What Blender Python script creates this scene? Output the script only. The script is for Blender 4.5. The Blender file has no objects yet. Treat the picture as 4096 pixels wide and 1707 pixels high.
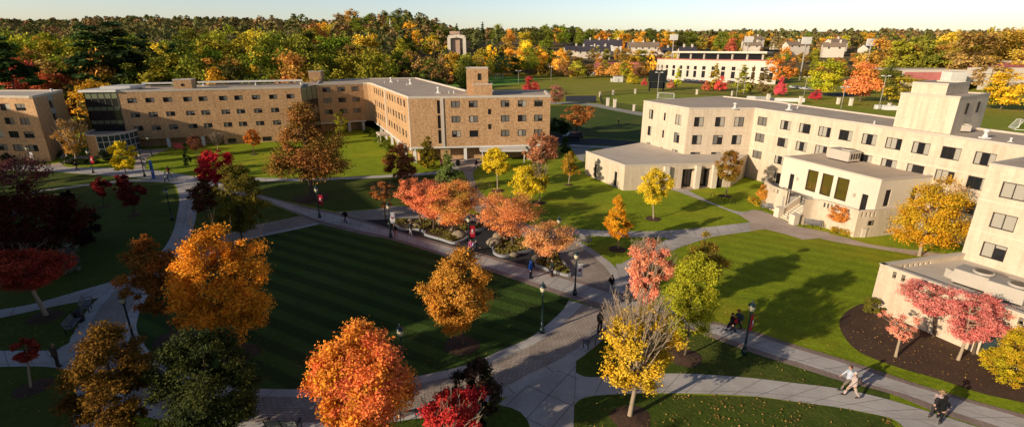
import bpy, bmesh, math, random
import numpy as np
from mathutils import Matrix, Vector
rnd = random.Random(7)
C = bpy.context.scene.collection
R = math.radians
# ---------------------------------------------------------------- positions traced from the image: photo pixels -> ground plan (camera is 20 m up)
F_, CX_, CY_, TILT, HC = 1960., 2048., 853.5, math.atan(658/1960), 20.
_c, _s = math.cos(TILT), math.sin(TILT)
TL = {1:(0,50,.55865),2:(1000,50,.55865),3:(2000,50,.55865),4:(3000,50,.5586),5:(0,600,.55865),6:(1000,600,.55865),7:(2000,600,.55865),8:(3000,600,.5586),9:(0,1107,.55865),10:(1000,1107,.55865),11:(2000,1107,.55865),12:(3000,1107,.5586)}
def px(k, x, y):
    if k == 0: return (x, y)
    o = TL[k]; return (o[0]+x*o[2], o[1]+y*o[2])
def ray(u, v):
    a = (u-CX_)/F_; b = -(v-CY_)/F_
    return (a, _c+b*_s, -_s+b*_c)
def G(p, z=0.):
    d = ray(*px(*p)); t = (z-HC)/d[2]; return (d[0]*t, d[1]*t)
def zat(p, y):
    d = ray(*px(*p)); t = y/d[1]; return (d[0]*t, d[1]*t, HC+d[2]*t)
# ---------------------------------------------------------------- mesh builder
class MB:
    def __init__(s): s.v = []; s.f = []; s.m = []; s.uv = []; s.sm = []
    def face(s, pts, m=0, uv=None, sm=False):
        i = len(s.v); s.v += [tuple(p) for p in pts]; s.f.append(tuple(range(i, i+len(pts)))); s.m.append(m); s.uv.append(uv); s.sm.append(sm)
    def box(s, x0, x1, y0, y1, z0, z1, m=0, M=None):
        P = [(x0,y0,z0),(x1,y0,z0),(x1,y1,z0),(x0,y1,z0),(x0,y0,z1),(x1,y0,z1),(x1,y1,z1),(x0,y1,z1)]
        if M is not None: P = [tuple(M @ Vector(p)) for p in P]
        i = len(s.v); s.v += P
        for q in ((0,3,2,1),(4,5,6,7),(0,1,5,4),(1,2,6,5),(2,3,7,6),(3,0,4,7)):
            s.f.append(tuple(i+k for k in q)); s.m.append(m); s.uv.append(None); s.sm.append(False)
    def bar(s, p, q, w, h, m=0):                     # box beam from p to q, horizontal width w, height h
        p = Vector(p); q = Vector(q); d = q-p; L = d.length
        if L < 1e-6: return
        M = Matrix.Translation((p+q)/2) @ d.to_track_quat('X', 'Z').to_matrix().to_4x4()
        s.box(-L/2, L/2, -w/2, w/2, -h/2, h/2, m, M)
    def tube(s, pts, rad, n=8, m=0, cap=True):
        pts = [Vector(p) for p in pts]; rings = []
        for i, p in enumerate(pts):
            d = (pts[min(i+1, len(pts)-1)]-pts[max(i-1, 0)])
            if d.length < 1e-9: d = Vector((0,0,1))
            d.normalize()
            a = d.orthogonal().normalized() if abs(d.z) < .95 else (Vector((1,0,0))-d*d.x).normalized()
            b = d.cross(a); r = rad[i] if hasattr(rad, '__len__') else rad
            j = len(s.v)
            for k in range(n):
                t = 2*math.pi*k/n; s.v.append(tuple(p+a*(math.cos(t)*r)+b*(math.sin(t)*r)))
            rings.append(j)
        for i in range(len(rings)-1):
            for k in range(n):
                a0, a1 = rings[i]+k, rings[i]+(k+1) % n; b0, b1 = rings[i+1]+k, rings[i+1]+(k+1) % n
                s.f.append((a0, a1, b1, b0)); s.m.append(m); s.uv.append(None); s.sm.append(True)
        if cap:
            s.f.append(tuple(rings[0]+k for k in range(n))[::-1]); s.f.append(tuple(rings[-1]+k for k in range(n)))
            s.m += [m, m]; s.uv += [None, None]; s.sm += [False, False]
    def lathe(s, prof, n=12, m=0, cx=0, cy=0): s.tube([(cx,cy,z) for r, z in prof], [r for r, z in prof], n, m)
    def ball(s, c, rx, ry, rz, n=10, k=6, m=0, jit=0, rn=None):
        i = len(s.v)
        for a in range(k+1):
            th = math.pi*a/k
            for b in range(n):
                ph = 2*math.pi*b/n; q = 1+(rn.uniform(-jit, jit) if jit else 0)
                s.v.append((c[0]+rx*q*math.sin(th)*math.cos(ph), c[1]+ry*q*math.sin(th)*math.sin(ph), c[2]+rz*q*math.cos(th)))
        for a in range(k):
            for b in range(n):
                s.f.append((i+a*n+b, i+(a+1)*n+b, i+(a+1)*n+(b+1) % n, i+a*n+(b+1) % n)); s.m.append(m); s.uv.append(None); s.sm.append(True)
    def prism(s, poly, z0, z1, m=0, mtop=None, bottom=False):
        poly = ccw(poly); n = len(poly); acc = 0
        for i in range(n):
            a = poly[i]; b = poly[(i+1) % n]; L = math.hypot(b[0]-a[0], b[1]-a[1])
            s.face([(a[0],a[1],z0),(b[0],b[1],z0),(b[0],b[1],z1),(a[0],a[1],z1)], m, [(acc,z0),(acc+L,z0),(acc+L,z1),(acc,z1)]); acc += L
        s.face([(p[0],p[1],z1) for p in poly], m if mtop is None else mtop, [(p[0], p[1]) for p in poly])
        if bottom: s.face([(p[0],p[1],z0) for p in poly[::-1]], m, [(p[0], p[1]) for p in poly[::-1]])
    def mesh(s, name, mats):
        me = bpy.data.meshes.new(name); me.from_pydata(s.v, [], s.f)
        for mt in (mats if isinstance(mats, (list, tuple)) else [mats]): me.materials.append(mt)
        me.polygons.foreach_set('material_index', s.m); me.polygons.foreach_set('use_smooth', s.sm)
        if any(u is not None for u in s.uv):
            lay = me.uv_layers.new(name='UVMap'); arr = []
            for f, u in zip(s.f, s.uv):
                arr += u if u is not None else [(s.v[i][0]+s.v[i][1], s.v[i][2]) for i in f]
            lay.data.foreach_set('uv', np.array(arr, 'f').ravel())
        me.update(); return me
    def build(s, name, mats, parent=None, **kw): return link(name, s.mesh(name, mats), parent, **kw)
def ccw(poly):
    a = sum(poly[i][0]*poly[(i+1) % len(poly)][1]-poly[(i+1) % len(poly)][0]*poly[i][1] for i in range(len(poly)))
    return list(poly) if a > 0 else list(poly)[::-1]
def link(name, me, parent=None, label=None, cat=None, group=None, kind=None, loc=None, rotz=0, local=False):
    """world-space mesh by default; local=True: coordinates are relative to the parent"""
    o = bpy.data.objects.new(name, me); C.objects.link(o)
    if loc is not None: o.location = loc
    o.rotation_euler = (0, 0, rotz)
    if parent is not None:
        o.parent = parent
        if not local: o.matrix_parent_inverse = pinv(parent)
    if label: o['label'] = label
    if cat: o['category'] = cat
    if group: o['group'] = group
    if kind: o['kind'] = kind
    return o
def mw(o):
    m = Matrix.LocRotScale(o.location, o.rotation_euler, o.scale)
    return mw(o.parent) @ o.matrix_parent_inverse @ m if o.parent else m
def pinv(o): return mw(o).inverted()
def thing(name, label, cat, loc=(0,0,0), rotz=0, group=None):
    return link(name, None, None, label, cat, group, loc=loc, rotz=rotz)
def copy_tree(o, parent=None):
    c = o.copy(); C.objects.link(c)
    if parent is not None: c.parent = parent
    for ch in list(o.children): copy_tree(ch, c)
    return c
# ---------------------------------------------------------------- materials
def mat(name, col=(.5,.5,.5), rough=.8, spec=.3, metal=0):
    m = bpy.data.materials.new(name); m.use_nodes = True; b = m.node_tree.nodes['Principled BSDF']
    b.inputs['Base Color'].default_value = (*col, 1); b.inputs['Roughness'].default_value = rough
    b.inputs['Specular IOR Level'].default_value = spec; b.inputs['Metallic'].default_value = metal
    m.diffuse_color = (*col, 1); return m
class NT:
    def __init__(s, m): s.m = m; s.t = m.node_tree; s.b = s.t.nodes.get('Principled BSDF')
    def n(s, typ, **kw):
        x = s.t.nodes.new(typ)
        for k, v in kw.items():
            if k.startswith('i_'):
                key = k[2:].replace('_', ' '); x.inputs[int(key) if key.isdigit() else key].default_value = v
            else: setattr(x, k, v)
        return x
    def l(s, a, b): s.t.links.new(a, b)
    def pos(s, scale=(1,1,1), rot=0):
        g = s.n('ShaderNodeNewGeometry'); mp = s.n('ShaderNodeMapping'); mp.inputs['Scale'].default_value = scale; mp.inputs['Rotation'].default_value = (0,0,rot)
        s.l(g.outputs['Position'], mp.inputs['Vector']); return mp.outputs['Vector']
    def uv(s): return s.n('ShaderNodeTexCoord').outputs['UV']
    def noise(s, vec, scale, detail=4, rough=.6):
        x = s.n('ShaderNodeTexNoise'); x.inputs['Scale'].default_value = scale; x.inputs['Detail'].default_value = detail; x.inputs['Roughness'].default_value = rough
        s.l(vec, x.inputs['Vector']); return x.outputs['Fac']
    def ramp(s, fac, stops):
        x = s.n('ShaderNodeValToRGB'); e = x.color_ramp.elements
        while len(e) < len(stops): e.new(.5)
        for i, (p, c) in enumerate(stops): e[i].position = p; e[i].color = (*c, 1) if hasattr(c, '__len__') else (c, c, c, 1)
        s.l(fac, x.inputs['Fac']); return x.outputs['Color']
    def mix(s, fac, a, b, mode='MIX'):
        x = s.n('ShaderNodeMix', data_type='RGBA', blend_type=mode)
        for sock, v in ((x.inputs['Factor'], fac), (x.inputs['A'], a), (x.inputs['B'], b)):
            if hasattr(v, 'links') or isinstance(v, bpy.types.NodeSocket): s.l(v, sock)
            elif isinstance(v, (int, float)): sock.default_value = v
            else: sock.default_value = (*v, 1)
        return x.outputs['Result']
    def base(s, sock): s.l(sock, s.b.inputs['Base Color'])
    def bump(s, h, strength=.3, dist=.05):
        x = s.n('ShaderNodeBump'); x.inputs['Strength'].default_value = strength; x.inputs['Distance'].default_value = dist
        s.l(h, x.inputs['Height']); s.l(x.outputs['Normal'], s.b.inputs['Normal'])
def m_grass(name, a, b, dry, stripe=None, swid=2.0, sdep=.75):
    m = mat(name, a, .9, .15); t = NT(m); p = t.pos()
    big = t.noise(p, .09, 5, .6); fine = t.noise(p, 3.2, 6, .75)
    c = t.mix(t.ramp(fine, [(.3, 0.), (.72, 1.)]), a, b)
    med = t.noise(p, .55, 5, .65); c = t.mix(t.ramp(med, [(.38, .45), (.6, 0.)]), c, (.55,.62,.5), 'MULTIPLY')
    c = t.mix(t.ramp(big, [(.5, 0.), (.72, .75)]), c, dry)
    if stripe is not None:
        w = t.n('ShaderNodeTexWave', wave_type='BANDS', bands_direction='X'); w.inputs['Scale'].default_value = 1/swid*.314; w.inputs['Distortion'].default_value = 1.2; w.inputs['Detail'].default_value = 1; w.inputs['Detail Scale'].default_value = .25
        t.l(t.pos(rot=stripe), w.inputs['Vector'])
        c = t.mix(t.ramp(w.outputs['Fac'], [(.35, sdep), (.65, 0.)]), c, (.45,.45,.45), 'MULTIPLY')
    t.base(c); t.bump(fine, .9, .12); return m
GA, GB, GD = (.165,.25,.010), (.38,.44,.017), (.47,.42,.03)
M = {}
M['grass'] = m_grass('lawn grass', GA, GB, GD)
M['oval'] = m_grass('oval mown grass', (.045,.10,.018), (.10,.16,.024), (.12,.13,.03), R(-61), 2.0)  # darker than the open lawns: the oval's shade is put into its colour
M['lawn_r'] = m_grass('striped lawn', GA, GB, (.38,.32,.02), R(-58), 1.9, .22)
M['field'] = m_grass('field grass', (.26,.27,.02), (.38,.35,.04), (.46,.29,.08))
M['turf'] = m_grass('sports turf', (.24,.46,.06), (.29,.52,.07), (.3,.45,.07))
def m_ground(name, a, b, scale=1.5, rough=.9):
    m = mat(name, a, rough, .2); t = NT(m); p = t.pos(); n = t.noise(p, scale, 7, .7); n2 = t.noise(p, scale*.07, 3)
    c = t.mix(t.ramp(n, [(.3,0.),(.7,1.)]), a, b); c = t.mix(t.ramp(n2, [(.4,0.),(.7,.35)]), c, tuple(x*.6 for x in a)); t.base(c); t.bump(n, .4, .03); return m
M['hill'] = m_ground('wooded hillside soil', (.15,.11,.045), (.24,.17,.06), .3)
M['mulch'] = m_ground('bark mulch', (.065,.038,.026), (.14,.085,.055), 5)
M['asphalt'] = m_ground('asphalt', (.045,.047,.055), (.07,.07,.075), 4)
M['gravel'] = m_ground('dark bed gravel', (.03,.032,.036), (.055,.055,.058), 6)
M['soil'] = m_ground('planter soil', (.05,.032,.02), (.11,.08,.04), 4)
def m_paver(name, ca, cb, mort, bw, bh, mort_w=.02, off=.5, var=.35, bump=.15):
    m = mat(name, ca, .85, .25); t = NT(m)
    br = t.n('ShaderNodeTexBrick'); br.offset = off
    for k, v in (('Scale',1.),('Mortar Size',mort_w),('Brick Width',bw),('Row Height',bh),('Mortar Smooth',.1),('Bias',0.)): br.inputs[k].default_value = v
    br.inputs['Color1'].default_value = (*ca,1); br.inputs['Color2'].default_value = (*cb,1); br.inputs['Mortar'].default_value = (*mort,1)
    u = t.uv(); t.l(u, br.inputs['Vector'])
    p = t.pos(); n = t.noise(p, .6, 6, .65); n2 = t.noise(p, 9, 3, .7)
    c = t.mix(t.ramp(n, [(.35, var), (.7, 0.)]), br.outputs['Color'], (.5,.46,.44), 'MULTIPLY')
    c = t.mix(t.ramp(n2, [(.3, .25), (.65, 0.)]), c, (.55,.52,.5), 'MULTIPLY')
    n5 = t.noise(p, .17, 7, .7); c = t.mix(t.ramp(n5, [(.42, .45), (.55, 0.)]), c, (.6,.56,.53), 'MULTIPLY')
    t.base(c); t.bump(br.outputs['Fac'], -bump, .02); return m
M['slab'] = m_paver('concrete slabs', (.66,.62,.585), (.60,.565,.535), (.27,.25,.24), 1.55, 2.4, .03, 0., .3)
M['band'] = m_paver('concrete band', (.69,.65,.61), (.64,.60,.57), (.28,.26,.25), 3.0, 30., .03, 0., .25)
M['brick_pave'] = m_paver('tan brick paving', (.58,.49,.41), (.48,.40,.34), (.3,.255,.22), .42, .21, .025, .5, .35)
M['brick_band'] = m_paver('reddish brick edging', (.46,.34,.29), (.38,.285,.245), (.24,.19,.17), .32, .16, .02, .5, .35)
M['plaza'] = m_paver('pinkish entry pavers', (.68,.55,.46), (.62,.50,.42), (.46,.37,.31), .6, .3, .02, .5, .2)
def m_brick(name, ca, cb, cc, mort):
    m = mat(name, ca, .85, .25); t = NT(m); u = t.uv()
    br = t.n('ShaderNodeTexBrick')
    for k, v in (('Scale',1.),('Mortar Size',.012),('Brick Width',.42),('Row Height',.15),('Bias',-.1)): br.inputs[k].default_value = v
    br.inputs['Color1'].default_value = (*ca,1); br.inputs['Color2'].default_value = (*cb,1); br.inputs['Mortar'].default_value = (*mort,1); t.l(u, br.inputs['Vector'])
    n = t.noise(u, 2.6, 5, .75); n3 = t.noise(u, .25, 3)
    c = t.mix(t.ramp(n, [(.46, 0.), (.62, .8)]), br.outputs['Color'], cc)
    c = t.mix(t.ramp(n3, [(.35, .22), (.65, 0.)]), c, (.6,.52,.45), 'MULTIPLY')
    mp = t.n('ShaderNodeMapping'); mp.inputs['Scale'].default_value = (1.6,.12,1); t.l(u, mp.inputs['Vector']); st_ = t.noise(mp.outputs['Vector'], 1., 5, .7)   # rain streaks
    c = t.mix(t.ramp(st_, [(.36, .38), (.55, 0.)]), c, (.62,.55,.48), 'MULTIPLY')
    t.base(c); t.bump(br.outputs['Fac'], -.2, .01); return m
M['brick'] = m_brick('tan dormitory brick', (.66,.405,.20), (.54,.31,.15), (.33,.18,.09), (.62,.46,.31))
M['block'] = m_brick('cream split block', (.75,.63,.485), (.70,.585,.445), (.64,.53,.40), (.66,.55,.42))
M['stone'] = m_ground('cream cast stone', (.80,.70,.57), (.74,.64,.51), 2)
M['coping'] = m_ground('pale coping', (.62,.54,.45), (.55,.48,.40), 1.2)
M['white'] = m_ground('white painted metal', (.74,.72,.68), (.68,.66,.62), 2, .5)
M['roof'] = m_ground('gravel roof membrane', (.60,.49,.38), (.44,.355,.28), .35)
M['roof_lt'] = m_ground('pale roof membrane', (.66,.58,.49), (.52,.45,.38), .3)
M['roof_dk'] = m_ground('slate roof shingles', (.05,.045,.06), (.085,.075,.09), 1.5)
M['roof_br'] = m_ground('brown roof shingles', (.24,.18,.13), (.30,.22,.16), 1.5)
M['concrete'] = m_ground('plain concrete', (.42,.39,.35), (.36,.33,.30), 1.5)
M['red'] = mat('red painted metal', (.42,.05,.06), .5)
M['frame'] = mat('dark bronze window frame', (.03,.02,.018), .45, .5)
M['frame_w'] = mat('white frame', (.7,.68,.64), .5)
M['glass'] = mat('window glass', (.018,.019,.022), .06, .6)
M['glass_b'] = mat('bluish glass', (.035,.06,.065), .08, .6)
M['glass_g'] = mat('greenish spandrel glass', (.20,.22,.13), .12, .6)
M['glass_o'] = mat('bronze mirror glass', (.30,.22,.05), .04, .9, .75)
M['curtain'] = mat('pale curtain behind glass', (.40,.37,.31), .3, .5)
M['curtain_g'] = mat('grey blind behind glass', (.17,.16,.14), .3, .5)
M['iron'] = mat('dark green lamp iron', (.012,.035,.04), .35, .6)
M['black'] = mat('black metal', (.015,.015,.018), .4, .5)
M['lampglass'] = mat('frosted lamp glass', (.72,.66,.46), .35, .4)
M['bark'] = m_ground('tree bark', (.10,.072,.052), (.17,.125,.09), 6)
M['bark_l'] = m_ground('pale tree bark', (.36,.27,.19), (.50,.39,.28), 6)
M['wood'] = m_ground('weathered grey slats', (.20,.19,.20), (.27,.255,.26), 5)
M['rock'] = m_ground('landscape boulder', (.23,.19,.14), (.36,.29,.21), 2.2)
M['kerb'] = m_ground('grey planter kerb', (.30,.31,.33), (.36,.36,.38), 2)
M['blue'] = mat('blue painted steel', (.02,.12,.42), .4, .5)
M['banner_r'] = mat('crimson banner cloth', (.52,.012,.03), .8); M['banner_w'] = mat('white banner cloth', (.72,.70,.72), .8)
M['emblem_r'] = mat('dark red print', (.22,.01,.03), .8); M['emblem_w'] = mat('white print', (.75,.72,.72), .8); M['print_g'] = mat('pale grey print', (.40,.38,.42), .8)
M['hvac'] = m_ground('beige unit casing', (.56,.50,.42), (.50,.45,.38), 2, .5)
M['tire'] = mat('tyre rubber', (.02,.02,.02), .8); M['rim'] = mat('alloy rim', (.4,.4,.42), .3, .5, .8)
M['skin'] = mat('skin', (.50,.29,.20), .6)
def m_obj(name, rough=.7, spec=.3, noise=.25):          # colour comes from the object's own "tint" property
    m = mat(name, (.5,.5,.5), rough, spec); t = NT(m); a = t.n('ShaderNodeAttribute', attribute_type='OBJECT', attribute_name='tint')
    c = a.outputs['Color']
    if noise: c = t.mix(t.ramp(t.noise(t.n('ShaderNodeTexCoord').outputs['Object'], 9, 4), [(.35, noise), (.65, 0.)]), c, (.45,.45,.45), 'MULTIPLY')
    t.base(c); return m
M['cloth'] = m_obj('woven cloth', .9, .1); M['paint'] = m_obj('car paint', .25, .5, 0)
def m_leaf():
    m = bpy.data.materials.new('autumn leaves'); m.use_nodes = True; t = NT(m); nt = m.node_tree; nt.nodes.remove(t.b); out = nt.nodes['Material Output']
    c1 = t.n('ShaderNodeAttribute', attribute_type='OBJECT', attribute_name='leaf_a'); c2 = t.n('ShaderNodeAttribute', attribute_type='OBJECT', attribute_name='leaf_b')
    tone = t.n('ShaderNodeAttribute', attribute_type='GEOMETRY', attribute_name='tone'); shade = t.n('ShaderNodeAttribute', attribute_type='GEOMETRY', attribute_name='shade')
    c = t.mix(tone.outputs['Fac'], c1.outputs['Color'], c2.outputs['Color'])
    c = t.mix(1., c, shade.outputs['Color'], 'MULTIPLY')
    d = t.n('ShaderNodeBsdfDiffuse'); tr = t.n('ShaderNodeBsdfTranslucent'); ms = t.n('ShaderNodeMixShader'); ms.inputs['Fac'].default_value = .14
    t.l(c, d.inputs['Color']); t.l(c, tr.inputs['Color']); t.l(d.outputs[0], ms.inputs[1]); t.l(tr.outputs[0], ms.inputs[2]); t.l(ms.outputs[0], out.inputs['Surface'])
    return m
M['leaf'] = m_leaf()
# ================================================================ TERRAIN, SKY LIGHT
def sstep(a, b, x): t = min(1, max(0, (x-a)/(b-a))); return t*t*(3-2*t)
def hgt(x, y):
    y0 = 150 + 260*sstep(-75, -25, x + max(0, y-250)*.10)          # where the slope begins: near on the left, far on the right
    d = max(0, y-y0)
    h = .075*d*(1-.25*sstep(300, 900, d)) if y < 900 else .075*(900-y0)*.75 + .04*(y-900)*sstep(900, 1300, y)
    h += 2.2*math.sin(x*.013+1)*math.sin(y*.011)*sstep(20, 160, d)
    h += 20*math.exp(-((x+900)/420)**2-((y-1350)/380)**2)*sstep(0, 60, d) + 9*math.exp(-((x+40)/150)**2-((y-560)/160)**2)*sstep(0, 60, d)
    h += 7*math.exp(-((x-300)/70)**2-((y-300)/60)**2)*sstep(230, 260, y)
    return max(0, h)
def grid_axis(a): return sorted(set(a))
xs = grid_axis([-2600,-2000,-1500,-1200]+list(range(-1000,1001,40))+[1200,1500,2000,2600])
ys = grid_axis([-400,-200,-100,0,60,120]+list(range(140,900,20))+list(range(900,2000,60))+[2200,2600,3200])
mb = MB(); idx = {}
for j, y in enumerate(ys):
    for i, x in enumerate(xs): idx[i, j] = len(mb.v); mb.v.append((x, y, hgt(x, y)))
for j in range(len(ys)-1):
    for i in range(len(xs)-1):
        cx, cy = (xs[i]+xs[i+1])/2, (ys[j]+ys[j+1])/2
        mb.f.append((idx[i,j], idx[i+1,j], idx[i+1,j+1], idx[i,j+1])); mb.uv.append(None); mb.sm.append(True)
        mb.m.append(0 if cy < 140 else (1 if hgt(cx, cy) < 1.2 and cx > -40 else 2))
mb.build('ground', [M['grass'], M['field'], M['hill']], kind='structure')
# ---------------------------------------------------------------- curves and ribbons
def cr(pts, n=8):
    P = [Vector(p) for p in pts]; out = []
    if len(P) < 3: return [tuple(p) for p in P]
    for i in range(len(P)-1):
        p0 = P[max(0,i-1)]; p1 = P[i]; p2 = P[i+1]; p3 = P[min(len(P)-1,i+2)]
        for k in range(n):
            t = k/n; out.append(tuple(.5*((2*p1)+(p2-p0)*t+(2*p0-5*p1+4*p2-p3)*t*t+(3*p1-p0-3*p2+p3)*t**3)))
    out.append(tuple(P[-1])); return out
def gp(tabs, z=0.): return [G(p, z) for p in tabs]
def resample(P, n):
    L = [0]
    for a, b in zip(P, P[1:]): L.append(L[-1]+math.hypot(b[0]-a[0], b[1]-a[1]))
    out = []; j = 0
    for i in range(n+1):
        s = L[-1]*i/n
        while j < len(P)-2 and L[j+1] < s: j += 1
        t = (s-L[j])/max(1e-9, L[j+1]-L[j]); out.append((P[j][0]+(P[j+1][0]-P[j][0])*t, P[j][1]+(P[j+1][1]-P[j][1])*t))
    return out
def ribbon(name, e1, e2, m, z, f0=0., f1=1., n=70, smooth=True, world=False):
    A = e1 if world else gp(e1); B = e2 if world else gp(e2)
    if smooth: A = cr(A); B = cr(B)
    A = resample(A, n); B = resample(B, n); mb = MB(); u = 0; pm = None; rows = []
    for a, b in zip(A, B):
        p = (a[0]+(b[0]-a[0])*f0, a[1]+(b[1]-a[1])*f0); q = (a[0]+(b[0]-a[0])*f1, a[1]+(b[1]-a[1])*f1); md = ((p[0]+q[0])/2, (p[1]+q[1])/2)
        if pm: u += math.hypot(md[0]-pm[0], md[1]-pm[1])
        pm = md; rows.append((p, q, u, math.hypot(p[0]-q[0], p[1]-q[1])))
    for (p, q, u0, w0), (p2, q2, u1, w1) in zip(rows, rows[1:]):
        pts = [(*p,z),(*p2,z),(*q2,z),(*q,z)]; uv = [(u0,0),(u1,0),(u1,w1),(u0,w0)]
        if (p2[0]-p[0])*(q[1]-p[1])-(p2[1]-p[1])*(q[0]-p[0]) < 0: pts.reverse(); uv.reverse()
        mb.face(pts, 0, uv)
    return mb.build(name, m, kind='structure')
def sheet(name, poly, m, z, rot=0., thick=0, kind='structure'):
    from mathutils.geometry import tessellate_polygon
    poly = ccw(poly); tri = tessellate_polygon([[Vector((*p, 0)) for p in poly]]); mb = MB(); c, s = math.cos(rot), math.sin(rot)
    for t in tri:
        q = [poly[i] for i in t]
        if (q[1][0]-q[0][0])*(q[2][1]-q[0][1])-(q[1][1]-q[0][1])*(q[2][0]-q[0][0]) < 0: q.reverse()
        mb.face([(*p, z) for p in q], 0, [(p[0]*c+p[1]*s, -p[0]*s+p[1]*c) for p in q])
    if thick:
        for a, b in zip(poly, poly[1:]+poly[:1]): mb.face([(*a, z-thick), (*b, z-thick), (*b, z), (*a, z)], 0, [(0,0)]*4)
    return mb.build(name, m, kind=kind)
# ---------------------------------------------------------------- lawns with their own mowing, some with shade painted in
R_in = [(11,492,168),(11,440,245),(11,330,345),(11,200,440),(11,0,525),(10,1560,625),(10,1200,708),(10,800,775),(10,400,800),(10,50,795),(9,1550,762),(9,1310,690),(9,1130,602),(9,1015,450),(9,980,370),(9,985,310),(9,1005,240),(9,1048,160),(5,1150,950),(5,1290,850)]
P3_up = [(6,360,472),(6,180,510),(6,0,545),(5,1620,605),(5,1450,680),(5,1340,730)]
P3_lo = [(6,500,530),(6,300,575),(6,0,640),(5,1620,705),(5,1450,770),(5,1290,850)]
W1_up = [(5,1395,196),(5,1650,238),(6,75,318),(6,350,392),(6,620,450),(6,830,508),(6,1250,635),(6,1650,738),(7,0,780),(7,510,915),(7,880,1030),(11,1200,230),(11,1530,320),(11,1833,395),(12,300,480),(12,760,620),(12,1300,800),(12,1960,985),(12,2300,1080)]
W1_lo = [(5,1390,290),(5,1640,325),(6,85,365),(6,360,470),(6,500,530),(6,830,610),(6,1000,640),(6,1420,770),(7,0,893),(11,330,100),(11,480,150),(11,760,235),(11,1050,310),(11,1380,390),(11,1833,553),(12,350,650),(12,640,742),(12,1000,835),(12,1300,955),(12,1700,1090)]
oval = cr(gp(R_in))+cr(gp(P3_lo))[::-1]+cr(gp([(6,500,530),(6,830,610),(6,1000,640),(6,1420,770),(7,0,893),(11,330,100),(11,480,150)]))
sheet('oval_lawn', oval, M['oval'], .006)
sheet('striped_lawn', cr(gp([(7,1833,580),(7,1530,622),(7,1240,720),(7,1100,825),(7,1000,935),(11,1250,235),(11,1530,318),(11,1833,393),(12,300,478),(12,760,618),(12,1300,798)]))+gp([(12,1700,590),(8,873,1125),(8,1215,757),(8,1000,722),(8,650,665),(8,500,632),(8,380,642),(8,250,602),(8,110,567)]), M['lawn_r'], .006)
sheet('mulch_bed', cr(gp([(12,800,190),(12,700,240),(12,640,320),(12,670,420),(12,760,520),(12,900,590),(12,1100,660),(12,1350,730),(12,1650,830),(12,1962,900),(12,2200,960)]))+gp([(12,2300,760),(12,1690,590),(12,1200,345),(8,880,1130)]), M['mulch'], .016)
M['painted_shade_lawn'] = m_grass('lawn with painted shade', (.05,.085,.012), (.12,.16,.018), (.15,.14,.03))  # darker copy of the lawn grass with shade painted into the colour
sheet('shade_painted_lawn', gp([(5,-300,152),(5,300,152),(5,1100,210),(5,1240,240),(5,1290,380),(5,1245,580),(5,1200,690),(5,1000,900),(9,500,430),(9,540,700),(9,520,900),(9,500,1180),(9,-250,1180)]), M['painted_shade_lawn'], .004)
for i_, q_ in enumerate(([(11,545,600),(11,541,680),(11,590,708),(11,650,716),(11,1250,690),(12,0,722),(12,640,805),(12,1000,885),(12,1000,830),(12,640,740),(12,350,650),(11,1380,390),(11,1050,310),(11,830,375)], [(11,525,1150),(11,530,915),(11,585,872),(11,700,848),(11,1000,835),(11,1833,856),(12,640,935),(12,980,1003),(12,1110,1150)], [(11,0,918),(11,80,935),(11,150,970),(11,200,1030),(11,222,1150),(10,900,1150),(10,1000,1040),(10,1270,1000),(10,1500,945)], [(6,85,330),(6,620,440),(6,880,420),(6,1180,400),(6,1560,300),(6,1500,170),(6,1000,195),(6,0,222),(5,1650,225)], [(3,365,668),(3,640,670),(3,1030,745),(3,1030,920),(3,700,895),(3,440,880),(2,1900,760),(2,1900,640)], [(5,1412,400),(5,1395,300),(5,1640,325),(6,85,365),(6,360,470),(6,0,545),(5,1450,680),(5,1340,700)])): sheet('shade_painted_lawn', gp(q_), M['painted_shade_lawn'], .005)
# ---------------------------------------------------------------- paving
R_out = [(11,1050,310),(11,830,375),(11,690,490),(11,545,600),(11,280,735),(11,60,850),(10,1500,945),(10,1270,1000),(10,1000,1040),(10,700,1090),(10,300,1115),(10,0,1110),(9,1350,1062),(9,1000,985),(9,760,890),(9,600,765),(9,540,690),(9,497,600),(9,495,480),(9,520,410),(9,590,290),(9,650,205),(9,710,150),(9,780,80),(5,1010,850),(5,1110,770)]
ribbon('ring_path', R_in, R_out, M['band'], .012, n=160)
ribbon('ring_brick', R_in, R_out, M['brick_pave'], .017, .2, .8, n=160)
ribbon('north_path', [(5,1150,950),(5,1290,850),(5,1330,690),(5,1375,590),(5,1402,490),(5,1412,400),(5,1402,330),(5,1390,250),(5,1395,190)], [(5,1010,850),(5,1110,770),(5,1190,680),(5,1240,580),(5,1268,470),(5,1283,380),(5,1278,310),(5,1235,232),(5,1100,205)], M['slab'], .016)
ribbon('spur_path', P3_up, P3_lo, M['brick_pave'], .020); ribbon('spur_edge', P3_up, P3_lo, M['band'], .024, .84, 1.)
ribbon('west_path', [(9,-120,528),(9,0,527),(9,370,525),(9,440,500),(9,500,470)], [(9,-120,645),(9,0,643),(9,300,642),(9,480,665),(9,545,700)], M['slab'], .021)
ribbon('northwest_path', [(9,-100,260),(9,0,235),(9,250,190),(9,600,90),(9,870,15)], [(9,-100,318),(9,0,295),(9,300,230),(9,600,170),(9,720,148)], M['slab'], .021)
ribbon('southwest_path', gp([(9,560,720),(9,535,880),(9,500,1150)]), gp([(9,800,890),(9,900,1000),(9,980,1150)]), M['slab'], .010, world=True)
W2_lo = [(11,522,1095),(11,530,915),(11,585,872),(11,700,848),(11,1000,835),(11,1400,835),(11,1833,856),(12,300,890),(12,640,935),(12,800,965),(12,980,1003),(12,1060,1040),(12,1120,1095)]
W2_up = [(11,545,600),(11,541,680),(11,590,708),(11,650,716),(11,740,712),(11,950,698),(11,1250,690),(11,1500,700),(12,0,722),(12,300,757),(12,640,800),(12,1000,880),(12,1700,1095)]
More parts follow.
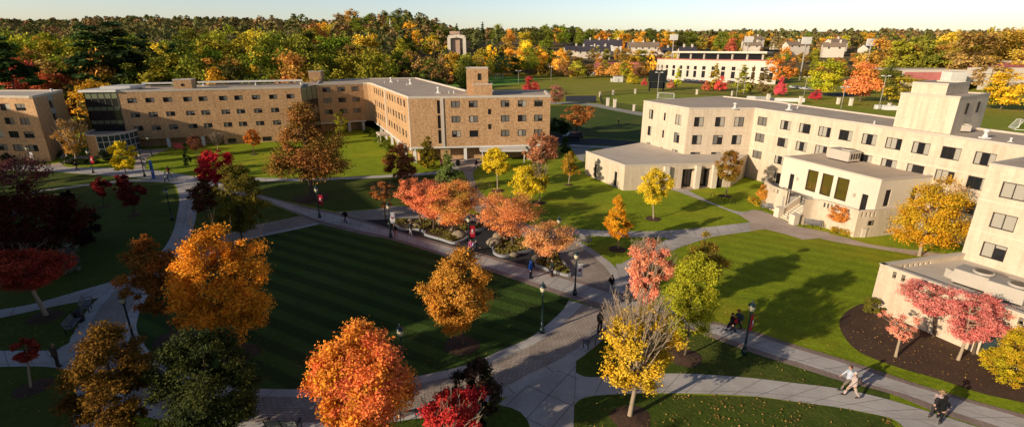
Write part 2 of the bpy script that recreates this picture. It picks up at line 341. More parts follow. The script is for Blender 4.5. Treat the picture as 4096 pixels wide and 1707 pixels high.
sheet('south_plaza', gp([(11,545,600),(11,280,735),(11,60,850),(10,1780,905),(11,0,920),(11,80,935),(11,150,970),(11,200,1030),(11,222,1095),(11,525,1095),(11,532,912),(11,542,690)]), M['slab'], .021, R(-35))
ribbon('curved_walk', W2_up[1:], W2_lo[1:], M['slab'], .024)
ribbon('main_walk', W1_up, W1_lo, M['slab'], .028, n=140); ribbon('main_walk_edge', W1_up, W1_lo, M['brick_band'], .033, 0., .17, n=140); ribbon('main_walk_edge', W1_up, W1_lo, M['brick_band'], .033, .78, 1., n=140)
ribbon('court_path', [(5,1395,188),(5,1833,199),(6,450,203),(6,1000,178),(6,1330,152),(6,1480,100)], [(5,1395,218),(5,1833,224),(6,450,218),(6,1000,196),(6,1330,174),(6,1510,150)], M['band'], .014)
ribbon('hall_path', [(6,1440,60),(6,1520,150),(6,1565,240),(6,1560,330),(6,1620,440),(7,80,560),(7,250,640),(7,500,613)], [(6,1700,70),(6,1605,150),(6,1610,220),(6,1650,300),(6,1745,385),(7,100,490),(7,260,545),(7,460,562)], M['brick_pave'], .014)
ribbon('link_path', [(7,240,540),(7,440,560),(7,730,575),(7,1000,582),(7,1220,575),(7,1500,550),(7,1790,517)], [(7,250,640),(7,500,613),(7,850,622),(7,1215,632),(7,1330,660),(7,1530,620),(7,1833,576)], M['slab'], .020)
ribbon('diagonal_path', [(7,1330,600),(7,1215,632),(7,1000,740),(7,870,812),(7,830,822),(7,870,960),(7,890,1030)], [(7,1530,620),(7,1440,645),(7,1240,718),(7,1100,822),(7,1040,880),(7,985,960),(7,960,1045)], M['slab'], .023)
sheet('pavilion_plaza', gp([(7,1790,515),(7,1720,470),(7,1833,428),(8,0,425),(8,90,437),(8,190,475),(8,330,545),(8,400,560),(8,560,590),(8,600,622),(8,500,632),(8,380,642),(8,250,602),(8,110,567),(8,0,577)]), M['plaza'], .025, R(-20))
ribbon('south_path', [(8,560,598),(8,720,637),(8,900,682),(8,1340,737),(8,1500,755)], [(8,500,632),(8,650,665),(8,1000,722),(8,1215,757),(8,1400,775)], M['plaza'], .021)
ribbon('wing_path', [(7,1230,283),(7,1400,345),(7,1560,405),(7,1720,470),(7,1795,516)], [(7,1340,285),(7,1540,385),(7,1710,440),(7,1833,429),(8,60,437)], M['slab'], .018)
sheet('wing_forecourt', gp([(7,1225,290),(7,1340,290),(7,1500,268),(7,1590,240),(7,1590,225),(7,1225,262)]), M['plaza'], .014)
W0_up = [(5,-150,100),(5,0,100),(5,230,106),(5,440,122),(5,640,127),(5,800,130),(5,1010,134),(5,1200,160),(5,1395,190)]
W0_lo = [(5,-150,150),(5,0,150),(5,300,152),(5,600,172),(5,900,192),(5,1100,208),(5,1150,218),(5,1230,240),(5,1395,285)]
ribbon('upper_walk', W0_up, W0_lo, M['slab'], .018)
ribbon('lower_walk', [(5,200,305),(5,340,283),(5,670,238),(5,930,213),(5,1150,206)], [(5,200,315),(5,340,291),(5,670,252),(5,930,228),(5,1235,234)], M['band'], .014)
ribbon('dorm_walk', [(5,230,108),(5,400,98),(5,480,72),(5,560,40),(1,700,1045)], [(5,500,128),(5,445,104),(5,500,85),(5,600,60),(1,790,1035)], M['plaza'], .014)
sheet('hall_forecourt', gp([(5,960,135),(5,975,70),(1,900,1010),(1,930,985),(1,1215,975),(5,1120,25),(5,1050,60),(5,1035,138)]), M['plaza'], .016)
sheet('hall_entry_court', gp([(6,1440,100),(6,1440,20),(6,1660,20),(6,1690,75),(6,1640,110),(6,1600,120)]), M['plaza'], .018)
# ---------------------------------------------------------------- crescent plaza, bed, planters
cres = gp([(6,610,446)])+cr(gp([(6,700,440),(6,880,425),(6,1050,402),(6,1200,415),(6,1450,440),(6,1700,480),(7,100,550),(7,250,590),(7,500,613),(7,600,670),(7,720,752),(7,810,822),(7,870,905),(7,900,1035)]))
w1b = cr(gp([(7,900,1035),(7,510,915),(7,0,780),(6,1250,635),(6,830,508),(6,610,448)]))
sheet('crescent_plaza', cres[:-1]+w1b[:-1], M['brick_pave'], .012, R(-30))
ribbon('crescent_band', [(7,500,613),(7,600,670),(7,720,752),(7,810,822),(7,870,905),(7,900,1035)], [(7,440,620),(7,550,672),(7,660,752),(7,745,830),(7,800,905),(7,830,1015)], M['band'], .017)
bed = cr(gp([(6,820,503),(6,1000,497),(6,1240,490),(6,1500,500),(6,1700,530),(7,100,600),(7,250,660),(7,380,740),(7,450,810),(7,515,912)]))+cr(gp([(7,510,912),(7,0,778),(6,1250,632),(6,820,505)]))
sheet('gravel_bed', bed, M['gravel'], .040)
def zz(x, y): return (0, 1450+x*900/2301, 820+y*900/2301)
planters = [[(300,190),(340,150),(480,145),(700,150),(1000,170),(1230,200),(1250,250),(1080,290),(1075,350),(945,405),(800,365),(640,320),(630,290),(540,262),(390,258)],
            [(1330,455),(1300,420),(1330,370),(1440,330),(1650,360),(1770,420),(1760,470),(1590,510),(1440,542),(1345,510)],
            [(1765,635),(1760,580),(1830,545),(1960,500),(2040,570),(2130,735),(1900,680)]]
for pl in planters:
    P = cr(gp([zz(*p) for p in pl+pl[:1]]), 5)[:-1]; cx = sum(p[0] for p in P)/len(P); cy = sum(p[1] for p in P)/len(P)
    t = thing('planter_bed', ['long low planter with grey kerb holding rocks at the left end of the gravel bed', 'grey kerbed planter of groundcover in the middle of the gravel bed', 'small pointed planter with grey kerb at the right tip of the gravel bed'][planters.index(pl)], 'planter', (cx, cy, 0), group='kerbed planters in the central bed')
    ins = [(p[0]+(cx-p[0])*min(.5, .22/math.hypot(cx-p[0], cy-p[1])), p[1]+(cy-p[1])*min(.5, .22/math.hypot(cx-p[0], cy-p[1]))) for p in P]
    k = MB(); n = len(P)
    for i in range(n):
        j = (i+1) % n; a, b, c2, d = P[i], P[j], ins[j], ins[i]
        k.face([(*a,.04),(*b,.04),(*b,.30),(*a,.30)]); k.face([(*a,.30),(*b,.30),(*c2,.30),(*d,.30)]); k.face([(*c2,.30),(*c2,.2),(*d,.2),(*d,.30)])
    k.build('kerb', M['kerb'], t)
    o = sheet('planting_soil', ins, M['soil'], .24, kind=None); o.parent = t; o.matrix_parent_inverse = pinv(t); PLANT = globals().setdefault('PLANT', []); PLANT.append(ins)
# ---------------------------------------------------------------- road, tracks, sports ground, car park
ribbon('road', gp([(2,1700,700),(3,440,880),(3,700,900),(3,1010,925),(3,1500,960)]), gp([(2,1700,760),(3,420,935),(3,700,950),(3,1010,970),(3,1500,1010)]), M['asphalt'], .012, world=True)
ribbon('pavement', gp([(3,420,945),(3,520,950),(3,760,963),(3,1010,975)]), gp([(3,420,960),(3,540,965),(3,760,978),(3,1010,990)]), M['band'], .13, world=True)
ribbon('service_drive', gp([(3,505,960),(3,530,1000),(3,560,1050)]), gp([(3,690,972),(3,625,990),(3,600,1070)]), M['concrete'], .016, world=True)
ribbon('running_track', gp([(2,1900,590),(3,360,640),(3,500,643),(3,690,655),(3,860,690),(3,1030,718)]), gp([(2,1900,610),(3,360,655),(3,500,655),(3,640,668),(3,830,705),(3,1030,745)]), M['concrete'], .012, world=True)
ribbon('track_path_shadow', gp([(3,470,600),(3,560,597),(3,690,596)]), gp([(3,470,638),(3,560,640),(3,690,640)]), M['asphalt'], .010, world=True)  # dark path and the shadows on it painted as one strip
sheet('sports_pitch', gp([(2,1080,470),(2,1300,462),(2,1560,440),(3,0,455),(3,290,478),(3,130,510),(2,1700,530),(2,1200,535)]), M['turf'], .012)
sheet('fenced_field', gp([(3,720,600),(3,800,585),(3,960,570),(3,1400,588),(3,1660,598),(4,350,640),(4,1040,690),(4,1900,760),(4,1900,860),(4,1000,800),(3,1833,680),(3,1020,720),(3,830,690),(3,720,640)]), m_grass('playing field', (.24,.29,.02), (.33,.34,.03), (.40,.33,.06)), .010)
car_park = gp([(3,1180,500),(3,1300,503),(3,1833,540),(4,150,560),(4,700,605),(4,860,600),(4,880,520),(4,500,490),(4,200,470),(3,1800,475),(3,1500,460),(3,1180,460)])
sheet('car_park', car_park, M['asphalt'], .014)
# ================================================================ BUILDINGS
def ev(p0, p1):
    d = (p1[0]-p0[0], p1[1]-p0[1]); L = math.hypot(*d); return (d[0]/L, d[1]/L), L
def facade(mb, p0, p1, z0, z1, wins, m=0, depth=.16, u0=0.):
    """brick wall seen left-to-right p0->p1 with real openings (s0,s1,za,zb)"""
    e, L = ev(p0, p1); nx, ny = -e[1], e[0]                      # inward normal
    S = sorted(set([0, L]+[v for w in wins for v in w[:2] if 0 < v < L])); Zs = sorted(set([z0, z1]+[v for w in wins for v in w[2:4] if z0 < v < z1]))
    def pt(s, z, d=0): return (p0[0]+e[0]*s+nx*d, p0[1]+e[1]*s+ny*d, z)
    for j in range(len(Zs)-1):
        run = None
        for i in range(len(S)-1):
            cs, cz = (S[i]+S[i+1])/2, (Zs[j]+Zs[j+1])/2
            hole = any(w[0] < cs < w[1] and w[2] < cz < w[3] for w in wins)
            if not hole and run is None: run = S[i]
            if run is not None and (hole or i == len(S)-2):
                b = S[i] if hole else S[i+1]
                mb.face([pt(run,Zs[j]), pt(b,Zs[j]), pt(b,Zs[j+1]), pt(run,Zs[j+1])], m, [(u0+run,Zs[j]),(u0+b,Zs[j]),(u0+b,Zs[j+1]),(u0+run,Zs[j+1])]); run = None
    for a, b, c, d in [w[:4] for w in wins]:
        for q in (((a,c,0),(b,c,0),(b,c,1),(a,c,1)), ((a,d,1),(b,d,1),(b,d,0),(a,d,0)), ((a,c,1),(a,d,1),(a,d,0),(a,c,0)), ((b,c,0),(b,d,0),(b,d,1),(b,c,1))):
            mb.face([pt(s, z, k*depth) for s, z, k in q], m, [(u0+s+k*.15, z) for s, z, k in q])
WC = {}
def win_mesh(w, h, style, v, v2=0):
    key = (round(w,2), round(h,2), style, v, v2)
    if key in WC: return WC[key]
    f = MB(); g = MB(); fw = .07 if style != 'big' else .10
    x0, x1, y0, y1 = -w/2, w/2, .06, .15
    f.box(x0, x1, y0, y1, 0, fw); f.box(x0, x1, y0, y1, h-fw, h); f.box(x0, x0+fw, y0, y1, fw, h-fw); f.box(x1-fw, x1, y0, y1, fw, h-fw)
    def pane(a, b, c, d, m): g.face([(a,.12,c),(b,.12,c),(b,.12,d),(a,.12,d)], m)
    A, B = x0+fw, x1-fw
    if style in ('slide', 'cslide'):
        f.box(-.03, .03, y0+.01, y1, fw, h-fw)
        ms = {0:(0,2), 1:(2,0), 2:(0,0), 3:(2,2), 4:(0,1), 5:(1,0), 6:(1,1), 7:(1,2)}[v]
        bl = v2*h*.62                                            # a blind let part of the way down
        for a_, b_, mm in ((A, -.03, ms[0]), (.03, B, ms[1])):
            if v2 and mm == 0: pane(a_, b_, fw, h-fw-bl, 0); pane(a_, b_, h-fw-bl, h-fw, 2 if style == 'slide' else 1)
            else: pane(a_, b_, fw, h-fw, mm)
    elif style == 'three':
        a, b = A+(B-A)*.3, A+(B-A)*.68
        for q in (a, b): f.box(q-.025, q+.025, y0+.01, y1, fw, h-fw)
        ms = [(1,0,1),(1,1,0),(0,0,1),(1,0,0)][v % 4]
        pane(A, a-.025, fw, h-fw, ms[0]); pane(a+.025, b-.025, fw, h-fw, ms[1]); pane(b+.025, B, fw, h-fw, ms[2])
    elif style == 'grid':
        n = max(2, round(w/1.1)); k = max(1, round(h/1.3))
        for i in range(1, n): q = A+(B-A)*i/n; f.box(q-.025, q+.025, y0+.01, y1, fw, h-fw)
        for i in range(1, k): q = fw+(h-2*fw)*i/k; f.box(A, B, y0+.012, y1-.002, q-.025, q+.025)
        pane(A, B, fw, h-fw, v)
    else: pane(A, B, fw, h-fw, v)
    fm = f.mesh('window_frame', [M['frame']]); gm = g.mesh('window_pane', [M['glass'], M['curtain'], M['curtain_g'], M['glass_b'], M['glass_g'], M['glass_o']])
    WC[key] = (fm, gm); return WC[key]
def window(parent, p0, p1, w, style='slide', v=0, name='window', rec=0., label=None):
    e, L = ev(p0, p1); s = (w[0]+w[1])/2; fm, gm = win_mesh(w[1]-w[0], w[3]-w[2], style, v, [0,0,.5,0,.8,.3,0][int(abs(s*7.3)+w[2]*3.1) % 7])
    x, y = p0[0]+e[0]*s-e[1]*rec, p0[1]+e[1]*s+e[0]*rec
    f = link(name, fm, parent, loc=(x, y, w[2]), rotz=math.atan2(e[1], e[0]), label=label); p = link('pane', gm, f, local=True); return f
def coping(mb, poly, z, w=.35, h=.3, out=.06, m=0, closed=True):
    n = len(poly)
    for i in range(n if closed else n-1):
        a, b = poly[i], poly[(i+1) % n]; e, L = ev(a, b); o = (e[1], -e[0])
        q = [(a[0]+o[0]*out-e[0]*.02, a[1]+o[1]*out-e[1]*.02), (b[0]+o[0]*out+e[0]*.02, b[1]+o[1]*out+e[1]*.02), (b[0]-o[0]*w+e[0]*.02, b[1]-o[1]*w+e[1]*.02), (a[0]-o[0]*w-e[0]*.02, a[1]-o[1]*w-e[1]*.02)]
        mb.prism(q, z, z+h+.004*(i % 2), m, bottom=True)
def roof_sheet(parent, poly, z, m, name='roof'):
    mb = MB(); P = ccw(poly); mb.face([(*p, z) for p in P], 0, [tuple(p) for p in P]); return mb.build(name, m, parent)
def vent(parent, x, y, z, s=1., m='white'):
    mb = MB(); mb.lathe([(.28*s,z),(.28*s,z+.35*s),(.18*s,z+.4*s),(.18*s,z+.75*s),(.34*s,z+.8*s),(.30*s,z+1.0*s),(.05*s,z+1.1*s)], 10, cx=x, cy=y); mb.box(x-.4*s,x+.4*s,y-.4*s,y+.4*s,z-.02,z+.15*s)
    return mb.build('roof_vent', M[m], parent)
def along(p0, p1, s, d=0):
    e, L = ev(p0, p1); return (p0[0]+e[0]*s-e[1]*d, p0[1]+e[1]*s+e[0]*d)
ZR = 11.7
# ---------------------------------------------------------------- A : long brick hall with glass end
A0, A1 = (-80.2,101.9), (-47.4,113.2)  # right end slid toward the camera along its sight line to catch sun
tA = thing('brick_hall', 'long four storey brick hall with dark glass corner tower at its left end', 'building', (-66,112,0))
wb = MB(); wins = []; cols = [q*34.7/35.3 for q in (2.4,5.6,8.8,12.5,15.4,19.3,22.3,25.8,29.3,32.9)]
for i, s in enumerate(cols):
    for z in (9.4, 6.5, 3.75): wins.append((s-.82, s+.82, z, z+.98))
gw = [(18.3,20.0,.2,1.2),(22.2,23.8,.2,1.2),(25.3,27.2,.2,1.2),(29,30.8,.2,1.2)]
facade(wb, A0, A1, 1.9, ZR, wins); gA0, gA1 = along(A0,A1,17.6), A1
facade(wb, gA0, gA1, -.6, 1.9, [(a-17.6,b-17.6,c,d) for a,b,c,d in gw])
q0, q1 = along(A0,A1,-1.5,2.4), along(A0,A1,17.6,2.4)               # recessed ground floor
facade(wb, q0, q1, -.6, 1.9, []); wb.face([(*along(A0,A1,17.6),-.6),(*q1,-.6),(*q1,1.9),(*along(A0,A1,17.6),1.9)][::-1], 0, [(0,0),(2.4,0),(2.4,2.5),(0,2.5)])
wb.face([(*along(A0,A1,0),1.9),(*along(A0,A1,17.6),1.9),(*q1,1.9),(*q0,1.9)][::-1], 0)
bA1, bA0 = along(A0,A1,34.7,13), along(A0,A1,0,13)
for a, b in ((A1,bA1),(bA1,bA0),(bA0,A0)): facade(wb, a, b, -.6, ZR, [])
wb.build('wall', M['brick'], tA)
vv = [4,7,5,0,4,2,3,5,4,0]
for i, w in enumerate(wins): window(tA, A0, A1, w, 'slide', [0,1,2,1,3,0,2,1,3,2,0][(i*7+i//3) % 11])
for w in gw: window(tA, A0, A1, w, 'slide', 2)
for s, w_ in ((4.6,2.2),(9.9,2.4),(12,2.2),(15.2,2.2)): window(tA, q0, q1, (s,s+w_,-.5,1.5), 'grid', 0, 'glazed_entrance' if s < 5 else 'ground_window')
cm = MB()
for s in (7.1, 13.6):
    c0 = along(A0,A1,s,.3); k = MB(); k.box(-.3,.3,-.3,.3,-.6,1.9,M=Matrix.Translation((c0[0],c0[1],0)) @ Matrix.Rotation(R(19),4,'Z')); k.build('column', M['white'], tA)
coping(cm, [A0,A1,bA1,bA0], ZR-.1, .4, .42); cm.build('coping', M['coping'], tA)
roof_sheet(tA, [A0,A1,bA1,bA0], ZR-.02, M['roof'])
rp = MB(); rp.bar((*along(A0,A1,1,12.2),ZR+.9),(*along(A0,A1,8,12.2),ZR+.9),.5,.35); rp.bar((*along(A0,A1,12,12),ZR+.95),(*along(A0,A1,34.5,12),ZR+.95),.5,.4)
for s in (1.2,7.6,13,24,34): rp.box(-.12,.12,-.12,.12,ZR,ZR+.8,M=Matrix.Translation((*along(A0,A1,s,12.1),0)))
rp.build('roof_rail', M['white'], tA)
def penthouse(par, poly, z0, z1, wall, name='penthouse'):
    t = MB(); P = ccw(poly)
    for i in range(len(P)): facade(t, P[i], P[(i+1) % len(P)], z0, z1, [])
    t.face([(*p, z1) for p in P], 1, [tuple(p) for p in P]); o = t.build(name, [wall, M['roof']], par)
    k = MB(); coping(k, P, z1-.05, .25, .2, .05); k.build('coping', M['coping'], o); return o
pe = penthouse(tA, [along(A0,A1,9.2,4),along(A0,A1,12.6,4),along(A0,A1,12.6,8),along(A0,A1,9.2,8)], ZR-.05, ZR+1.9, M['brick'])
window(tA, along(A0,A1,9.2,4), along(A0,A1,12.6,4), (1.4,1.9,ZR+.6,ZR+1.15), 'one', 0, 'penthouse_window', rec=-.14)
# glass corner tower
Tl, Tb = (-86.2,101.1), (-88.5,112)
gt = MB(); fr = MB()
for p, q in ((Tl,A0),(Tb,Tl)):
    e, L = ev(p, q); n = 5 if p is Tl else 6
    for z0, z1, m in ((3.0,5.3,0),(5.3,6.1,1),(6.1,8.0,0),(8.0,8.8,1),(8.8,10.4,0),(10.4,ZR,1)):
        gt.face([(*p,z0),(*q,z0),(*q,z1),(*p,z1)], m)
        fr.bar((*p,z0),(*q,z0),.12,.10)
    for i in range(n+1): s = L*i/n; a = along(p, q, s); fr.bar((*a,3.0),(*a,ZR),.10,.14)
ot = gt.build('glass_tower', [M['glass'], M['glass_g']], tA); fr.build('mullion', M['frame'], ot)
k = MB(); k.prism([(-86.7,100.5),(-80.0,101.5),(-80.2,108),(-88.8,112.2)], ZR, ZR+.45, bottom=True); k.prism([(-84.5,103.5),(-79.5,105),(-79.8,110),(-85,110)], ZR+.45, ZR+.95, bottom=True); k.build('canopy_roof', M['white'], ot)
ves = cr([(-86.2,101.1),(-84.9,98.0),(-83.2,95.3),(-81.6,94.5),(-80.3,94.3)], 5); vg = [(-80.3,94.3),(-78.4,94.9),(-77.6,96.8),(-77.3,98.8),(-77.6,101.6)]
vm = MB(); g2 = MB(); f2 = MB(); u = 0
for a, b in zip(ves, ves[1:]): L = math.dist(a,b); vm.face([(*a,-.3),(*b,-.3),(*b,4.0),(*a,4.0)], 0, [(u,0),(u+L,0),(u+L,4.3),(u,4.3)]); u += L
for a, b in zip(vg, vg[1:]):
    g2.face([(*a,-.3),(*b,-.3),(*b,4.0),(*a,4.0)])
    for z in (.05,1.5,2.8,3.95): f2.bar((*a,z),(*b,z),.1,.09)
    f2.bar((*a,-.3),(*a,4.0),.1,.1); c2 = ((a[0]+b[0])/2,(a[1]+b[1])/2); f2.bar((*c2,-.3),(*c2,4.0),.07,.07)
ov = vm.build('vestibule', M['brick'], tA); og = g2.build('vestibule_glazing', M['glass_b'], tA); f2.build('mullion', M['frame_w'], og)
k = MB(); full = ves+vg[1:]
k.face([(*p,3.9) for p in ccw(full)], 1); coping(k, full, 4.0, .3, .3, .1, closed=False); k.build('vestibule_roof', [M['coping'], M['roof']], tA)
# ---------------------------------------------------------------- B : angled brick hall
L0, L1 = (-47.4,122.05), (-37.4,126.9); M0, M1 = (-34.8,125.4), (-18.4,89.1); F0, F1 = M1, (7.08,92.1)
tB = thing('brick_hall', 'angled four storey brick hall with projecting sunlit wing and square rooftop stair tower', 'building', (-18,100,0))
arc = [L1,(-36.4,127.0),(-35.5,126.6),M0]
rows = (9.95,7.35,4.6); wl = [(s-.92,s+.92,z,z+1.15) for s in (2.3,5.75,9.1) for z in rows]
wm = [(3.3+2.72*i-.62,3.3+2.72*i+.62,z+.0,z+1.3) for i in range(13) for z in (9.75,6.85,4.05) if i != 5]
wf = [(s-.8,s+.8,z,z+1.2) for s in (8.25,11.45,17.25,20.4,23.45) for z in (9.9,7.22,4.55)]
wsm = [(14.1,14.72,8.6,9.6),(14.1,14.72,5.9,6.85)]; strip = [(4.95,5.5,a,b) for a,b in ((8.85,11.25),(6.2,8.6),(3.45,5.95))]
wb = MB(); facade(wb, L0, L1, 2.5, ZR, wl)
for a, b in zip(arc, arc[1:]): facade(wb, a, b, 2.5, ZR, [])
facade(wb, M0, M1, 2.4, ZR, wm); facade(wb, F0, F1, 2.75, ZR, wf+wsm+strip)
rl0, rl1 = along(L0,L1,0,3), along(L0,L1,11,3); rm0, rm1 = along(M0,M1,0,1.6), along(M0,M1,39.8,1.6); rf0, rf1 = along(F0,F1,.4,2.6), along(F0,F1,25.2,2.6)
facade(wb, rl0, rl1, -.6, 2.5, []); facade(wb, rm0, rm1, -.6, 2.5, []); facade(wb, rf0, rf1, -.2, 2.75, []); facade(wb, along(F0,F1,22.2), F1, -.2, 2.75, [])
facade(wb, along(F0,F1,5.2,.3), along(F0,F1,7.0,.3), -.2, 2.75, [])
wb.face([(*F0,2.75),(*F1,2.75),(*rf1,2.75),(*rf0,2.75)][::-1], 0); wb.face([(*M0,2.4),(*M1,2.4),(*rm1,2.4),(*rm0,2.4)][::-1], 0); wb.face([(*L0,2.5),(*L1,2.5),(*rl1,2.5),(*rl0,2.5)][::-1], 0)
Br = [(7.08,92.1),(7.0,104),(-9.2,103.5),(-28.2,150),(-43.7,146),(-52,136)]
for a, b in zip(Br, Br[1:]+[L0]): facade(wb, a, b, -.6, ZR, [])
wb.build('wall', M['brick'], tB)
for i, w in enumerate(wl): window(tB, L0, L1, w, 'slide', [0,1,2,3,1][i*3 % 5])
for i, w in enumerate(wm): window(tB, M0, M1, w, 'one', [2,0,2,1,0][i*7 % 5])
for i, w in enumerate(wf): window(tB, F0, F1, w, 'slide', [3,0,1,4,2,3,7][i*5 % 7])
for w in wsm: window(tB, F0, F1, w, 'one', 0, 'small_window')
for w in strip: window(tB, F0, F1, w, 'one', 0, 'stair_window')
for s in (2.2,6.0,9.6,13.5,17.4,21): window(tB, rf0, rf1, (s,s+2.6,0.,2.4), 'grid', 0, 'ground_window')
for s in (1.,5.4,8.): window(tB, rl0, rl1, (s,s+2.4,0.,2.1), 'grid', 0, 'ground_window')
for s in (2.,6.,10.,14.5,19,24,28,32,36): window(tB, rm0, rm1, (s,s+1.7,.5,2.0), 'slide', 0, 'ground_window')
k = MB(); a = along(F0,F1,5.78); k.prism([along(F0,F1,5.55,-.15),along(F0,F1,6.1,-.15),along(F0,F1,6.1,.1),along(F0,F1,5.55,.1)], 2.75, ZR-.15); k.build('pilaster', M['coping'], tB)
k = MB(); k.prism([along(M0,M1,16.6,-.12),along(M0,M1,17.5,-.12),along(M0,M1,17.5,.1),along(M0,M1,16.6,.1)], 2.4, ZR-.15); k.build('pilaster', M['coping'], tB); k = MB()
k.prism([along(M0,M1,39.3,-.1),along(M0,M1,39.8,-.1),along(M0,M1,39.8,.1),along(M0,M1,39.3,.1)], 2.4, ZR-.15); k.build('pilaster', M['coping'], tB)
bm_ = MB(); bm_.bar((*along(F0,F1,0,-.04),2.75),(*along(F0,F1,25.6,-.04),2.75),.3,.3); bm_.bar((*along(M0,M1,0,-.04),2.4),(*along(M0,M1,39.9,-.04),2.4),.3,.3); bm_.bar((*along(L0,L1,0,-.04),2.5),(*along(L0,L1,11,-.04),2.5),.3,.3)
bm_.build('beam', M['white'], tB)
for p in (along(F0,F1,.5,.4),along(F0,F1,9.8,.3),along(F0,F1,14.6,.3),along(F0,F1,21.8,.3),along(L0,L1,6.9,.4),along(L0,L1,10.4,.4),along(M0,M1,7,.3),along(M0,M1,13,.3),along(M0,M1,20,.3),along(M0,M1,26,.3),along(M0,M1,33,.3)):
    k = MB(); k.box(-.28,.28,-.28,.28,-.6,2.6,M=Matrix.Translation((*p,0))); k.build('column', M['white'], tB)
k = MB(); k.prism([along(F0,F1,12.4,-2.6),along(F0,F1,21.0,-3.4),along(F0,F1,21.0,-.1),along(F0,F1,12.4,-.1)], 2.25, 2.55, bottom=True)
for s in (12.8,20.5): k.bar((*along(F0,F1,s,-2.4),0),(*along(F0,F1,s,-2.4),2.25),.16,.16)
k.build('entrance_canopy', M['white'], tB)
k = MB(); k.prism([along(M0,M1,15.5,-2.4),along(M0,M1,20,-2.4),along(M0,M1,20,-.1),along(M0,M1,15.5,-.1)], 2.0, 2.3, bottom=True); k.bar((*along(M0,M1,15.8,-2.2),0),(*along(M0,M1,15.8,-2.2),2),.14,.14); k.bar((*along(M0,M1,19.7,-2.2),0),(*along(M0,M1,19.7,-2.2),2),.14,.14); k.build('side_canopy', M['coping'], tB)
poly = [L0,L1]+arc[1:-1]+[M0,M1,F1]+Br[1:]
cm = MB(); coping(cm, poly, ZR-.15, .45, .42); cm.build('coping', M['coping'], tB)
mb = MB(); from mathutils.geometry import tessellate_polygon
pc = ccw(poly)
for t in tessellate_polygon([[Vector((*p,0)) for p in pc]]):
    q = [pc[i] for i in t]
    if (q[1][0]-q[0][0])*(q[2][1]-q[0][1])-(q[1][1]-q[0][1])*(q[2][0]-q[0][0]) < 0: q.reverse()
    mb.face([(*p,ZR-.02) for p in q], 0)
mb.build('roof', M['roof'], tB)
for p in ((2,1012,500),(2,1150,515),(2,1350,578)): g_ = G(p, ZR); vent(tB, g_[0], g_[1], ZR-.02, 1.15)
for p in ((2,965,505),(2,1125,520),(2,1425,575),(2,1460,578),(2,1060,495)): g_ = G(p, ZR); vent(tB, g_[0], g_[1], ZR-.02, .45)
st = penthouse(tB, [(-7.3,93.6),(-3.7,94.0),(-3.9,99.0),(-7.7,98.6)], ZR-.05, 13.7, M['brick'], 'stair_tower')
s2 = penthouse(tB, [(-8.55,95.2),(-4.5,95.6),(-4.7,100.2),(-8.9,99.8)], ZR-.05, 16.5, M['brick'], 'stair_tower')
window(tB, (-8.55,95.2), (-4.5,95.6), (2.1,2.7,14.4,15.6), 'one', 0, 'tower_window', rec=-.14)
ch = penthouse(tB, [(-53.4,133.5),(-50.6,134.5),(-51,138),(-54,137)], ZR-.05, 14.3, M['brick'], 'chimney')
# dark glazed link between the two halls
k = MB(); f2 = MB(); a, b = A1, L0
for z0, z1, m in ((-.6,2.2,0),(2.2,3.2,1),(3.2,5.2,0),(5.2,6.8,1),(6.8,8.6,0),(8.6,ZR,1)): k.face([(*a,z0),(*b,z0),(*b,z1),(*a,z1)], m); f2.bar((*a,z1),(*b,z1),.14,.14)
for i in range(4): p = along(a, b, math.dist(a,b)*i/3); f2.bar((*p,-.6),(*p,ZR),.14,.14)
o = k.build('glazed_link', [M['glass'], M['glass_g']], tB); f2.build('mullion', M['frame'], o); roof_sheet(tB, [a, b, (-52,134), (-57,132)], ZR-.03, M['roof'])
# ---------------------------------------------------------------- D : brick hall at the left edge
D0, D1, D2 = (-110,93.6), (-86.5,90.4), (-93.5,104.7)
tD = thing('brick_hall', 'brick hall cut by the left photo edge with a pale stair strip on its side', 'building', (-96,97,0))
o_ = 23.72-6.76; cols = [o_+3.6-2.4*0, o_+3.6]; wd = []
for dz, s in ((0,3.6),(1,0.3),(2,-3.0),(3,-6.3),(4,-9.6)):
    wd += [(o_+s-1.0, o_+s+1.1, z, z+1.25) for z in (9.25,6.72,4.25,1.75)]
wd = [w for w in wd if w[0] > .3]
ws = [(7.0,9.0,z,z+1.5) for z in (9.0,6.5,4.0,1.5)]
wb = MB(); facade(wb, D0, D1, -.3, ZR, wd); facade(wb, D1, D2, -.3, ZR, ws); facade(wb, D2, (-112,104), -.3, ZR, []); wb.build('wall', M['brick'], tD)
for i, w in enumerate(wd): window(tD, D0, D1, w, 'slide', [2,0,4,1,2,3][i*5 % 6])
for w in ws: window(tD, D1, D2, w, 'three', 2, 'stair_window')
for z0, z1 in ((2.95,4.05),(5.45,6.55),(7.95,9.05),(10.45,ZR-.1)): k = MB(); k.prism([along(D1,D2,6.8,-.05),along(D1,D2,9.3,-.05),along(D1,D2,9.3,.05),along(D1,D2,6.8,.05)], z0, z1); k.build('stair_panel', M['concrete'], tD)
cm = MB(); coping(cm, [D0,D1,D2,(-112,104)], ZR-.15, .4, .4); cm.build('coping', M['coping'], tD); roof_sheet(tD, [D0,D1,D2,(-112,104)], ZR-.02, M['roof_lt']); vent(tD, -90.5, 99, ZR, .8)
k = MB(); k.bar((*along(D1,D2,1,-1.2),.3),(*along(D1,D2,8,-1.2),1.2),.2,.5); k.build('ramp_wall', M['concrete'], tD)
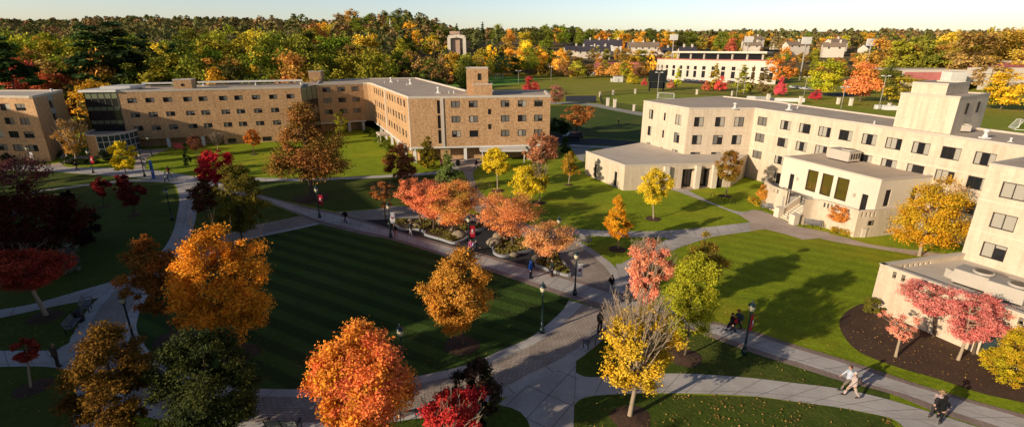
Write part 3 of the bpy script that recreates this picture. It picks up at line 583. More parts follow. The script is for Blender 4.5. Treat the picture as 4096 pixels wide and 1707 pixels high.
# ---------------------------------------------------------------- C : cream hall
C1l, Cc, Ci = (23.8,90.32), (28.05,78.76), (38.49,78.77); Ce = (52.26,38.17); C0_ = Ci; ZC = 11  # main block, windows and rooftop tower scaled about the camera, values baked in
tC = thing('cream_hall', 'long cream masonry hall with stepped rooftop tower and terraced front pavilion', 'building', (38,62,0))
wc1 = [(9.23,10.69,8.16,9.78),(9.28,10.69,5.2,6.88),(9.23,10.69,2.38,4.06),(1.91,3.1,8.18,9.81),(1.91,3.1,5.25,6.88),(1.91,3.1,2.38,4.01)]; wcs = [(6.14,6.63,8.4,9.7),(6.14,6.63,5.47,6.77),(6.14,6.63,2.54,3.84)]
wt = [(1.01,2.57,8.18,9.7),(1.01,2.57,5.31,6.83),(1.01,2.57,2.54,4.06),(4.37,5.93,8.18,9.7),(4.37,5.93,5.31,6.83),(4.37,5.93,2.54,4.06),(7.41,8.97,8.18,9.7),(7.41,8.97,5.31,6.83),(7.41,8.97,2.54,4.06)]
wcl = [(0.87,2.71,8.61,9.94),(0.87,2.71,6.05,7.37),(0.87,2.71,3.41,4.73),(5.26,7.1,8.61,9.94),(5.26,7.1,6.05,7.37),(5.26,7.1,3.41,4.73),(8.57,10.41,8.61,9.94),(8.57,10.41,6.05,7.37),(8.57,10.41,3.41,4.73),(11.71,13.55,8.61,9.94),(11.71,13.55,6.05,7.37),(11.71,13.55,3.41,4.73),(14.8,16.64,8.61,9.94),(14.8,16.64,6.05,7.37),(14.8,16.64,3.41,4.73),(17.95,19.79,8.61,9.94),(17.95,19.79,6.05,7.37),(17.95,19.79,3.41,4.73),(20.93,22.77,8.61,9.94),(20.93,22.77,6.05,7.37),(20.93,22.77,3.41,4.73),(23.96,25.81,8.61,9.94),(23.96,25.81,6.05,7.37),(23.96,25.81,3.41,4.73),(27,28.84,8.61,9.94),(27,28.84,6.05,7.37),(27,28.84,3.41,4.73),(30.09,31.93,8.61,9.94),(30.09,31.93,6.05,7.37),(30.09,31.93,3.41,4.73),(5.75,7.05,0.37,2.11)]
wb = MB(); facade(wb, C1l, Cc, 0, ZC, wc1+wcs); facade(wb, Cc, Ci, 0, ZC, wt); facade(wb, C0_, Ce, 0, ZC, wcl)
cb = [(41.75,99.21),(46.84,89.56),(52.26,67.55),(56.6,53.67),(62.89,39.03)]
for a, b in zip([Ce]+cb[::-1], cb[::-1]+[C1l]): facade(wb, a, b, 0, ZC, [])
wb.build('wall', M['block'], tC)
for i, w in enumerate(wc1): window(tC, C1l, Cc, w, 'cslide', [6,1,7,5,4,7][i % 6])
for w in wcs: window(tC, C1l, Cc, w, 'one', 0, 'small_window')
for i, w in enumerate(wt): window(tC, Cc, Ci, w, 'cslide', [4,4,0,4,1,4,7][i % 7])
for i, w in enumerate(wcl): window(tC, C0_, Ce, w, 'three' if i > 2 else 'cslide', [2,0,3,1,2,0,1,0][i*3 % 8] if i > 2 else 3)
k = MB()
for a, b, s0, s1 in ((Cc,Ci,0,10.4),(C0_,Ce,0,41)):                   # faint floor courses
    for z in (7.58,4.71): k.bar((*along(a,b,s0,-.015),z),(*along(a,b,s1,-.015),z),.06,.09)
k.build('string_course', M['stone'], tC)
poly = [C1l,Cc,Ci,Ce]+cb[::-1]
cm = MB(); coping(cm, poly, ZC-.12, .35, .3, .03); cm.build('coping', M['coping'], tC)
mb = MB(); pc = ccw(poly)
for t in tessellate_polygon([[Vector((*p,0)) for p in pc]]):
    q = [pc[i] for i in t]
    if (q[1][0]-q[0][0])*(q[2][1]-q[0][1])-(q[1][1]-q[0][1])*(q[2][0]-q[0][0]) < 0: q.reverse()
    mb.face([(*p,ZC-.02) for p in q], 0)
mb.build('roof', M['roof'], tC)
tw = penthouse(tC, [(45.87,59.26),(48.58,54.32),(55.73,58.55),(53.02,63.54)], ZC-.05, 14.96, M['block'], 'rooftop_tower')
t2 = penthouse(tC, [(47.44,59.85),(49.06,56.82),(54.43,60.07),(52.81,63.21)], 14.9, 16.15, M['block'], 'rooftop_tower')
for s in (2.2,5.3): window(tC, (48.58,54.32), (55.73,58.55), (s,s+.6,13.06,14.25), 'one', 0, 'tower_window', rec=-.14)
k = MB()
for s in (2.1,3.6): k.prism([along((45.87,59.26),(48.58,54.32),s,-.03),along((45.87,59.26),(48.58,54.32),s+.05,-.03),along((45.87,59.26),(48.58,54.32),s+.05,.02),along((45.87,59.26),(48.58,54.32),s,.02)], ZC+.3, 14.88)
k.build('joint_strip', M['stone'], tC)
for p in ((4,278,700),(4,1680,900),(3,1680,690)): g_ = G(p, ZC); vent(tC, g_[0], g_[1], ZC-.02, .9)
for p in ((4,888,800),(4,1865,925),(4,340,690)): g_ = G(p, ZC); vent(tC, g_[0], g_[1], ZC-.02, .4)
def hvac(par, c, rot, sx, sy, sz, z, name='air_handler'):
    Mx = Matrix.Translation((c[0],c[1],z)) @ Matrix.Rotation(rot,4,'Z'); t = MB()
    t.box(-sx/2,sx/2,-sy/2,sy/2,.15,sz,0,Mx); t.box(-sx/2+.1,sx/2-.1,-sy/2+.1,sy/2-.1,0,.15,1,Mx)
    o = t.build(name, [M['hvac'], M['frame']], par)
    tp = MB(); tp.box(-sx/2-.02,sx/2+.02,-sy/2-.02,sy/2+.02,sz,sz+.05,0,Mx); tp.build('shade_toned_top', M['concrete'], o); sz += .05  # added darker top, shading put into its colour for contrast
    f = MB(); f.lathe([(.42*min(sx,sy),sz),(.42*min(sx,sy),sz+.12),(.34*min(sx,sy),sz+.13)], 16); f.tube([(0,0,sz+.13),(0,0,sz+.135)], .33*min(sx,sy), 16, 1)
    for v in f.v[:]: pass
    f.v = [tuple(Mx @ Vector((v[0]+sx*.2, v[1], v[2]))) for v in f.v]; f.build('fan', [M['hvac'], M['black']], o)
    h = MB()
    h.face([tuple(Mx @ Vector(q)) for q in ((-sx/2-.02,-sy*.4,.25),(-sx/2-.38,-sy*.4,.3),(-sx/2-.38,sy*.4,.3),(-sx/2-.02,sy*.4,.25))]); h.face([tuple(Mx @ Vector(q)) for q in ((-sx/2-.38,-sy*.4,.3),(-sx/2-.02,-sy*.4,sz*.8),(-sx/2-.02,sy*.4,sz*.8),(-sx/2-.38,sy*.4,.3))])
    h.face([tuple(Mx @ Vector(q)) for q in ((-sx/2-.02,-sy*.4,.25),(-sx/2-.02,-sy*.4,sz*.8),(-sx/2-.38,-sy*.4,.3))]); h.face([tuple(Mx @ Vector(q)) for q in ((-sx/2-.02,sy*.4,.25),(-sx/2-.38,sy*.4,.3),(-sx/2-.02,sy*.4,sz*.8))])
    h.build('intake_hood', M['hvac'], o)
    for i in range(4): y = -sy*.35+i*sy*.22; h = MB(); h.box(sx/2,sx/2+.02,y,y+sy*.13,sz*.3,sz*.8,0,Mx); h.build('grille', M['frame'], o)
    return o
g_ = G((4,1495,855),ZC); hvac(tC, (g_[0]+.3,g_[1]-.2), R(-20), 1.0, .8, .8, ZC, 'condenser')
# low front wing with entrance
w0, w1, w2, w3 = (12.3,80.5), (16.55,70.25), (33.3,72.3), (23.8,85.2)
wb = MB(); dl = [(2.9,3.5,.1,2.3),(8.6,9.3,.1,2.4)]; facade(wb, w0, w1, 0, 3.75, dl); e1 = [(9.0,11.0,0,3.0),(11.7,13.5,0,3.0),(14.0,15.6,0,3.0)]
facade(wb, w1, w2, 0, 3.75, e1, depth=1.2); facade(wb, w3, w0, 0, 3.75, []); facade(wb, w2, (38.6,78.9), 0, 3.75, [])
wb.build('front_wing', M['block'], tC)
for w in dl: window(tC, w0, w1, w, 'one', 0, 'door')
for w in e1: window(tC, w1, w2, w, 'grid', 0, 'glazed_entrance', rec=1.1)
for s in (6.0,10.9,13.6): k = MB(); k.prism([along(w1,w2,s,-.5),along(w1,w2,s+.75,-.5),along(w1,w2,s+.75,.0),along(w1,w2,s,.0)], 0, 3.55); k.build('pier', M['stone'], tC)
k = MB(); coping(k, [w0,w1,w2], 3.65, .35, .28, .04, closed=False); k.build('coping', M['coping'], tC); roof_sheet(tC, [w0,w1,w2,(39,79.5),(27,92)], 3.72, M['roof_lt'])
# pavilion on its terrace
pR, pL, pB = (40.17,51.6), (36.1,64.0), (48.2,53.6); pBL = (44.5,67.0)
PF = 13.05; wp = [(PF-9.1,PF-7.6,3.0,5.65),(PF-7.03,PF-5.55,3.0,5.65),(PF-5.02,PF-3.5,3.0,5.65)]; dp = [(PF-11.62,PF-10.95,2.4,4.5),(PF-1.72,PF-1.0,2.4,4.5)]
wps = [(1.0,1.75,3.4,5.3),(4.7,5.5,3.4,5.3)]
wb = MB(); facade(wb, pL, pR, 0, 6.5, wp+dp); facade(wb, pR, pB, 0, 6.5, wps); facade(wb, pBL, pL, 0, 6.5, [])
opv = wb.build('pavilion', M['stone'], tC)
for w in wp: window(tC, pL, pR, w, 'big', 5, 'tall_window')
for w in dp: window(tC, pL, pR, w, 'one', 0, 'terrace_door')
for w in wps: window(tC, pR, pB, w, 'grid', 0, 'side_window')
k = MB(); coping(k, [pL,pR,pB], 6.42, .35, .16, .05, closed=False); k.build('coping', M['coping'], opv); roof_sheet(tC, [pL,pR,pB,pBL], 6.46, M['roof'], 'pavilion_roof')
for s in (2.7, PF-2.55):
    k = MB(); a = along(pL,pR,s,-.1); k.box(a[0]-.1,a[0]+.1,a[1]-.1,a[1]+.1,3.9,4.3); k.build('wall_lamp', M['coping'], opv)
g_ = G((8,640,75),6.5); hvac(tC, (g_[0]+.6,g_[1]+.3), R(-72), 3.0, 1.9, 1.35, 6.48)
def terrace(name, path, ztop, slots, base=0.):
    """curved parapet wall with slot openings, following path at constant top"""
    t = MB(); P = resample(cr(path), 60); u = 0
    for i, (a, b) in enumerate(zip(P, P[1:])):
        e, L = ev(a, b); o = (e[1]*.0, -e[0]*.0); inn = (-e[1]*.28, e[0]*.28); z1 = ztop(i/60); z2 = ztop((i+1)/60)
        hole = any(s0 <= i < s1 for s0, s1 in slots)
        zs = [(base, z1-.75, z2-.75), (z1-.2, z1, z2)] if hole else [(base, z1, z2)]
        for z0, za, zb in zs:
            zc = z0 if z0 == base else zb-.2
            for off, fl in (((0,0),0),(inn,1)):
                q = [(a[0]+off[0],a[1]+off[1],z0),(b[0]+off[0],b[1]+off[1],zc),(b[0]+off[0],b[1]+off[1],zb),(a[0]+off[0],a[1]+off[1],za)]
                uv = [(u,z0),(u+L,z0),(u+L,zb),(u,za)]; t.face(q[::-1] if fl else q, 0, uv[::-1] if fl else uv)
            t.face([(*a,za),(*b,zb),(b[0]+inn[0],b[1]+inn[1],zb),(a[0]+inn[0],a[1]+inn[1],za)], 1)
            if hole and z0 != base: t.face([(*a,z0),(a[0]+inn[0],a[1]+inn[1],z0),(b[0]+inn[0],b[1]+inn[1],zc),(*b,zc)], 0)
        if hole != any(s0 <= i+1 < s1 for s0, s1 in slots): t.face([(*b,z2-.75),(*b,z2-.2),(b[0]+inn[0],b[1]+inn[1],z2-.2),(b[0]+inn[0],b[1]+inn[1],z2-.75)], 0)
        u += L
    return t.build(name, [M['block'], M['coping']], tC)
tl = [(36.3,66.6),(34.7,65.2),(34.0,63.2),(33.85,61.2),(34.35,59.6),(34.45,58.9)]
terrace('terrace_wall', tl, lambda f: 3.15, [(12+4*i,14+4*i) for i in range(10)])
trr = [(34.75,55.3),(35.9,55.3),(36.7,54.6),(37.3,53.4),(38.2,51.2)]
terrace('terrace_wall', trr, lambda f: 3.15, [(20+4*i,22+4*i) for i in range(8)])
terrace('terrace_wall', [(38.2,51.2),(40.5,51.38),(45.2,52.6)], lambda f: 3.15, [(3,5),(7,9),(11,13),(15,17)])
k = MB(); k.prism([(34.4,59.2),(34.2,61.2),(34.2,63.2),(34.9,65.1),(36.4,66.4),(36.8,64.6),(38.6,58.8)], 0, 2.38); k.prism([(36.3,55.3),(37.4,53.6),(38.4,51.6),(45,53.0),(44.5,55),(39.6,56.5)], 0, 2.38); k.build('terrace_floor', M['concrete'], tC)
for w in ((2.6,3.5,.35,2.0),): window(tC, (39.2,51.1), (45.2,52.6), w, 'grid', 0, 'basement_window', rec=-.12)
window(tC, (39.2,51.1), (45.2,52.6), (.3,.95,1.45,1.95), 'one', 0, 'basement_vent', rec=-.12)
# stairs: straight flight from the plaza to a landing, two flights up to the terraces
ua, ub = (33.55,58.3), (34.0,55.55); ed = Vector((1.9,.55)).normalized(); sm_ = MB(); n = 9
for i in range(n):
    d0 = ed*(.32*i); z = .165*(i+1)
    q = [(ua[0]+d0.x,ua[1]+d0.y),(ub[0]+d0.x,ub[1]+d0.y),(ub[0]+ed.x*3.6,ub[1]+ed.y*3.6),(ua[0]+ed.x*3.6,ua[1]+ed.y*3.6)]
    sm_.prism(q, .165*i-.001 if i else 0, z)
lz = .165*n
for i in range(5):                                              # upper left flight
    z0 = lz+.18*i; a = Vector((36.35,59.4))+Vector((-.15,.37))*i*.9; sm_.prism([(a.x,a.y),(a.x+1.6,a.y+.4),(a.x+.6,a.y+2.2),(a.x-1.0,a.y+1.8)], 0, z0+.18)
sm_.build('stairs', M['stone'], tC)
for (bx, by), (dx, dy), nm in ((ua,(34.4,58.95),'l'),(ub,(34.75,55.3),'r')):
    k = MB(); k.box(-.38,.38,-.38,.38,0,1.15,M=Matrix.Translation((bx-.1,by,0)) @ Matrix.Rotation(R(15),4,'Z')); k.box(-.43,.43,-.43,.43,1.15,1.27,M=Matrix.Translation((bx-.1,by,0)) @ Matrix.Rotation(R(15),4,'Z')); k.build('stair_pier', M['stone'], tC)
    k = MB(); e2 = Vector((bx+ed.x*2.9, by+ed.y*2.9)); a = Vector((bx+.2,by)); nrm = Vector((-ed.y,ed.x))*.15
    for sgn in (1,):
        pts = [(a.x,a.y,0),(e2.x,e2.y,0),(e2.x,e2.y,2.55),(a.x,a.y,1.0)]
        f1 = [(p[0]+nrm.x,p[1]+nrm.y,p[2]) for p in pts]; f0 = [(p[0]-nrm.x,p[1]-nrm.y,p[2]) for p in pts]
        k.face(f0); k.face(f1[::-1]); k.face([f0[3],f0[2],f1[2],f1[3]],1); k.face([f0[0],f0[3],f1[3],f1[0]]); k.face([f0[2],f0[1],f1[1],f1[2]])
    k.build('stair_wall', [M['block'], M['coping']], tC)
k = MB()
for i in range(7):
    p = Vector((34.6,60.2,2.4)).lerp(Vector((36.6,58.6,1.5)), i/6); k.bar(p, p+Vector((0,0,.95)), .05, .05)
k.bar((34.6,60.2,3.3),(36.6,58.6,2.4),.06,.06); k.bar((34.6,60.2,2.85),(36.6,58.6,1.95),.05,.05)
for s in (.5,): a = Vector((*ua,0)).lerp(Vector((*ub,0)), s); k.bar(a+Vector((.1,0,0)), a+Vector((.1,0,.95)), .05,.05); k.bar(a+Vector((ed.x*2.8,ed.y*2.8,1.45)), a+Vector((ed.x*2.8,ed.y*2.8,2.4)), .05,.05); k.bar(a+Vector((.1,0,.95)), a+Vector((ed.x*2.8,ed.y*2.8,2.4)),.05,.05)
k.build('handrail', M['black'], tC)
# ---------------------------------------------------------------- E : near cream wing on the right
Ec = (37.5,37.7); dE = (.41,-.912); E1 = (Ec[0]+dE[0]*14, Ec[1]+dE[1]*14); E2 = (Ec[0]+.912*11, Ec[1]+.41*11); E3 = (E1[0]+.912*11, E1[1]+.41*11)
tE = thing('cream_hall', 'near cream wing at the right edge above a low roof with two air units', 'building', (38,33,0))
we = [(s,s+1.52,z,z+1.25) for s in (1.12,4.6,8.1,11.4) for z in (9.05,6.58,4.1)]
wb = MB(); facade(wb, Ec, E1, 0, 11.45, we); facade(wb, E2, Ec, 0, 11.45, []); facade(wb, E1, E3, 0, 11.45, []); facade(wb, E3, E2, 0, 11.45, []); wb.build('wall', M['block'], tE)
for i, w in enumerate(we): window(tE, Ec, E1, w, 'cslide', [6,6,5][i] if i < 3 else [5,6,4,7][i % 4])
k = MB(); coping(k, [Ec,E1,E3,E2], 11.38, .35, .16, .04); k.build('coping', M['coping'], tE); roof_sheet(tE, [Ec,E1,E3,E2], 11.42, M['roof'])
k = MB()
for z in (6.1,8.6): k.bar((*along(Ec,E1,0,-.015),z),(*along(Ec,E1,14,-.015),z),.06,.08)
k.build('string_course', M['stone'], tE)
l0, l1 = (29.2,35.55), (29.2+3.6/8.68*16, 35.55-7.9/8.68*16); l2 = (37.5,37.75)
def slotted(name, a, b, z1, slots, par, thick=.3):
    e, L = ev(a, b); ins = (-e[1]*thick, e[0]*thick); t = MB(); wl_ = [(s,s+.26,z1-.75,z1-.2) for s in slots]
    facade(t, a, b, 0, z1, wl_, depth=thick); a2 = (a[0]+ins[0],a[1]+ins[1]); b2 = (b[0]+ins[0],b[1]+ins[1]); facade(t, b2, a2, 3.3, z1, [(L-s-.26,L-s,c,d) for s,_,c,d in wl_], depth=.001)
    o = t.build(name, M['block'], par); k = MB(); k.bar((*along(a,b,-.05,thick/2),z1+.03),(*along(a,b,L+.05,thick/2),z1+.03),thick+.08,.1); k.build('coping', M['coping'], o); return o
slotted('parapet_wall', l0, l1, 3.85, [1.0+.62*i for i in range(7)]+[6.0+.62*i for i in range(5)]+[10+.62*i for i in range(6)], tE)
slotted('parapet_wall', l2, l0, 3.85, [3.6+.55*i for i in range(6)], tE)
roof_sheet(tE, [l0,l1,along(Ec,E1,13.9),Ec], 3.4, M['roof_lt'], 'low_roof')
window(tE, l0, l1, (7.2,9.2,.1,2.0), 'grid', 3, 'basement_window', rec=-.13)
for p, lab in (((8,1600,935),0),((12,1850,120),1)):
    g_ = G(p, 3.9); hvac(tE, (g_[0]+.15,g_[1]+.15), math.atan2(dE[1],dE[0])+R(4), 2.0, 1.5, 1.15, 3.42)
k = MB(); g_ = G((8,1460,870), 3.9); k.box(g_[0]-.4,g_[0]+.4,g_[1]-.3,g_[1]+.3,3.42,4.1); k.build('vent_box', M['hvac'], tE)
# ================================================================ TREES
PROF = {'round':[(0,.5),(.2,.9),(.45,1),(.7,.86),(.9,.5),(1,.12)], 'oval':[(0,.35),(.25,.86),(.5,1),(.75,.78),(.92,.4),(1,.05)],
 'cone':[(0,.55),(.12,1),(.4,.82),(.7,.46),(1,.04)], 'vase':[(0,.15),(.3,.62),(.6,.95),(.8,1),(.95,.75),(1,.45)],
 'umbrella':[(0,.22),(.3,.62),(.6,1),(.85,.82),(1,.35)], 'column':[(0,.7),(.3,1),(.7,.8),(1,.15)], 'dome':[(0,.92),(.4,1),(.75,.74),(1,.25)]}
def leaf_mesh(name, prof, H, W, zb, n, leaf, clumps, seed, fill=.45, spread=.10, lean=(0,0), holes=0., flat=.7, up=.3):
    """crown of many small leaf faces gathered in clumps through the crown volume; origin at the trunk foot"""
    rg = np.random.default_rng(seed); T = np.array(PROF[prof]); ch = H-zb
    t = rg.random(clumps*6); r = np.interp(t, T[:,0], T[:,1]); keep = rg.random(t.size) < (.25+.75*r); t = t[keep][:clumps]; K = t.size
    lob = 1+.16*np.sin(rg.random()*6+np.arange(K)*2.4)
    r = np.interp(t, T[:,0], T[:,1])*W/2*.80; ang = rg.random(K)*2*np.pi
    rad = r*(fill+(1-fill)*rg.random(K)**.45); ph_ = rg.random(6)*6.28; off = 1+.15*np.sin(ang*2+ph_[0]+t*3)+.13*np.sin(ang*3-t*5+ph_[1])+.12*np.sin(ang*5+t*9+ph_[2])+.08*rg.normal(size=K)
    c = np.stack([np.cos(ang)*rad*off, np.sin(ang)*rad*off, zb+t*ch*(.93+.06*np.sin(3*ang+ph_[3]))], 1); gap = np.sin(3*ang+5*t+ph_[4])*np.sin(8*t+ph_[5]) > .62; c = c[~gap] if (~gap).sum() > 8 else c; K = len(c); crad = W*spread*(.5+1.0*rg.random(K))
    ci = rg.choice(K, n, p=(crad**1.5)/np.sum(crad**1.5)); g = rg.normal(size=(n,3)); g /= np.maximum(1e-6, np.linalg.norm(g, axis=1))[:,None]
    g *= (rg.random(n)**.5)[:,None]*(.55+.75*rg.random(n))[:,None]
    P = c[ci]+g*crad[ci][:,None]*np.array([1,1,flat]); P[:,2] = np.clip(P[:,2], zb*.85, H*1.03)
    P[:,0] += lean[0]*(P[:,2]/H); P[:,1] += lean[1]*(P[:,2]/H)
    outv = P-np.array([lean[0]*.6, lean[1]*.6, zb+ch*.35]); outv /= np.maximum(1e-6, np.linalg.norm(outv, axis=1))[:,None]
    nrm = outv*.55+rg.normal(size=(n,3))*.55; nrm[:,2] += up; nrm /= np.linalg.norm(nrm, axis=1)[:,None]
    a = np.cross(nrm, rg.normal(size=(n,3))); a /= np.maximum(1e-6, np.linalg.norm(a, axis=1))[:,None]; b = np.cross(nrm, a)
    s = leaf*(.55+.9*rg.random(n)); l = s[:,None]; wd = (s*(.5+.35*rg.random(n)))[:,None]
    V = np.stack([P-a*l*.6, P+b*wd*.5-a*l*.05, P+a*l*.6+nrm*l*.12, P-b*wd*.5-a*l*.05], 1).reshape(-1,3)
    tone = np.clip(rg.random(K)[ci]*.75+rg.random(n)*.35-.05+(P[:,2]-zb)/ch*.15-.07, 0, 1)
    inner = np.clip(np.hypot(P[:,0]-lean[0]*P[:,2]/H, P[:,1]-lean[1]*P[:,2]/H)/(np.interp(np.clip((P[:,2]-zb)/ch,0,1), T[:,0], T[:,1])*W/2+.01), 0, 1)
    shade = np.clip((.62+.5*inner)*(.8+.5*rg.random(n))*(.9+.3*rg.random(K)[ci]), .25, 1.6)*1.18  # inner leaves darkened: crown shade put into the colour
    me = bpy.data.meshes.new(name); me.vertices.add(4*n); me.vertices.foreach_set('co', V.astype('f').ravel()); me.loops.add(4*n); me.loops.foreach_set('vertex_index', np.arange(4*n, dtype='i'))
    me.polygons.add(n); me.polygons.foreach_set('loop_start', np.arange(0,4*n,4,dtype='i')); me.polygons.foreach_set('loop_total', np.full(n,4,'i'))
    at = me.attributes.new('tone','FLOAT','FACE'); at.data.foreach_set('value', tone.astype('f')); at = me.attributes.new('shade','FLOAT','FACE'); at.data.foreach_set('value', shade.astype('f'))
    me.materials.append(M['leaf']); me.update(calc_edges=True); return me, c
def trunk_mesh(H, zb, W, cent, seed, rb, barky='bark', limbs=16, twigs=0, lean=(0,0), multi=1, top=.8, twigr=.02):
    rn = random.Random(seed); mb = MB(); n = 8
    def axis(z): f = z/H; return Vector((lean[0]*f+.12*math.sin(z*.7+seed), lean[1]*f+.12*math.cos(z*.9+seed), z))
    zt = zb+(H-zb)*top
    stems = [(0, 0)] if multi == 1 else [(math.cos(i*6.28/multi+seed)*W*.16, math.sin(i*6.28/multi+seed)*W*.16) for i in range(multi)]
    for sx, sy in stems:
        zs = [-.1, .15, zb*.5, zb, zb+(zt-zb)*.35, zb+(zt-zb)*.7, zt]
        pts = [axis(max(0,z))+Vector((sx, sy, 0))*min(1, z/H*1.6) for z in zs]; pts[0].z = -.1
        mb.tube(pts, [rb*1.5, rb*1.05, rb*.9, rb*.8, rb*.55, rb*.33, rb*.08], n)
    cs = [cent[i] for i in rn.sample(range(len(cent)), min(limbs, len(cent)))]
    for c in cs:
        c = Vector(c)+Vector((lean[0]*c[2]/H, lean[1]*c[2]/H, 0)); z0 = max(zb*.75, min(c.z-.2*math.hypot(c.x, c.y)-.3, zt*.9)); a = axis(z0); mid = a.lerp(c, .5)+Vector((0, 0, -.06*(c-a).length))
        r = rb*.42*(1-.5*(z0-zb)/max(.1, H-zb)); mb.tube([a, mid, c], [r, r*.6, r*.12], 5, cap=False)
    for i in range(twigs):                                           # bare upright twigs showing above the leaves
        an = rn.uniform(0, 6.28); q = rn.random()**.6*W*.40; z0 = zb+(H-zb)*rn.uniform(.2,.55); a = Vector((math.cos(an)*q*.5+lean[0]*z0/H, math.sin(an)*q*.5+lean[1]*z0/H, z0)); e = Vector((math.cos(an)*q*1.3+lean[0], math.sin(an)*q*1.3+lean[1], H*(1.0+.05*rn.random())-(q/W)**2*(H-zb)*1.3))
        m1 = a.lerp(e, .5)+Vector((rn.uniform(-.15,.15), rn.uniform(-.15,.15), 0)); mb.tube([a, m1, e], [twigr*2, twigr*1.3, twigr*.5], 4, cap=False)
        for k in range(5):
            f = rn.uniform(.3,.95); p = a.lerp(e, f); d = (e-a).normalized()*rn.uniform(.5,1.1)*W*.12+Vector((rn.uniform(-1,1), rn.uniform(-1,1), .35))*W*.07; mb.tube([p, p+d], [twigr*.9, twigr*.35], 3, cap=False)
    return mb.mesh('trunk', M[barky])
NEAR = 1.0
def place_tree(name, label, loc, H, W, zb, prof, ca, cb, n=5000, leaf=.26, clumps=70, seed=1, group=None, cat='tree', rb=None, bark='bark', twigs=0, lean=(0,0), multi=1, fill=.4, spread=.10, flat=.7, mulch=0., limbs=16, up=.3, top=.8, twigr=.02):
    t = thing(name, label, cat, (loc[0], loc[1], 0 if len(loc) < 3 else loc[2]), 0, group)
    if name == 'cherry_tree': W *= 1.22
    f = max(.52, min(.8, math.hypot(loc[0], loc[1])/95)); leaf *= f; n = int(n*min(2.6, 1/f**1.6)); clumps = int(clumps*1.25)
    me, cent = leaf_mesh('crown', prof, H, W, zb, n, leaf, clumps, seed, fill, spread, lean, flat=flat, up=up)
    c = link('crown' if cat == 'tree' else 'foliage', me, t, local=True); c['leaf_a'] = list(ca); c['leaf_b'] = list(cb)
    link('trunk' if cat == 'tree' else 'stem', trunk_mesh(H, zb, W, cent, seed, rb or max(.05, W*.022), bark, limbs, twigs, lean, multi, top, twigr), t, local=True)
    if mulch:
        P = [(loc[0]+math.cos(a)*mulch*(1+.1*math.sin(3*a+seed)), loc[1]+math.sin(a)*mulch*(1+.1*math.cos(2*a+seed))) for a in [i*math.pi/10 for i in range(20)]]
        mb = MB(); m2 = len(P)
        for i in range(m2): mb.face([(*P[i], .012), (*P[(i+1) % m2], .012), (loc[0]+(P[(i+1) % m2][0]-loc[0])*.3, loc[1]+(P[(i+1) % m2][1]-loc[1])*.3, .14), (loc[0]+(P[i][0]-loc[0])*.3, loc[1]+(P[i][1]-loc[1])*.3, .14)], sm=True)
        mb.face([(loc[0]+(p[0]-loc[0])*.3, loc[1]+(p[1]-loc[1])*.3, .14) for p in P]); mb.build('mulch_ring', M['mulch'], kind='structure')
    return t
OR=(.74,.29,.016); ORR=(.60,.10,.02); RED=(.52,.035,.025); PINK=(.80,.28,.17); SALM=(.86,.28,.11); YEL=(.74,.54,.025); YG=(.34,.34,.025); GRN=(.075,.12,.02); DGR=(.035,.062,.018); BRO=(.22,.12,.028); DRED=(.14,.014,.016); GOLD=(.66,.38,.025); OLI=(.19,.17,.025); RUST=(.40,.13,.025); BG=(.12,.18,.05); MAR=(.22,.03,.03); TAN=(.36,.24,.10)
def tree(name, label, base, top, xl, xr, bot, prof, ca, cb, **kw):
    b = G(base); H = zat(top, b[1])[2]; my = (top[2] if top[0] == bot[0] else None)
    ul, ur = px(*xl)[0], px(*xr)[0]; vm = (px(*top)[1]+px(*bot)[1])/2
    W = abs(zat((0,ur,vm), b[1])[0]-zat((0,ul,vm), b[1])[0]); zb = max(.2, zat(bot, b[1])[2])
    cx = (zat((0,ur,vm), b[1])[0]+zat((0,ul,vm), b[1])[0])/2
    if 'lean' not in kw: kw['lean'] = (max(-W*.35, min(W*.35, cx-b[0])), 0)
    kw.setdefault('seed', int(abs(b[0])*131+abs(b[1])*17) % 9973)
    return place_tree(name, label, b, H, W, min(zb, H*.8), prof, ca, cb, **kw)
MT = 'maple_tree'
tree(MT,'tall orange maple with bright top beside the shaded oval lawn, left side',(9,1710,545),(5,1600,505),(5,1225,0),(6,145,0),(9,0,375),'round',(.86,.33,.03),(.74,.31,.03),n=15000,leaf=.25,clumps=150,mulch=1.3,fill=.35,twigs=9)
tree(MT,'dull brown maple left of the bright orange one with a lit tip',(9,1235,450),(5,1035,590),(5,850,0),(5,1310,0),(9,0,255),'oval',BRO,RUST,n=9000,leaf=.24,clumps=90,mulch=1.3)
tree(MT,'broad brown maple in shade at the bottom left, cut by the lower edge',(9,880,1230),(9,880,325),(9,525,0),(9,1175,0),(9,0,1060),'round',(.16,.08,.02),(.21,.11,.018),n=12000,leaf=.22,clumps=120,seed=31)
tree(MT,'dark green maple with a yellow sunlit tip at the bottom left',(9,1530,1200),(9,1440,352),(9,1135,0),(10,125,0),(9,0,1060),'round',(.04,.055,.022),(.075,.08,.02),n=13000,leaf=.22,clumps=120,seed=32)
tree(MT,'bright orange and red maple filling the bottom centre',(10,820,1290),(10,720,345),(10,395,0),(10,1235,0),(10,0,1050),'round',(.78,.36,.03),(.78,.16,.08),n=17000,leaf=.23,clumps=150,seed=33,fill=.35)
tree(MT,'amber pyramidal maple standing inside the right end of the oval lawn',(10,1510,490),(6,1520,688),(10,1255,0),(10,1770,0),(10,0,350),'oval',(.54,.23,.035),(.62,.31,.05),n=12000,leaf=.22,clumps=120,mulch=1.25,fill=.35)
tree('small_tree','small dark green tree with reddish leaf tips at the lower centre',(10,1610,1130),(10,1630,598),(10,1402,0),(10,1828,0),(10,0,1010),'round',(.035,.045,.022),(.09,.04,.03),n=5000,leaf=.24,clumps=60,seed=35)
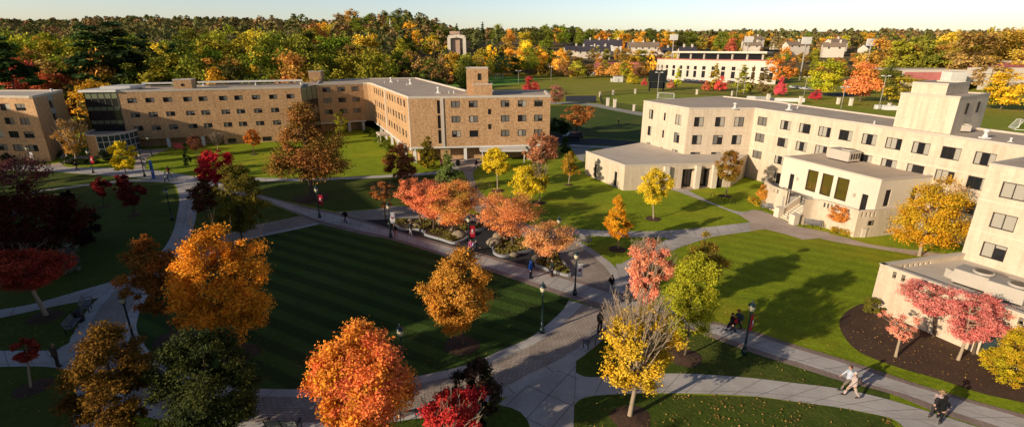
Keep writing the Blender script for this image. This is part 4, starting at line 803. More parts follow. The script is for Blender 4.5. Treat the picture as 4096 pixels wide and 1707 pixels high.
tree(MT,'crimson half bare tree cut by the bottom edge at centre',(10,1450,1420),(10,1470,885),(10,1185,0),(10,1710,0),(10,0,1200),'vase',(.60,.03,.05),(.55,.06,.04),n=7000,leaf=.2,clumps=70,twigs=26,bark='bark_l',seed=36)
tree(MT,'yellow tree with bare tan twigs on top in the lower right lawn',(11,940,1010),(11,960,155),(11,690,0),(11,1290,0),(11,0,780),'round',(.62,.36,.02),(.66,.46,.05),n=5200,leaf=.22,clumps=80,mulch=1.15,bark='bark_l',twigs=80,limbs=60,fill=.55,rb=.14,seed=37,twigr=.022)
tree(MT,'pink red egg shaped maple with bare twigs at its crown beside the main walk',(11,1040,345),(7,1080,650),(7,893,0),(7,1250,0),(11,0,190),'vase',(.84,.28,.19),(.80,.36,.18),n=9000,leaf=.2,clumps=100,twigs=46,bark='bark_l',seed=38,fill=.3)
tree('sweetgum_tree','upright yellow green tree right of the pink red maple by the main walk',(11,1310,570),(7,1440,690),(11,1215,0),(11,1590,0),(11,0,385),'column',(.40,.36,.025),YG,n=8500,leaf=.2,clumps=95,mulch=1.2,seed=39,spread=.13)
tree('sweetgum_tree','sparse green brown tree just behind the upright yellow green one',(7,1480,1040),(7,1480,578),(7,1290,0),(7,1620,0),(7,0,900),'cone',(.16,.14,.03),(.36,.22,.03),n=4200,leaf=.2,clumps=60,seed=40,spread=.12)
tree(MT,'orange cone shaped tree in the small triangular lawn',(7,840,710),(7,855,318),(7,725,0),(7,950,0),(7,0,610),'cone',OR,(.60,.36,.03),n=6500,leaf=.2,clumps=75,mulch=.95,bark='bark_l')
tree(MT,'golden yellow tree on the sunlit lawn before the cream low wing',(7,1095,492),(7,1120,112),(7,975,0),(7,1245,0),(7,0,365),'oval',YEL,(.70,.50,.04),n=6500,leaf=.21,clumps=80,mulch=.95,bark='bark_l',fill=.4)
tree(MT,'spreading bright yellow tree left of the cream low wing, front one',(7,195,375),(7,150,85),(7,30,0),(7,335,0),(7,0,315),'round',YEL,(.68,.50,.03),n=6500,leaf=.23,clumps=80,bark='bark_l',fill=.4,seed=43)
tree(MT,'half bare olive tree with a long trunk behind the spreading yellow one',(7,280,378),(7,285,85),(7,200,0),(7,350,0),(7,0,290),'oval',OLI,TAN,n=2600,leaf=.22,clumps=40,twigs=30,bark='bark_l',mulch=.9,seed=44)
tree(MT,'little orange green tree near the corner of the cream low wing',(7,490,250),(3,500,978),(7,420,0),(7,578,0),(7,0,165),'cone',(.50,.22,.02),OLI,n=3600,leaf=.21,clumps=50,bark='bark_l',mulch=.7)
tree(MT,'round green tree with reddish top before the cream hall entrance',(7,1610,330),(3,1650,985),(7,1540,0),(7,1748,0),(7,0,215),'oval',(.20,.16,.02),(.32,.13,.03),n=6000,leaf=.2,clumps=75,bark='bark_l',mulch=.9)
tree('small_tree','small orange heart shaped tree left of the pavilion stairs',(8,90,392),(8,105,252),(8,30,0),(8,180,0),(8,0,352),'umbrella',(.60,.30,.03),(.56,.24,.05),n=2600,leaf=.16,clumps=40,bark='bark_l',fill=.3)
tree('small_tree','small orange tree right of the pavilion stairs against the terrace wall',(8,650,585),(8,650,402),(8,548,0),(8,750,0),(8,0,530),'umbrella',(.60,.24,.04),(.58,.20,.06),n=3200,leaf=.16,clumps=45,bark='bark_l',fill=.3)
tree(MT,'large orange and gold tree between the pavilion and the near cream wing',(8,1215,755),(8,1370,200),(8,1060,0),(8,1605,0),(8,0,660),'round',(.62,.27,.015),(.46,.33,.025),n=14000,leaf=.2,clumps=150,bark='bark_l',fill=.35)
JM='japanese_maple'
tree(JM,'sparse pink maple leaning left at the front of the mulch bed',(12,1055,578),(12,1080,260),(12,905,0),(12,1230,0),(12,0,430),'umbrella',(.80,.34,.22),(.76,.26,.17),n=1300,leaf=.15,clumps=40,bark='bark_l',limbs=34,seed=50,spread=.07,rb=.09)
tree(JM,'flat topped pink red maple against the parapet wall at the back of the mulch bed',(12,1318,425),(8,1120,955),(12,895,0),(12,1345,0),(12,0,260),'umbrella',(.66,.18,.165),(.70,.29,.22),n=4200,leaf=.16,clumps=80,limbs=30,seed=51,flat=.4,rb=.1)
tree(JM,'wide pink red maple in the right half of the mulch bed',(12,1475,592),(12,1600,120),(12,1360,0),(12,1800,0),(12,0,440),'umbrella',(.64,.155,.145),(.70,.26,.2),n=4800,leaf=.16,clumps=90,limbs=34,bark='bark_l',seed=52,flat=.45,rb=.1)
tree(JM,'pink red maple close behind the wide one, nearer the wall door',(12,1580,545),(12,1680,170),(12,1480,0),(12,1880,0),(12,0,430),'umbrella',(.63,.155,.14),(.69,.28,.2),n=4600,leaf=.16,clumps=80,limbs=26,seed=53,flat=.45,rb=.09)
tree('shrub','big yellow green bush at the right edge of the mulch bed',(12,1850,745),(12,1880,385),(12,1715,0),(12,2060,0),(12,0,720),'dome',(.42,.36,.02),(.50,.28,.02),n=8000,leaf=.15,clumps=100,cat='shrub',fill=.3)
tree('shrub','low dark olive shrub at the corner of the parapet wall',(12,880,255),(12,870,150),(12,805,0),(12,950,0),(12,0,235),'dome',(.10,.09,.02),OLI,n=2200,leaf=.14,clumps=40,cat='shrub',fill=.3)
# pink trees of the central bed
ZC='cherry_tree'
def zc(x, y): return (0, 1450+x*900/2301, 820+y*900/2301)
kw = dict(bark='bark', fill=.35, flat=.45, up=.5, limbs=26)
tree(ZC,'little dark stemmed rusty tree at the left tip of the gravel bed',zc(245,150),(6,960,235),(6,868,0),(6,1050,0),(6,0,400),'umbrella',(.44,.18,.06),RUST,n=2600,leaf=.2,clumps=45,twigs=18,seed=60,**kw)
tree(ZC,'salmon spreading tree farthest left in the planter rocks',zc(620,225),(6,1130,212),(6,1030,0),(6,1290,0),(6,0,420),'umbrella',(.78,.27,.14),SALM,n=4600,leaf=.2,clumps=70,twigs=10,seed=61,**kw)
tree(ZC,'salmon spreading tree second from left among the planter rocks',zc(735,275),(6,1290,225),(6,1130,0),(6,1480,0),(6,0,480),'umbrella',SALM,(.76,.22,.11),n=6500,leaf=.2,clumps=90,twigs=14,seed=62,**kw)
tree(ZC,'broad salmon tree with a yellow green underside above the boulders',zc(905,312),(6,1480,235),(6,1280,0),(6,1700,0),(6,0,520),'umbrella',SALM,(.66,.36,.07),n=8000,leaf=.2,clumps=110,twigs=16,seed=63,**kw)
tree(ZC,'salmon vase shaped tree in the middle kerbed planter',zc(1528,442),(7,110,322),(6,1620,0),(7,288,0),(7,0,595),'umbrella',SALM,(.76,.36,.1),n=8000,leaf=.19,clumps=110,twigs=16,seed=64,**kw)
tree(ZC,'salmon orange low tree in the small pointed planter',zc(1890,612),(7,370,535),(7,180,0),(7,545,0),(7,0,735),'umbrella',(.78,.32,.14),(.72,.38,.12),n=6500,leaf=.18,clumps=100,twigs=20,seed=65,**kw)
# trees around the brick halls
tree('spruce_tree','blue green leafy conical tree standing on the lawn before the angled brick hall',(6,1420,300),(2,1440,968),(6,1325,0),(6,1520,0),(6,0,272),'cone',BG,(.22,.25,.05),n=5200,leaf=.24,clumps=70,seed=70)
tree(MT,'dark red green maple at the corner of the angled brick hall',(6,1075,212),(2,1085,935),(6,945,0),(6,1212,0),(6,0,185),'round',(.16,.075,.02),(.42,.13,.06),n=6500,leaf=.25,clumps=85,seed=71)
tree('arborvitae_tree','yellow tipped dense upright evergreen beside the brick hall stair window',(6,1275,132),(2,1275,882),(2,1200,0),(2,1350,0),(6,0,120),'column',(.09,.09,.018),(.34,.24,.02),n=5000,leaf=.24,clumps=80,seed=72,fill=.3)
tree('oak_tree','largest court tree, red and green oak before the long brick hall',(6,450,345),(2,400,665),(6,95,0),(6,700,0),(6,0,185),'cone',(.14,.12,.02),(.42,.15,.05),n=15000,leaf=.32,clumps=120,mulch=2.4,seed=73,rb=.32,spread=.12,fill=.3)
tree('small_tree','slim young green yellow tree close to the recessed porch',(2,645,908),(2,635,700),(2,585,0),(2,705,0),(2,0,858),'oval',(.22,.22,.02),(.30,.26,.03),n=2200,leaf=.3,clumps=40,mulch=.9,seed=74)
tree(MT,'yellow tree with a forked pale trunk right of the brick hall entrance',(6,1775,292),(7,-40,-10),(6,1628,0),(7,80,0),(7,0,150),'round',YEL,(.66,.48,.03),n=6000,leaf=.25,clumps=80,bark='bark_l',mulch=1.0,seed=75)
tree(MT,'pink brown maple by the right corner of the angled brick hall',(7,290,160),(3,300,845),(3,165,0),(3,440,0),(3,0,1065),'round',(.50,.20,.11),(.40,.18,.08),n=5500,leaf=.28,clumps=75,bark='bark_l',seed=76)
tree('spruce_tree','short dark evergreen right of the pink brown maple',(3,465,1010),(3,465,880),(3,415,0),(3,515,0),(3,0,1000),'cone',DGR,(.07,.08,.02),n=2200,leaf=.3,clumps=50,seed=77)
tree('small_tree','small orange tree before the long brick hall, right of its porch',(1,1820,1015),(1,1795,832),(1,1740,0),(1,1880,0),(1,0,955),'oval',(.62,.20,.03),RUST,n=1800,leaf=.3,clumps=40,mulch=.9,seed=78)
tree('small_tree','small pink tree on the lawn by the hall porch',(1,1425,1032),(1,1400,880),(1,1335,0),(1,1455,0),(1,0,975),'round',(.60,.20,.12),(.45,.2,.08),n=1800,leaf=.28,clumps=40,bark='bark_l',mulch=.9,seed=79)
tree('small_tree','leafless pale pink tree right of the small pink one',(1,1562,1010),(1,1555,868),(1,1500,0),(1,1620,0),(1,0,960),'vase',(.40,.25,.18),(.35,.2,.15),n=160,leaf=.25,clumps=30,twigs=60,bark='bark_l',seed=80,twigr=.03)
tree('arborvitae_tree','narrow dark pointed evergreen on the shaded hall lawn',(5,1350,122),(1,1328,935),(1,1300,0),(1,1360,0),(5,0,105),'cone',(.03,.04,.015),DGR,n=1800,leaf=.25,clumps=50,seed=81)
tree(MT,'vivid crimson maple standing at the path junction',(5,1545,335),(1,1560,980),(5,1395,0),(5,1688,0),(5,0,215),'round',(.52,.02,.04),(.42,.03,.03),n=6500,leaf=.25,clumps=85,seed=82)
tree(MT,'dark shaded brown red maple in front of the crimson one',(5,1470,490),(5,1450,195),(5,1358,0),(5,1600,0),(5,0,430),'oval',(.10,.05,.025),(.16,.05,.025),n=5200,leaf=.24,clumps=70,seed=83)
tree(MT,'large dull olive tree beside the upper end of the main walk',(5,1735,650),(5,1730,95),(5,1535,0),(6,130,0),(5,0,560),'round',(.13,.11,.02),(.22,.17,.025),n=10000,leaf=.26,clumps=110,seed=84)
tree('small_tree','small bright yellow tree by the upper walk at the left',(5,915,216),(1,865,915),(5,782,0),(5,980,0),(5,0,145),'round',YEL,(.60,.45,.02),n=3600,leaf=.27,clumps=55,bark='bark_l',seed=85)
def zl(x, y): return (0, x*560/1671, 340+y*560/1671)
tree(MT,'half bare gold tree at the corner of the left brick hall',zl(920,925),zl(825,425),zl(668,0),zl(1050,0),zl(0,850),'vase',(.56,.28,.03),TAN,n=3200,leaf=.28,clumps=55,bark='bark_l',twigs=26,seed=86,twigr=.035)
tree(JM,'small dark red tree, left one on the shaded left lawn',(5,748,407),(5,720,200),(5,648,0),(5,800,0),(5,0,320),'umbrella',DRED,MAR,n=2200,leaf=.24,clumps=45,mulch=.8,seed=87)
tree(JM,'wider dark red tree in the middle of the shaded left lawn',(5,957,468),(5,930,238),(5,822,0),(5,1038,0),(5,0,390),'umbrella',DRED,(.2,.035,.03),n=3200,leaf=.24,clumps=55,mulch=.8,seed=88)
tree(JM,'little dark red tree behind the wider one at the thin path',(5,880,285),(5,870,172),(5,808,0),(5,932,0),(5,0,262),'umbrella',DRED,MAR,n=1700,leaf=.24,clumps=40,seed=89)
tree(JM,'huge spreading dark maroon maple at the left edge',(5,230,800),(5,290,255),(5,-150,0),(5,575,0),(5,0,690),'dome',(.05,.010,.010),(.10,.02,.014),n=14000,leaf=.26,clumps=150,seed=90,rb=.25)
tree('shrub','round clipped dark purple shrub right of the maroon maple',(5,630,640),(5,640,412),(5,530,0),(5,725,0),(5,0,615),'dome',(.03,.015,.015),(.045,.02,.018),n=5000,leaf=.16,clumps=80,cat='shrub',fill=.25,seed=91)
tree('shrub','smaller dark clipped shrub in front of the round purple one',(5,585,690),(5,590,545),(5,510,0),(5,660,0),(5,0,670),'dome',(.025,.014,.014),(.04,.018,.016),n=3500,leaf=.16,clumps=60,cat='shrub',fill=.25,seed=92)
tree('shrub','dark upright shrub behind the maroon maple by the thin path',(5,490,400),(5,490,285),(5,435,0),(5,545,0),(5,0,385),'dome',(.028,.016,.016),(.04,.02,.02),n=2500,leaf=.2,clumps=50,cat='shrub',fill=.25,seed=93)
tree('small_tree','pinkish half bare tree at the left edge before the brick hall',(5,120,330),(5,130,60),(5,-60,0),(5,350,0),(5,0,240),'round',(.16,.05,.055),(.22,.07,.07),n=3000,leaf=.26,clumps=60,twigs=40,seed=94)
tree(JM,'bright red flat topped tree with a leaning trunk over the left path',(9,322,287),(5,230,718),(5,-130,0),(5,440,0),(9,0,75),'umbrella',(.34,.03,.025),(.36,.07,.03),n=9000,leaf=.22,clumps=120,bark='bark_l',mulch=1.2,seed=95,flat=.45,rb=.15,fill=.25)
tree('shrub','leafless grey multi stem shrub at the left edge',(5,120,880),(5,170,640),(5,0,0),(5,340,0),(5,0,860),'vase',(.16,.12,.12),(.12,.1,.1),n=60,leaf=.15,clumps=30,twigs=90,bark='bark_l',cat='shrub',seed=96,twigr=.02,multi=5)
tree('shrub','grey green shrub with pale flower heads by the red tree',(5,480,880),(5,520,660),(5,400,0),(5,605,0),(5,0,850),'dome',(.07,.08,.05),(.24,.24,.19),n=3600,leaf=.16,clumps=60,cat='shrub',seed=97)
tree(JM,'tiny sparse red tree in a mulch ring at the lower left corner',(9,242,792),(9,200,440),(9,85,0),(9,305,0),(9,0,600),'umbrella',(.30,.03,.025),(.34,.07,.03),n=1100,leaf=.2,clumps=36,bark='bark_l',mulch=.95,seed=98,rb=.07)
# hedges and bed shrubs
def shrub(label, base, w, h, ca, cb, group=None, n=900, leaf=.16, name='shrub', seed=None):
    b = G(base); return place_tree(name, label, b, h, w, .1, 'dome', ca, cb, n=n, leaf=leaf, clumps=30, seed=seed or int(abs(b[0]*77+b[1]*13)) % 999+1, cat='shrub', group=group, limbs=6, fill=.25, rb=.04)
for i, (x, y) in enumerate([(60,70),(150,62),(240,55),(330,50),(400,52)]): shrub('dark low shrub in the bed along the left brick hall', (5,x,y), 3.0, 1.3, (.03,.032,.014), (.05,.045,.02), 'dark shrubs along the left brick hall', 900, .22)
for i, (x, y) in enumerate([(520,104),(590,100),(650,98)]): shrub('dark green mound in the island bed of the upper walk', (5,x,y), 3.2, 1.0, (.03,.045,.014), (.05,.06,.02), 'mounds in the island bed', 900, .22)
shrub('round grey green shrub against the curved brick vestibule', (5,750,85), 3.6, 2.2, (.04,.05,.02), (.06,.07,.03), n=1600, leaf=.22)
shrub('sunlit light green bush behind the half bare gold tree', (1,610,850), 7.5, 3.6, (.17,.19,.03), (.26,.24,.03), n=2600, leaf=.3)
for (x, y) in [(850,862),(890,890),(930,925),(965,965),(1000,995)]: shrub('clipped green hedge block beside the sunlit wing', (2,x,y), 3.2, 1.5, (.10,.14,.02), (.16,.18,.02), 'hedge along the projecting wing', 1300, .2, 'hedge')
for i, (x, y) in enumerate([(15,372),(50,395),(120,402),(165,412),(205,420)]): shrub('yellow green bush at the foot of the curved terrace wall', (8,x,y), 1.7, .8, (.36,.30,.02), (.42,.22,.03), 'bushes left of the pavilion stairs', 800, .12)
for i, (x, y) in enumerate([(610,590),(665,602),(705,608)]): shrub('low golden bush under the terrace corner', (8,x,y), 1.5, .75, (.36,.28,.02), (.44,.22,.03), 'bushes right of the pavilion stairs', 700, .12)
shrub('dark green shrub close to the shaded corner of the brick hall', (3,420,860), 9, 3.5, (.02,.028,.012), DGR, n=2200, leaf=.35)
# groundcover tufts of the planters (nobody could count them)
def stuff_leaves(name, pts, size, ca, cb, z0=.0, seed=5, up=1.2, label=None):
    rg = np.random.default_rng(seed); n = len(pts); P = np.array([(p[0], p[1], (p[2] if len(p) > 2 else z0)) for p in pts]); nrm = rg.normal(size=(n,3))*.6; nrm[:,2] += up; nrm /= np.linalg.norm(nrm, axis=1)[:,None]
    a = np.cross(nrm, rg.normal(size=(n,3))); a /= np.linalg.norm(a, axis=1)[:,None]; b = np.cross(nrm, a); s = (size*(.6+.8*rg.random(n)))[:,None]
    V = np.stack([P-a*s*.6, P+b*s*.4, P+a*s*.6, P-b*s*.4], 1).reshape(-1,3); me = bpy.data.meshes.new(name); me.from_pydata(V.tolist(), [], np.arange(4*n).reshape(-1,4).tolist())
    at = me.attributes.new('tone','FLOAT','FACE'); at.data.foreach_set('value', rg.random(n).astype('f')); at = me.attributes.new('shade','FLOAT','FACE'); at.data.foreach_set('value', (.6+.5*rg.random(n)).astype('f'))
    me.materials.append(M['leaf']); o = link(name, me, kind='stuff'); o['leaf_a'] = list(ca); o['leaf_b'] = list(cb); return o
def inside(p, poly):
    c = False; j = len(poly)-1
    for i in range(len(poly)):
        a, b = poly[i], poly[j]
        if (a[1] > p[1]) != (b[1] > p[1]) and p[0] < (b[0]-a[0])*(p[1]-a[1])/(b[1]-a[1])+a[0]: c = not c
        j = i
    return c
def scatter(poly, n, seed=1, clump=0):
    rn = random.Random(seed); xs_ = [p[0] for p in poly]; ys_ = [p[1] for p in poly]; out = []; cs = [(rn.uniform(min(xs_), max(xs_)), rn.uniform(min(ys_), max(ys_))) for _ in range(clump)] if clump else None
    for _ in range(n*8):
        if len(out) >= n: break
        p = (rn.uniform(min(xs_), max(xs_)), rn.uniform(min(ys_), max(ys_)))
        if cs: c = rn.choice(cs); p = (c[0]+rn.gauss(0,.35), c[1]+rn.gauss(0,.35))
        if inside(p, poly): out.append(p)
    return out
gc = []
for i, pl in enumerate(PLANT): gc += [(p[0], p[1], .28+random.Random(int(p[0]*1e4)).random()*.22) for p in scatter(pl, [2200,1300,900][i], 3+i, [40,22,14][i])]
stuff_leaves('groundcover', gc, .22, (.24,.22,.04), (.36,.30,.10), seed=4)
# boulders
def boulder(p, w, h, label, sq=1.):
    b = G(p); mb = MB(); w *= .72; h *= .62; mb.ball((0,0,h*.25), w/2, w/2*sq*.8, h*.7, 11, 7, jit=.2, rn=random.Random(int(b[0]*100))); o = mb.build('boulder', M['rock']); o.location = (b[0], b[1], .22 if True else 0); o['label'] = label; o['category'] = 'boulder'; o['group'] = 'landscape boulders in the central bed'; return o
for x, y, w, h, l in [(1385,355,2.0,1.1,'round grey boulder at the back of the middle planter, upper of a pair'),(1350,420,2.3,1.2,'largest tan grey boulder at the left kerb of the middle planter'),(1720,455,1.8,1.0,'boulder at the right end of the middle planter'),(1455,385,1.0,.6,'small boulder between the pair and the middle tree'),(1545,535,1.2,.6,'pale flat stone lying on the gravel between planters'),(1790,575,1.6,.9,'tan boulder at the left corner of the small pointed planter'),(830,205,2.4,1.2,'wide boulder behind the two salmon trees of the long planter'),(555,240,1.4,.7,'low boulder in the left half of the long planter'),(995,335,2.2,1.1,'dark boulder at the right end of the long planter'),(925,285,1.2,.7,'golden brown boulder at the foot of the second salmon tree'),(490,180,1.0,.5,'small stone near the left end of the long planter'),(1130,240,1.6,.8,'shaded boulder behind the right end of the long planter'),(275,215,.8,.4,'little stone by the banner post at the left tip of the bed')]: boulder(zc(x,y), w, h, l)
# ================================================================ STREET FURNITURE
LAMPM = {}
def lamp_parts():
    if LAMPM: return
    b = MB(); b.lathe([(.20,0),(.20,.28),(.17,.34),(.13,.42),(.15,.48),(.10,.62),(.085,.95)], 12); LAMPM['base'] = b.mesh('base', M['iron'])
    b = MB(); b.lathe([(.085,.9),(.07,1.2),(.055,3.05),(.07,3.1),(.05,3.15),(.06,3.25)], 10); LAMPM['pole'] = b.mesh('pole', M['iron'])
    b = MB(); b.lathe([(.06,3.22),(.13,3.28),(.15,3.33),(.15,3.36)], 12); LAMPM['lantern_cup'] = b.mesh('lantern_cup', M['iron'])
    b = MB(); b.lathe([(.14,3.35),(.19,3.5),(.23,3.72),(.23,3.76)], 8); LAMPM['lantern_glass'] = b.mesh('lantern_glass', M['lampglass'])
    b = MB(); b.lathe([(.26,3.75),(.25,3.79),(.17,3.92),(.07,3.99),(.05,4.04),(.06,4.08),(.015,4.2)], 12); LAMPM['lantern_cap'] = b.mesh('lantern_cap', M['iron'])
    b = MB()
    b.box(.05,.62,-.015,.015,2.93,2.96); LAMPM['arm'] = b.mesh('banner_arm', M['iron'])
    for nm in 'rw':
        b = MB(); n = 8                                                 # slightly curling cloth
        for i in range(n):
            y0, y1 = .03*math.sin(i*.9), .03*math.sin((i+1)*.9); za, zc_ = 2.92-1.25*i/n, 2.92-1.25*(i+1)/n; b.face([(.08,y1,zc_),(.60,y1*2,zc_),(.60,y0*2,za),(.08,y0,za)], sm=True)
        LAMPM['banner_'+nm] = b.mesh('banner', M['banner_'+nm])
    b = MB(); sh = [(-.13,.16),(0,.12),(.13,.16),(.14,-.02),(.08,-.14),(0,-.2),(-.08,-.14),(-.14,-.02)]
    for y in (-.075,.075): b.face([(.34+x,y,2.34+z) for x, z in (sh if y < 0 else sh[::-1])])
    b.face([(.34+x*.35,-.078,2.36+z*.35) for x, z in sh], 1); LAMPM['emblem_w'] = b.mesh('shield_emblem', [M['emblem_r'], M['banner_w']])
    b = MB()
    for i, w_ in enumerate((.30,.34,.26)): b.box(.34-w_/2,.34+w_/2,-.079,-.076,2.78-.085*i,2.82-.085*i)
    for i, w_ in enumerate((.34,.30)): b.box(.34-w_/2,.34+w_/2,-.079,-.076,1.86-.085*i,1.9-.085*i)
    LAMPM['text_w'] = b.mesh('print_lines', M['print_g'])
    b = MB()
    for y in (-.075,): b.face([(.34-.085,y,2.28),(.34+.085,y,2.28),(.34+.085,y,2.56),(.34-.085,y,2.56)])
    LAMPM['emblem_r'] = b.mesh('shield_emblem', M['emblem_w'])
    b = MB()
    for i, w_ in enumerate((.36,.30)): b.box(.34-w_/2,.34+w_/2,-.079,-.076,2.16-.09*i,2.205-.09*i)
    LAMPM['text_r'] = b.mesh('print_lines', M['print_g'])
def lamp(xy, label, banner=None, rot=0., h=1.):
    lamp_parts(); t = thing('street_lamp', label, 'street lamp', (xy[0], xy[1], .03), 0, 'dark green lantern posts along the walks'); t.scale = (1,1,h)
    for k in ('base','pole','lantern_cup','lantern_glass','lantern_cap'): link(k, LAMPM[k], t, local=True)
    if banner:
        link('banner_arm', LAMPM['arm'], t, local=True, rotz=rot); b = link('banner', LAMPM['banner_'+banner], t, local=True, rotz=rot, label={'r':'red banner','w':'white banner'}[banner])
        link('shield_emblem', LAMPM['emblem_'+banner], b, local=True); link('print_lines', LAMPM['text_'+banner], b, local=True)
    return t
lamp(G((11,300,398)), 'lamp post without banner on the concrete rim at the right end of the oval lawn')
lamp(G((11,535,130)), 'lamp post with white shield banner at the corner of the main walk and brick plaza', 'w', R(8))
lamp(G((11,1745,553)), 'sunlit lamp post with red banner beside the striped lawn at right', 'r', R(35))
lamp(G((6,500,485)), 'lamp post with red banner at the fork left of the gravel bed', 'r', R(5))
lamp(G((9,970,490)), 'plain lamp post over the ring path at the lower left')
lamp(G((6,1008,627)), 'lamp post with white banner at the left tip of the gravel bed', 'w', R(8))
lamp(G((6,1572,735)), 'lamp post with red banner behind the amber maple', 'r', R(8))
lamp(G((7,415,750)), 'pale topped lamp post behind the small pointed planter')
lamp(G((7,42,333),4.15), 'lamp post almost hidden behind the salmon trees')
lamp(G((10,1070,340),4.15), 'lamp post rising behind the bright orange maple at the bottom centre')
lamp(G((9,1385,368),4.15), 'lamp post mostly hidden behind the yellow tipped green maple')
lamp(G((5,1235,500)), 'lone lamp post on the shaded left lawn')
lamp(G((5,668,166)), 'lamp post with red banner on the upper walk', 'r', R(5))
lamp(G((5,1038,191)), 'lamp post with white banner by the blue pillar', 'w', R(5))
lamp(G((5,238,135)), 'leftmost lamp post with white banner before the left brick hall', 'w', R(5))
lamp(G((5,1088,48)), 'lamp post at the forecourt of the glass entrance')
# blue emergency pillar
b0 = G((5,1103,206)); mb = MB(); mb.box(-.16,.16,-.16,.16,0,3.0); t = thing('emergency_pillar','bright blue call pillar at the upper walk junction','call pillar',(*b0,0)); mb.build('pillar', M['blue'], t, local=True)
mb = MB(); mb.lathe([(.1,3.0),(.1,3.18),(.03,3.26)], 10); mb.build('beacon', M['lampglass'], t, local=True); mb = MB(); mb.box(-.1,.1,-.175,-.16,1.1,1.5); mb.build('call_panel', M['white'], t, local=True)
# benches
BM = {}
def bench(xy, rot, label):
    if not BM:
        b = MB()
        for i in range(4): b.box(-.9,.9,.05+.11*i,.14+.11*i,.43,.46)
        BM['seat'] = b.mesh('seat', M['wood']); b = MB()
        for i in range(5): y = .50+.035*i; z = .52+.09*i; b.bar((-.9,y,z),(.9,y,z),.02,.075)
        BM['backrest'] = b.mesh('backrest', M['wood'])
        for nm, x in (('l',-.86),('r',.86),('c',0)):
            b = MB(); b.bar((x,.08,0),(x,.10,.43),.05,.05); b.bar((x,.50,0),(x,.48,.43),.05,.05); b.bar((x,.04,.42),(x,.52,.42),.05,.04); b.bar((x,.50,.42),(x,.66,.95),.05,.04)
            if nm != 'c': b.bar((x,.06,.42),(x,.06,.66),.04,.04); b.bar((x,.03,.67),(x,.58,.67),.06,.03)
            BM['leg_'+nm] = b.mesh('leg', M['black'])
    t = thing('park_bench', label, 'bench', (xy[0], xy[1], .03), rot, 'slatted benches along the paths')
    for k in ('seat','backrest'): link(k, BM[k], t, local=True)
    for k in 'lrc': link('leg', BM['leg_'+k], t, local=True)
    return t
bench(G((9,665,225)), R(122), 'upper of the two benches at the left edge of the ring path')
bench(G((9,570,365)), R(112), 'lower of the two benches at the left edge of the ring path, beside the bin')
bench(G((10,265,1072)), R(180), 'bench seen from behind at the bottom left of the orange maple')
bench(G((10,1185,985)), R(196), 'bench half hidden behind the right side of the orange maple')
bench(G((11,640,470)), R(226), 'bench at the plaza edge beside the yellow half bare tree, left one')
bench(G((11,735,405)), R(232), 'bench behind the yellow half bare tree next to the person in black')
bench(G((7,585,680)), R(-48), 'sunlit bench where the crescent plaza meets the triangular lawn')
bench(G((8,130,440)), R(-24), 'sunlit bench left of the pavilion stairs')
bench(G((8,445,562)), R(-28), 'sunlit bench right of the pavilion stairs')
bench(G((5,105,500)), R(30), 'bench deep in shade below the maroon maple')
# bins
def bin_(xy, label, s=1.):
    t = thing('litter_bin', label, 'bin', (*xy, .02)); b = MB(); b.lathe([(.26*s,0),(.3*s,.1),(.3*s,.78),(.27*s,.82)], 14); b.build('drum', M['black'], t, local=True); b = MB(); b.lathe([(.31*s,.82),(.31*s,.88),(.16*s,1.0),(.14*s,1.02)], 14); b.build('lid', M['black'], t, local=True)
bin_(G((9,578,318)), 'black litter bin behind the lower left bench'); bin_(G((6,1490,112)), 'black bin at the forecourt of the angled brick hall', 1.2)
# pale bollard by the terrace corner
t = thing('gate_post', 'short pale masonry post at the corner of the pavilion terrace', 'post', (*G((8,798,620)),0)); b = MB(); b.box(-.25,.25,-.25,.25,0,1.0); b.build('shaft', M['stone'], t, local=True); b = MB(); b.box(-.3,.3,-.3,.3,1.0,1.12); b.build('cap', M['coping'], t, local=True)
# bike rack hoops by the wing
for i, p in enumerate([(7,1520,345),(7,1570,362),(7,1620,378),(7,1670,392)]):
    xy = G(p); b = MB(); b.tube([(-.3,0,0),(-.3,0,.6),(-.2,0,.8),(0,0,.87),(.2,0,.8),(.3,0,.6),(.3,0,0)], .03, 6); o = b.build('bike_hoop', M['black']); o.location = (*xy, 0); o.rotation_euler = (0,0,R(20)); o['label'] = 'black steel bicycle hoop beside the round green tree'; o['category'] = 'bike rack'; o['group'] = 'bicycle hoops beside the round green tree'
# wall lights / red sign by the porch
t = thing('porch_sign', 'red panel standing beside the porch column of the long brick hall', 'sign', (*G((1,1285,985)),0)); b = MB(); b.box(-1.1,1.1,-.05,.05,.3,1.4); b.build('panel', M['red'], t, local=True)
b = MB(); b.bar((-.9,.1,0),(-.9,.1,.4),.1,.1); b.build('leg', M['black'], t, local=True); b = MB(); b.bar((.9,.1,0),(.9,.1,.4),.1,.1); b.build('leg', M['black'], t, local=True)
# ================================================================ SPORTS GROUND
def light_pole(base, top, label, arms=1, y=None):
    b_ = G(base) if y is None else None; H = zat(top, b_[1])[2]; t = thing('floodlight_pole', label, 'light pole', (b_[0], b_[1], 0), 0, 'light poles around the fields')
    k = MB(); k.tube([(0,0,0),(0,0,H)], [.16,.09], 8); k.build('pole', M['concrete'], t, local=True)
    k = MB(); k.box(-1.3,1.3,-.05,.05,H-.2,H-.08); k.build('crossarm', M['concrete'], t, local=True)
    for x in (-1.1,1.1): k = MB(); k.box(x-.45,x+.45,-.3,.3,H-.12,H+.18); k.build('lamp_head', M['white'], t, local=True)
light_pole((3,365,500),(3,370,388),'slim pole at the corner of the green sports pitch'); light_pole((3,132,515),(3,135,418),'short pole at the front of the green sports pitch')
light_pole((2,1347,520),(2,1347,425),'pole rising behind the brick hall roof'); light_pole((2,1385,460),(2,1385,360),'pole at the wood edge behind the sports pitch')
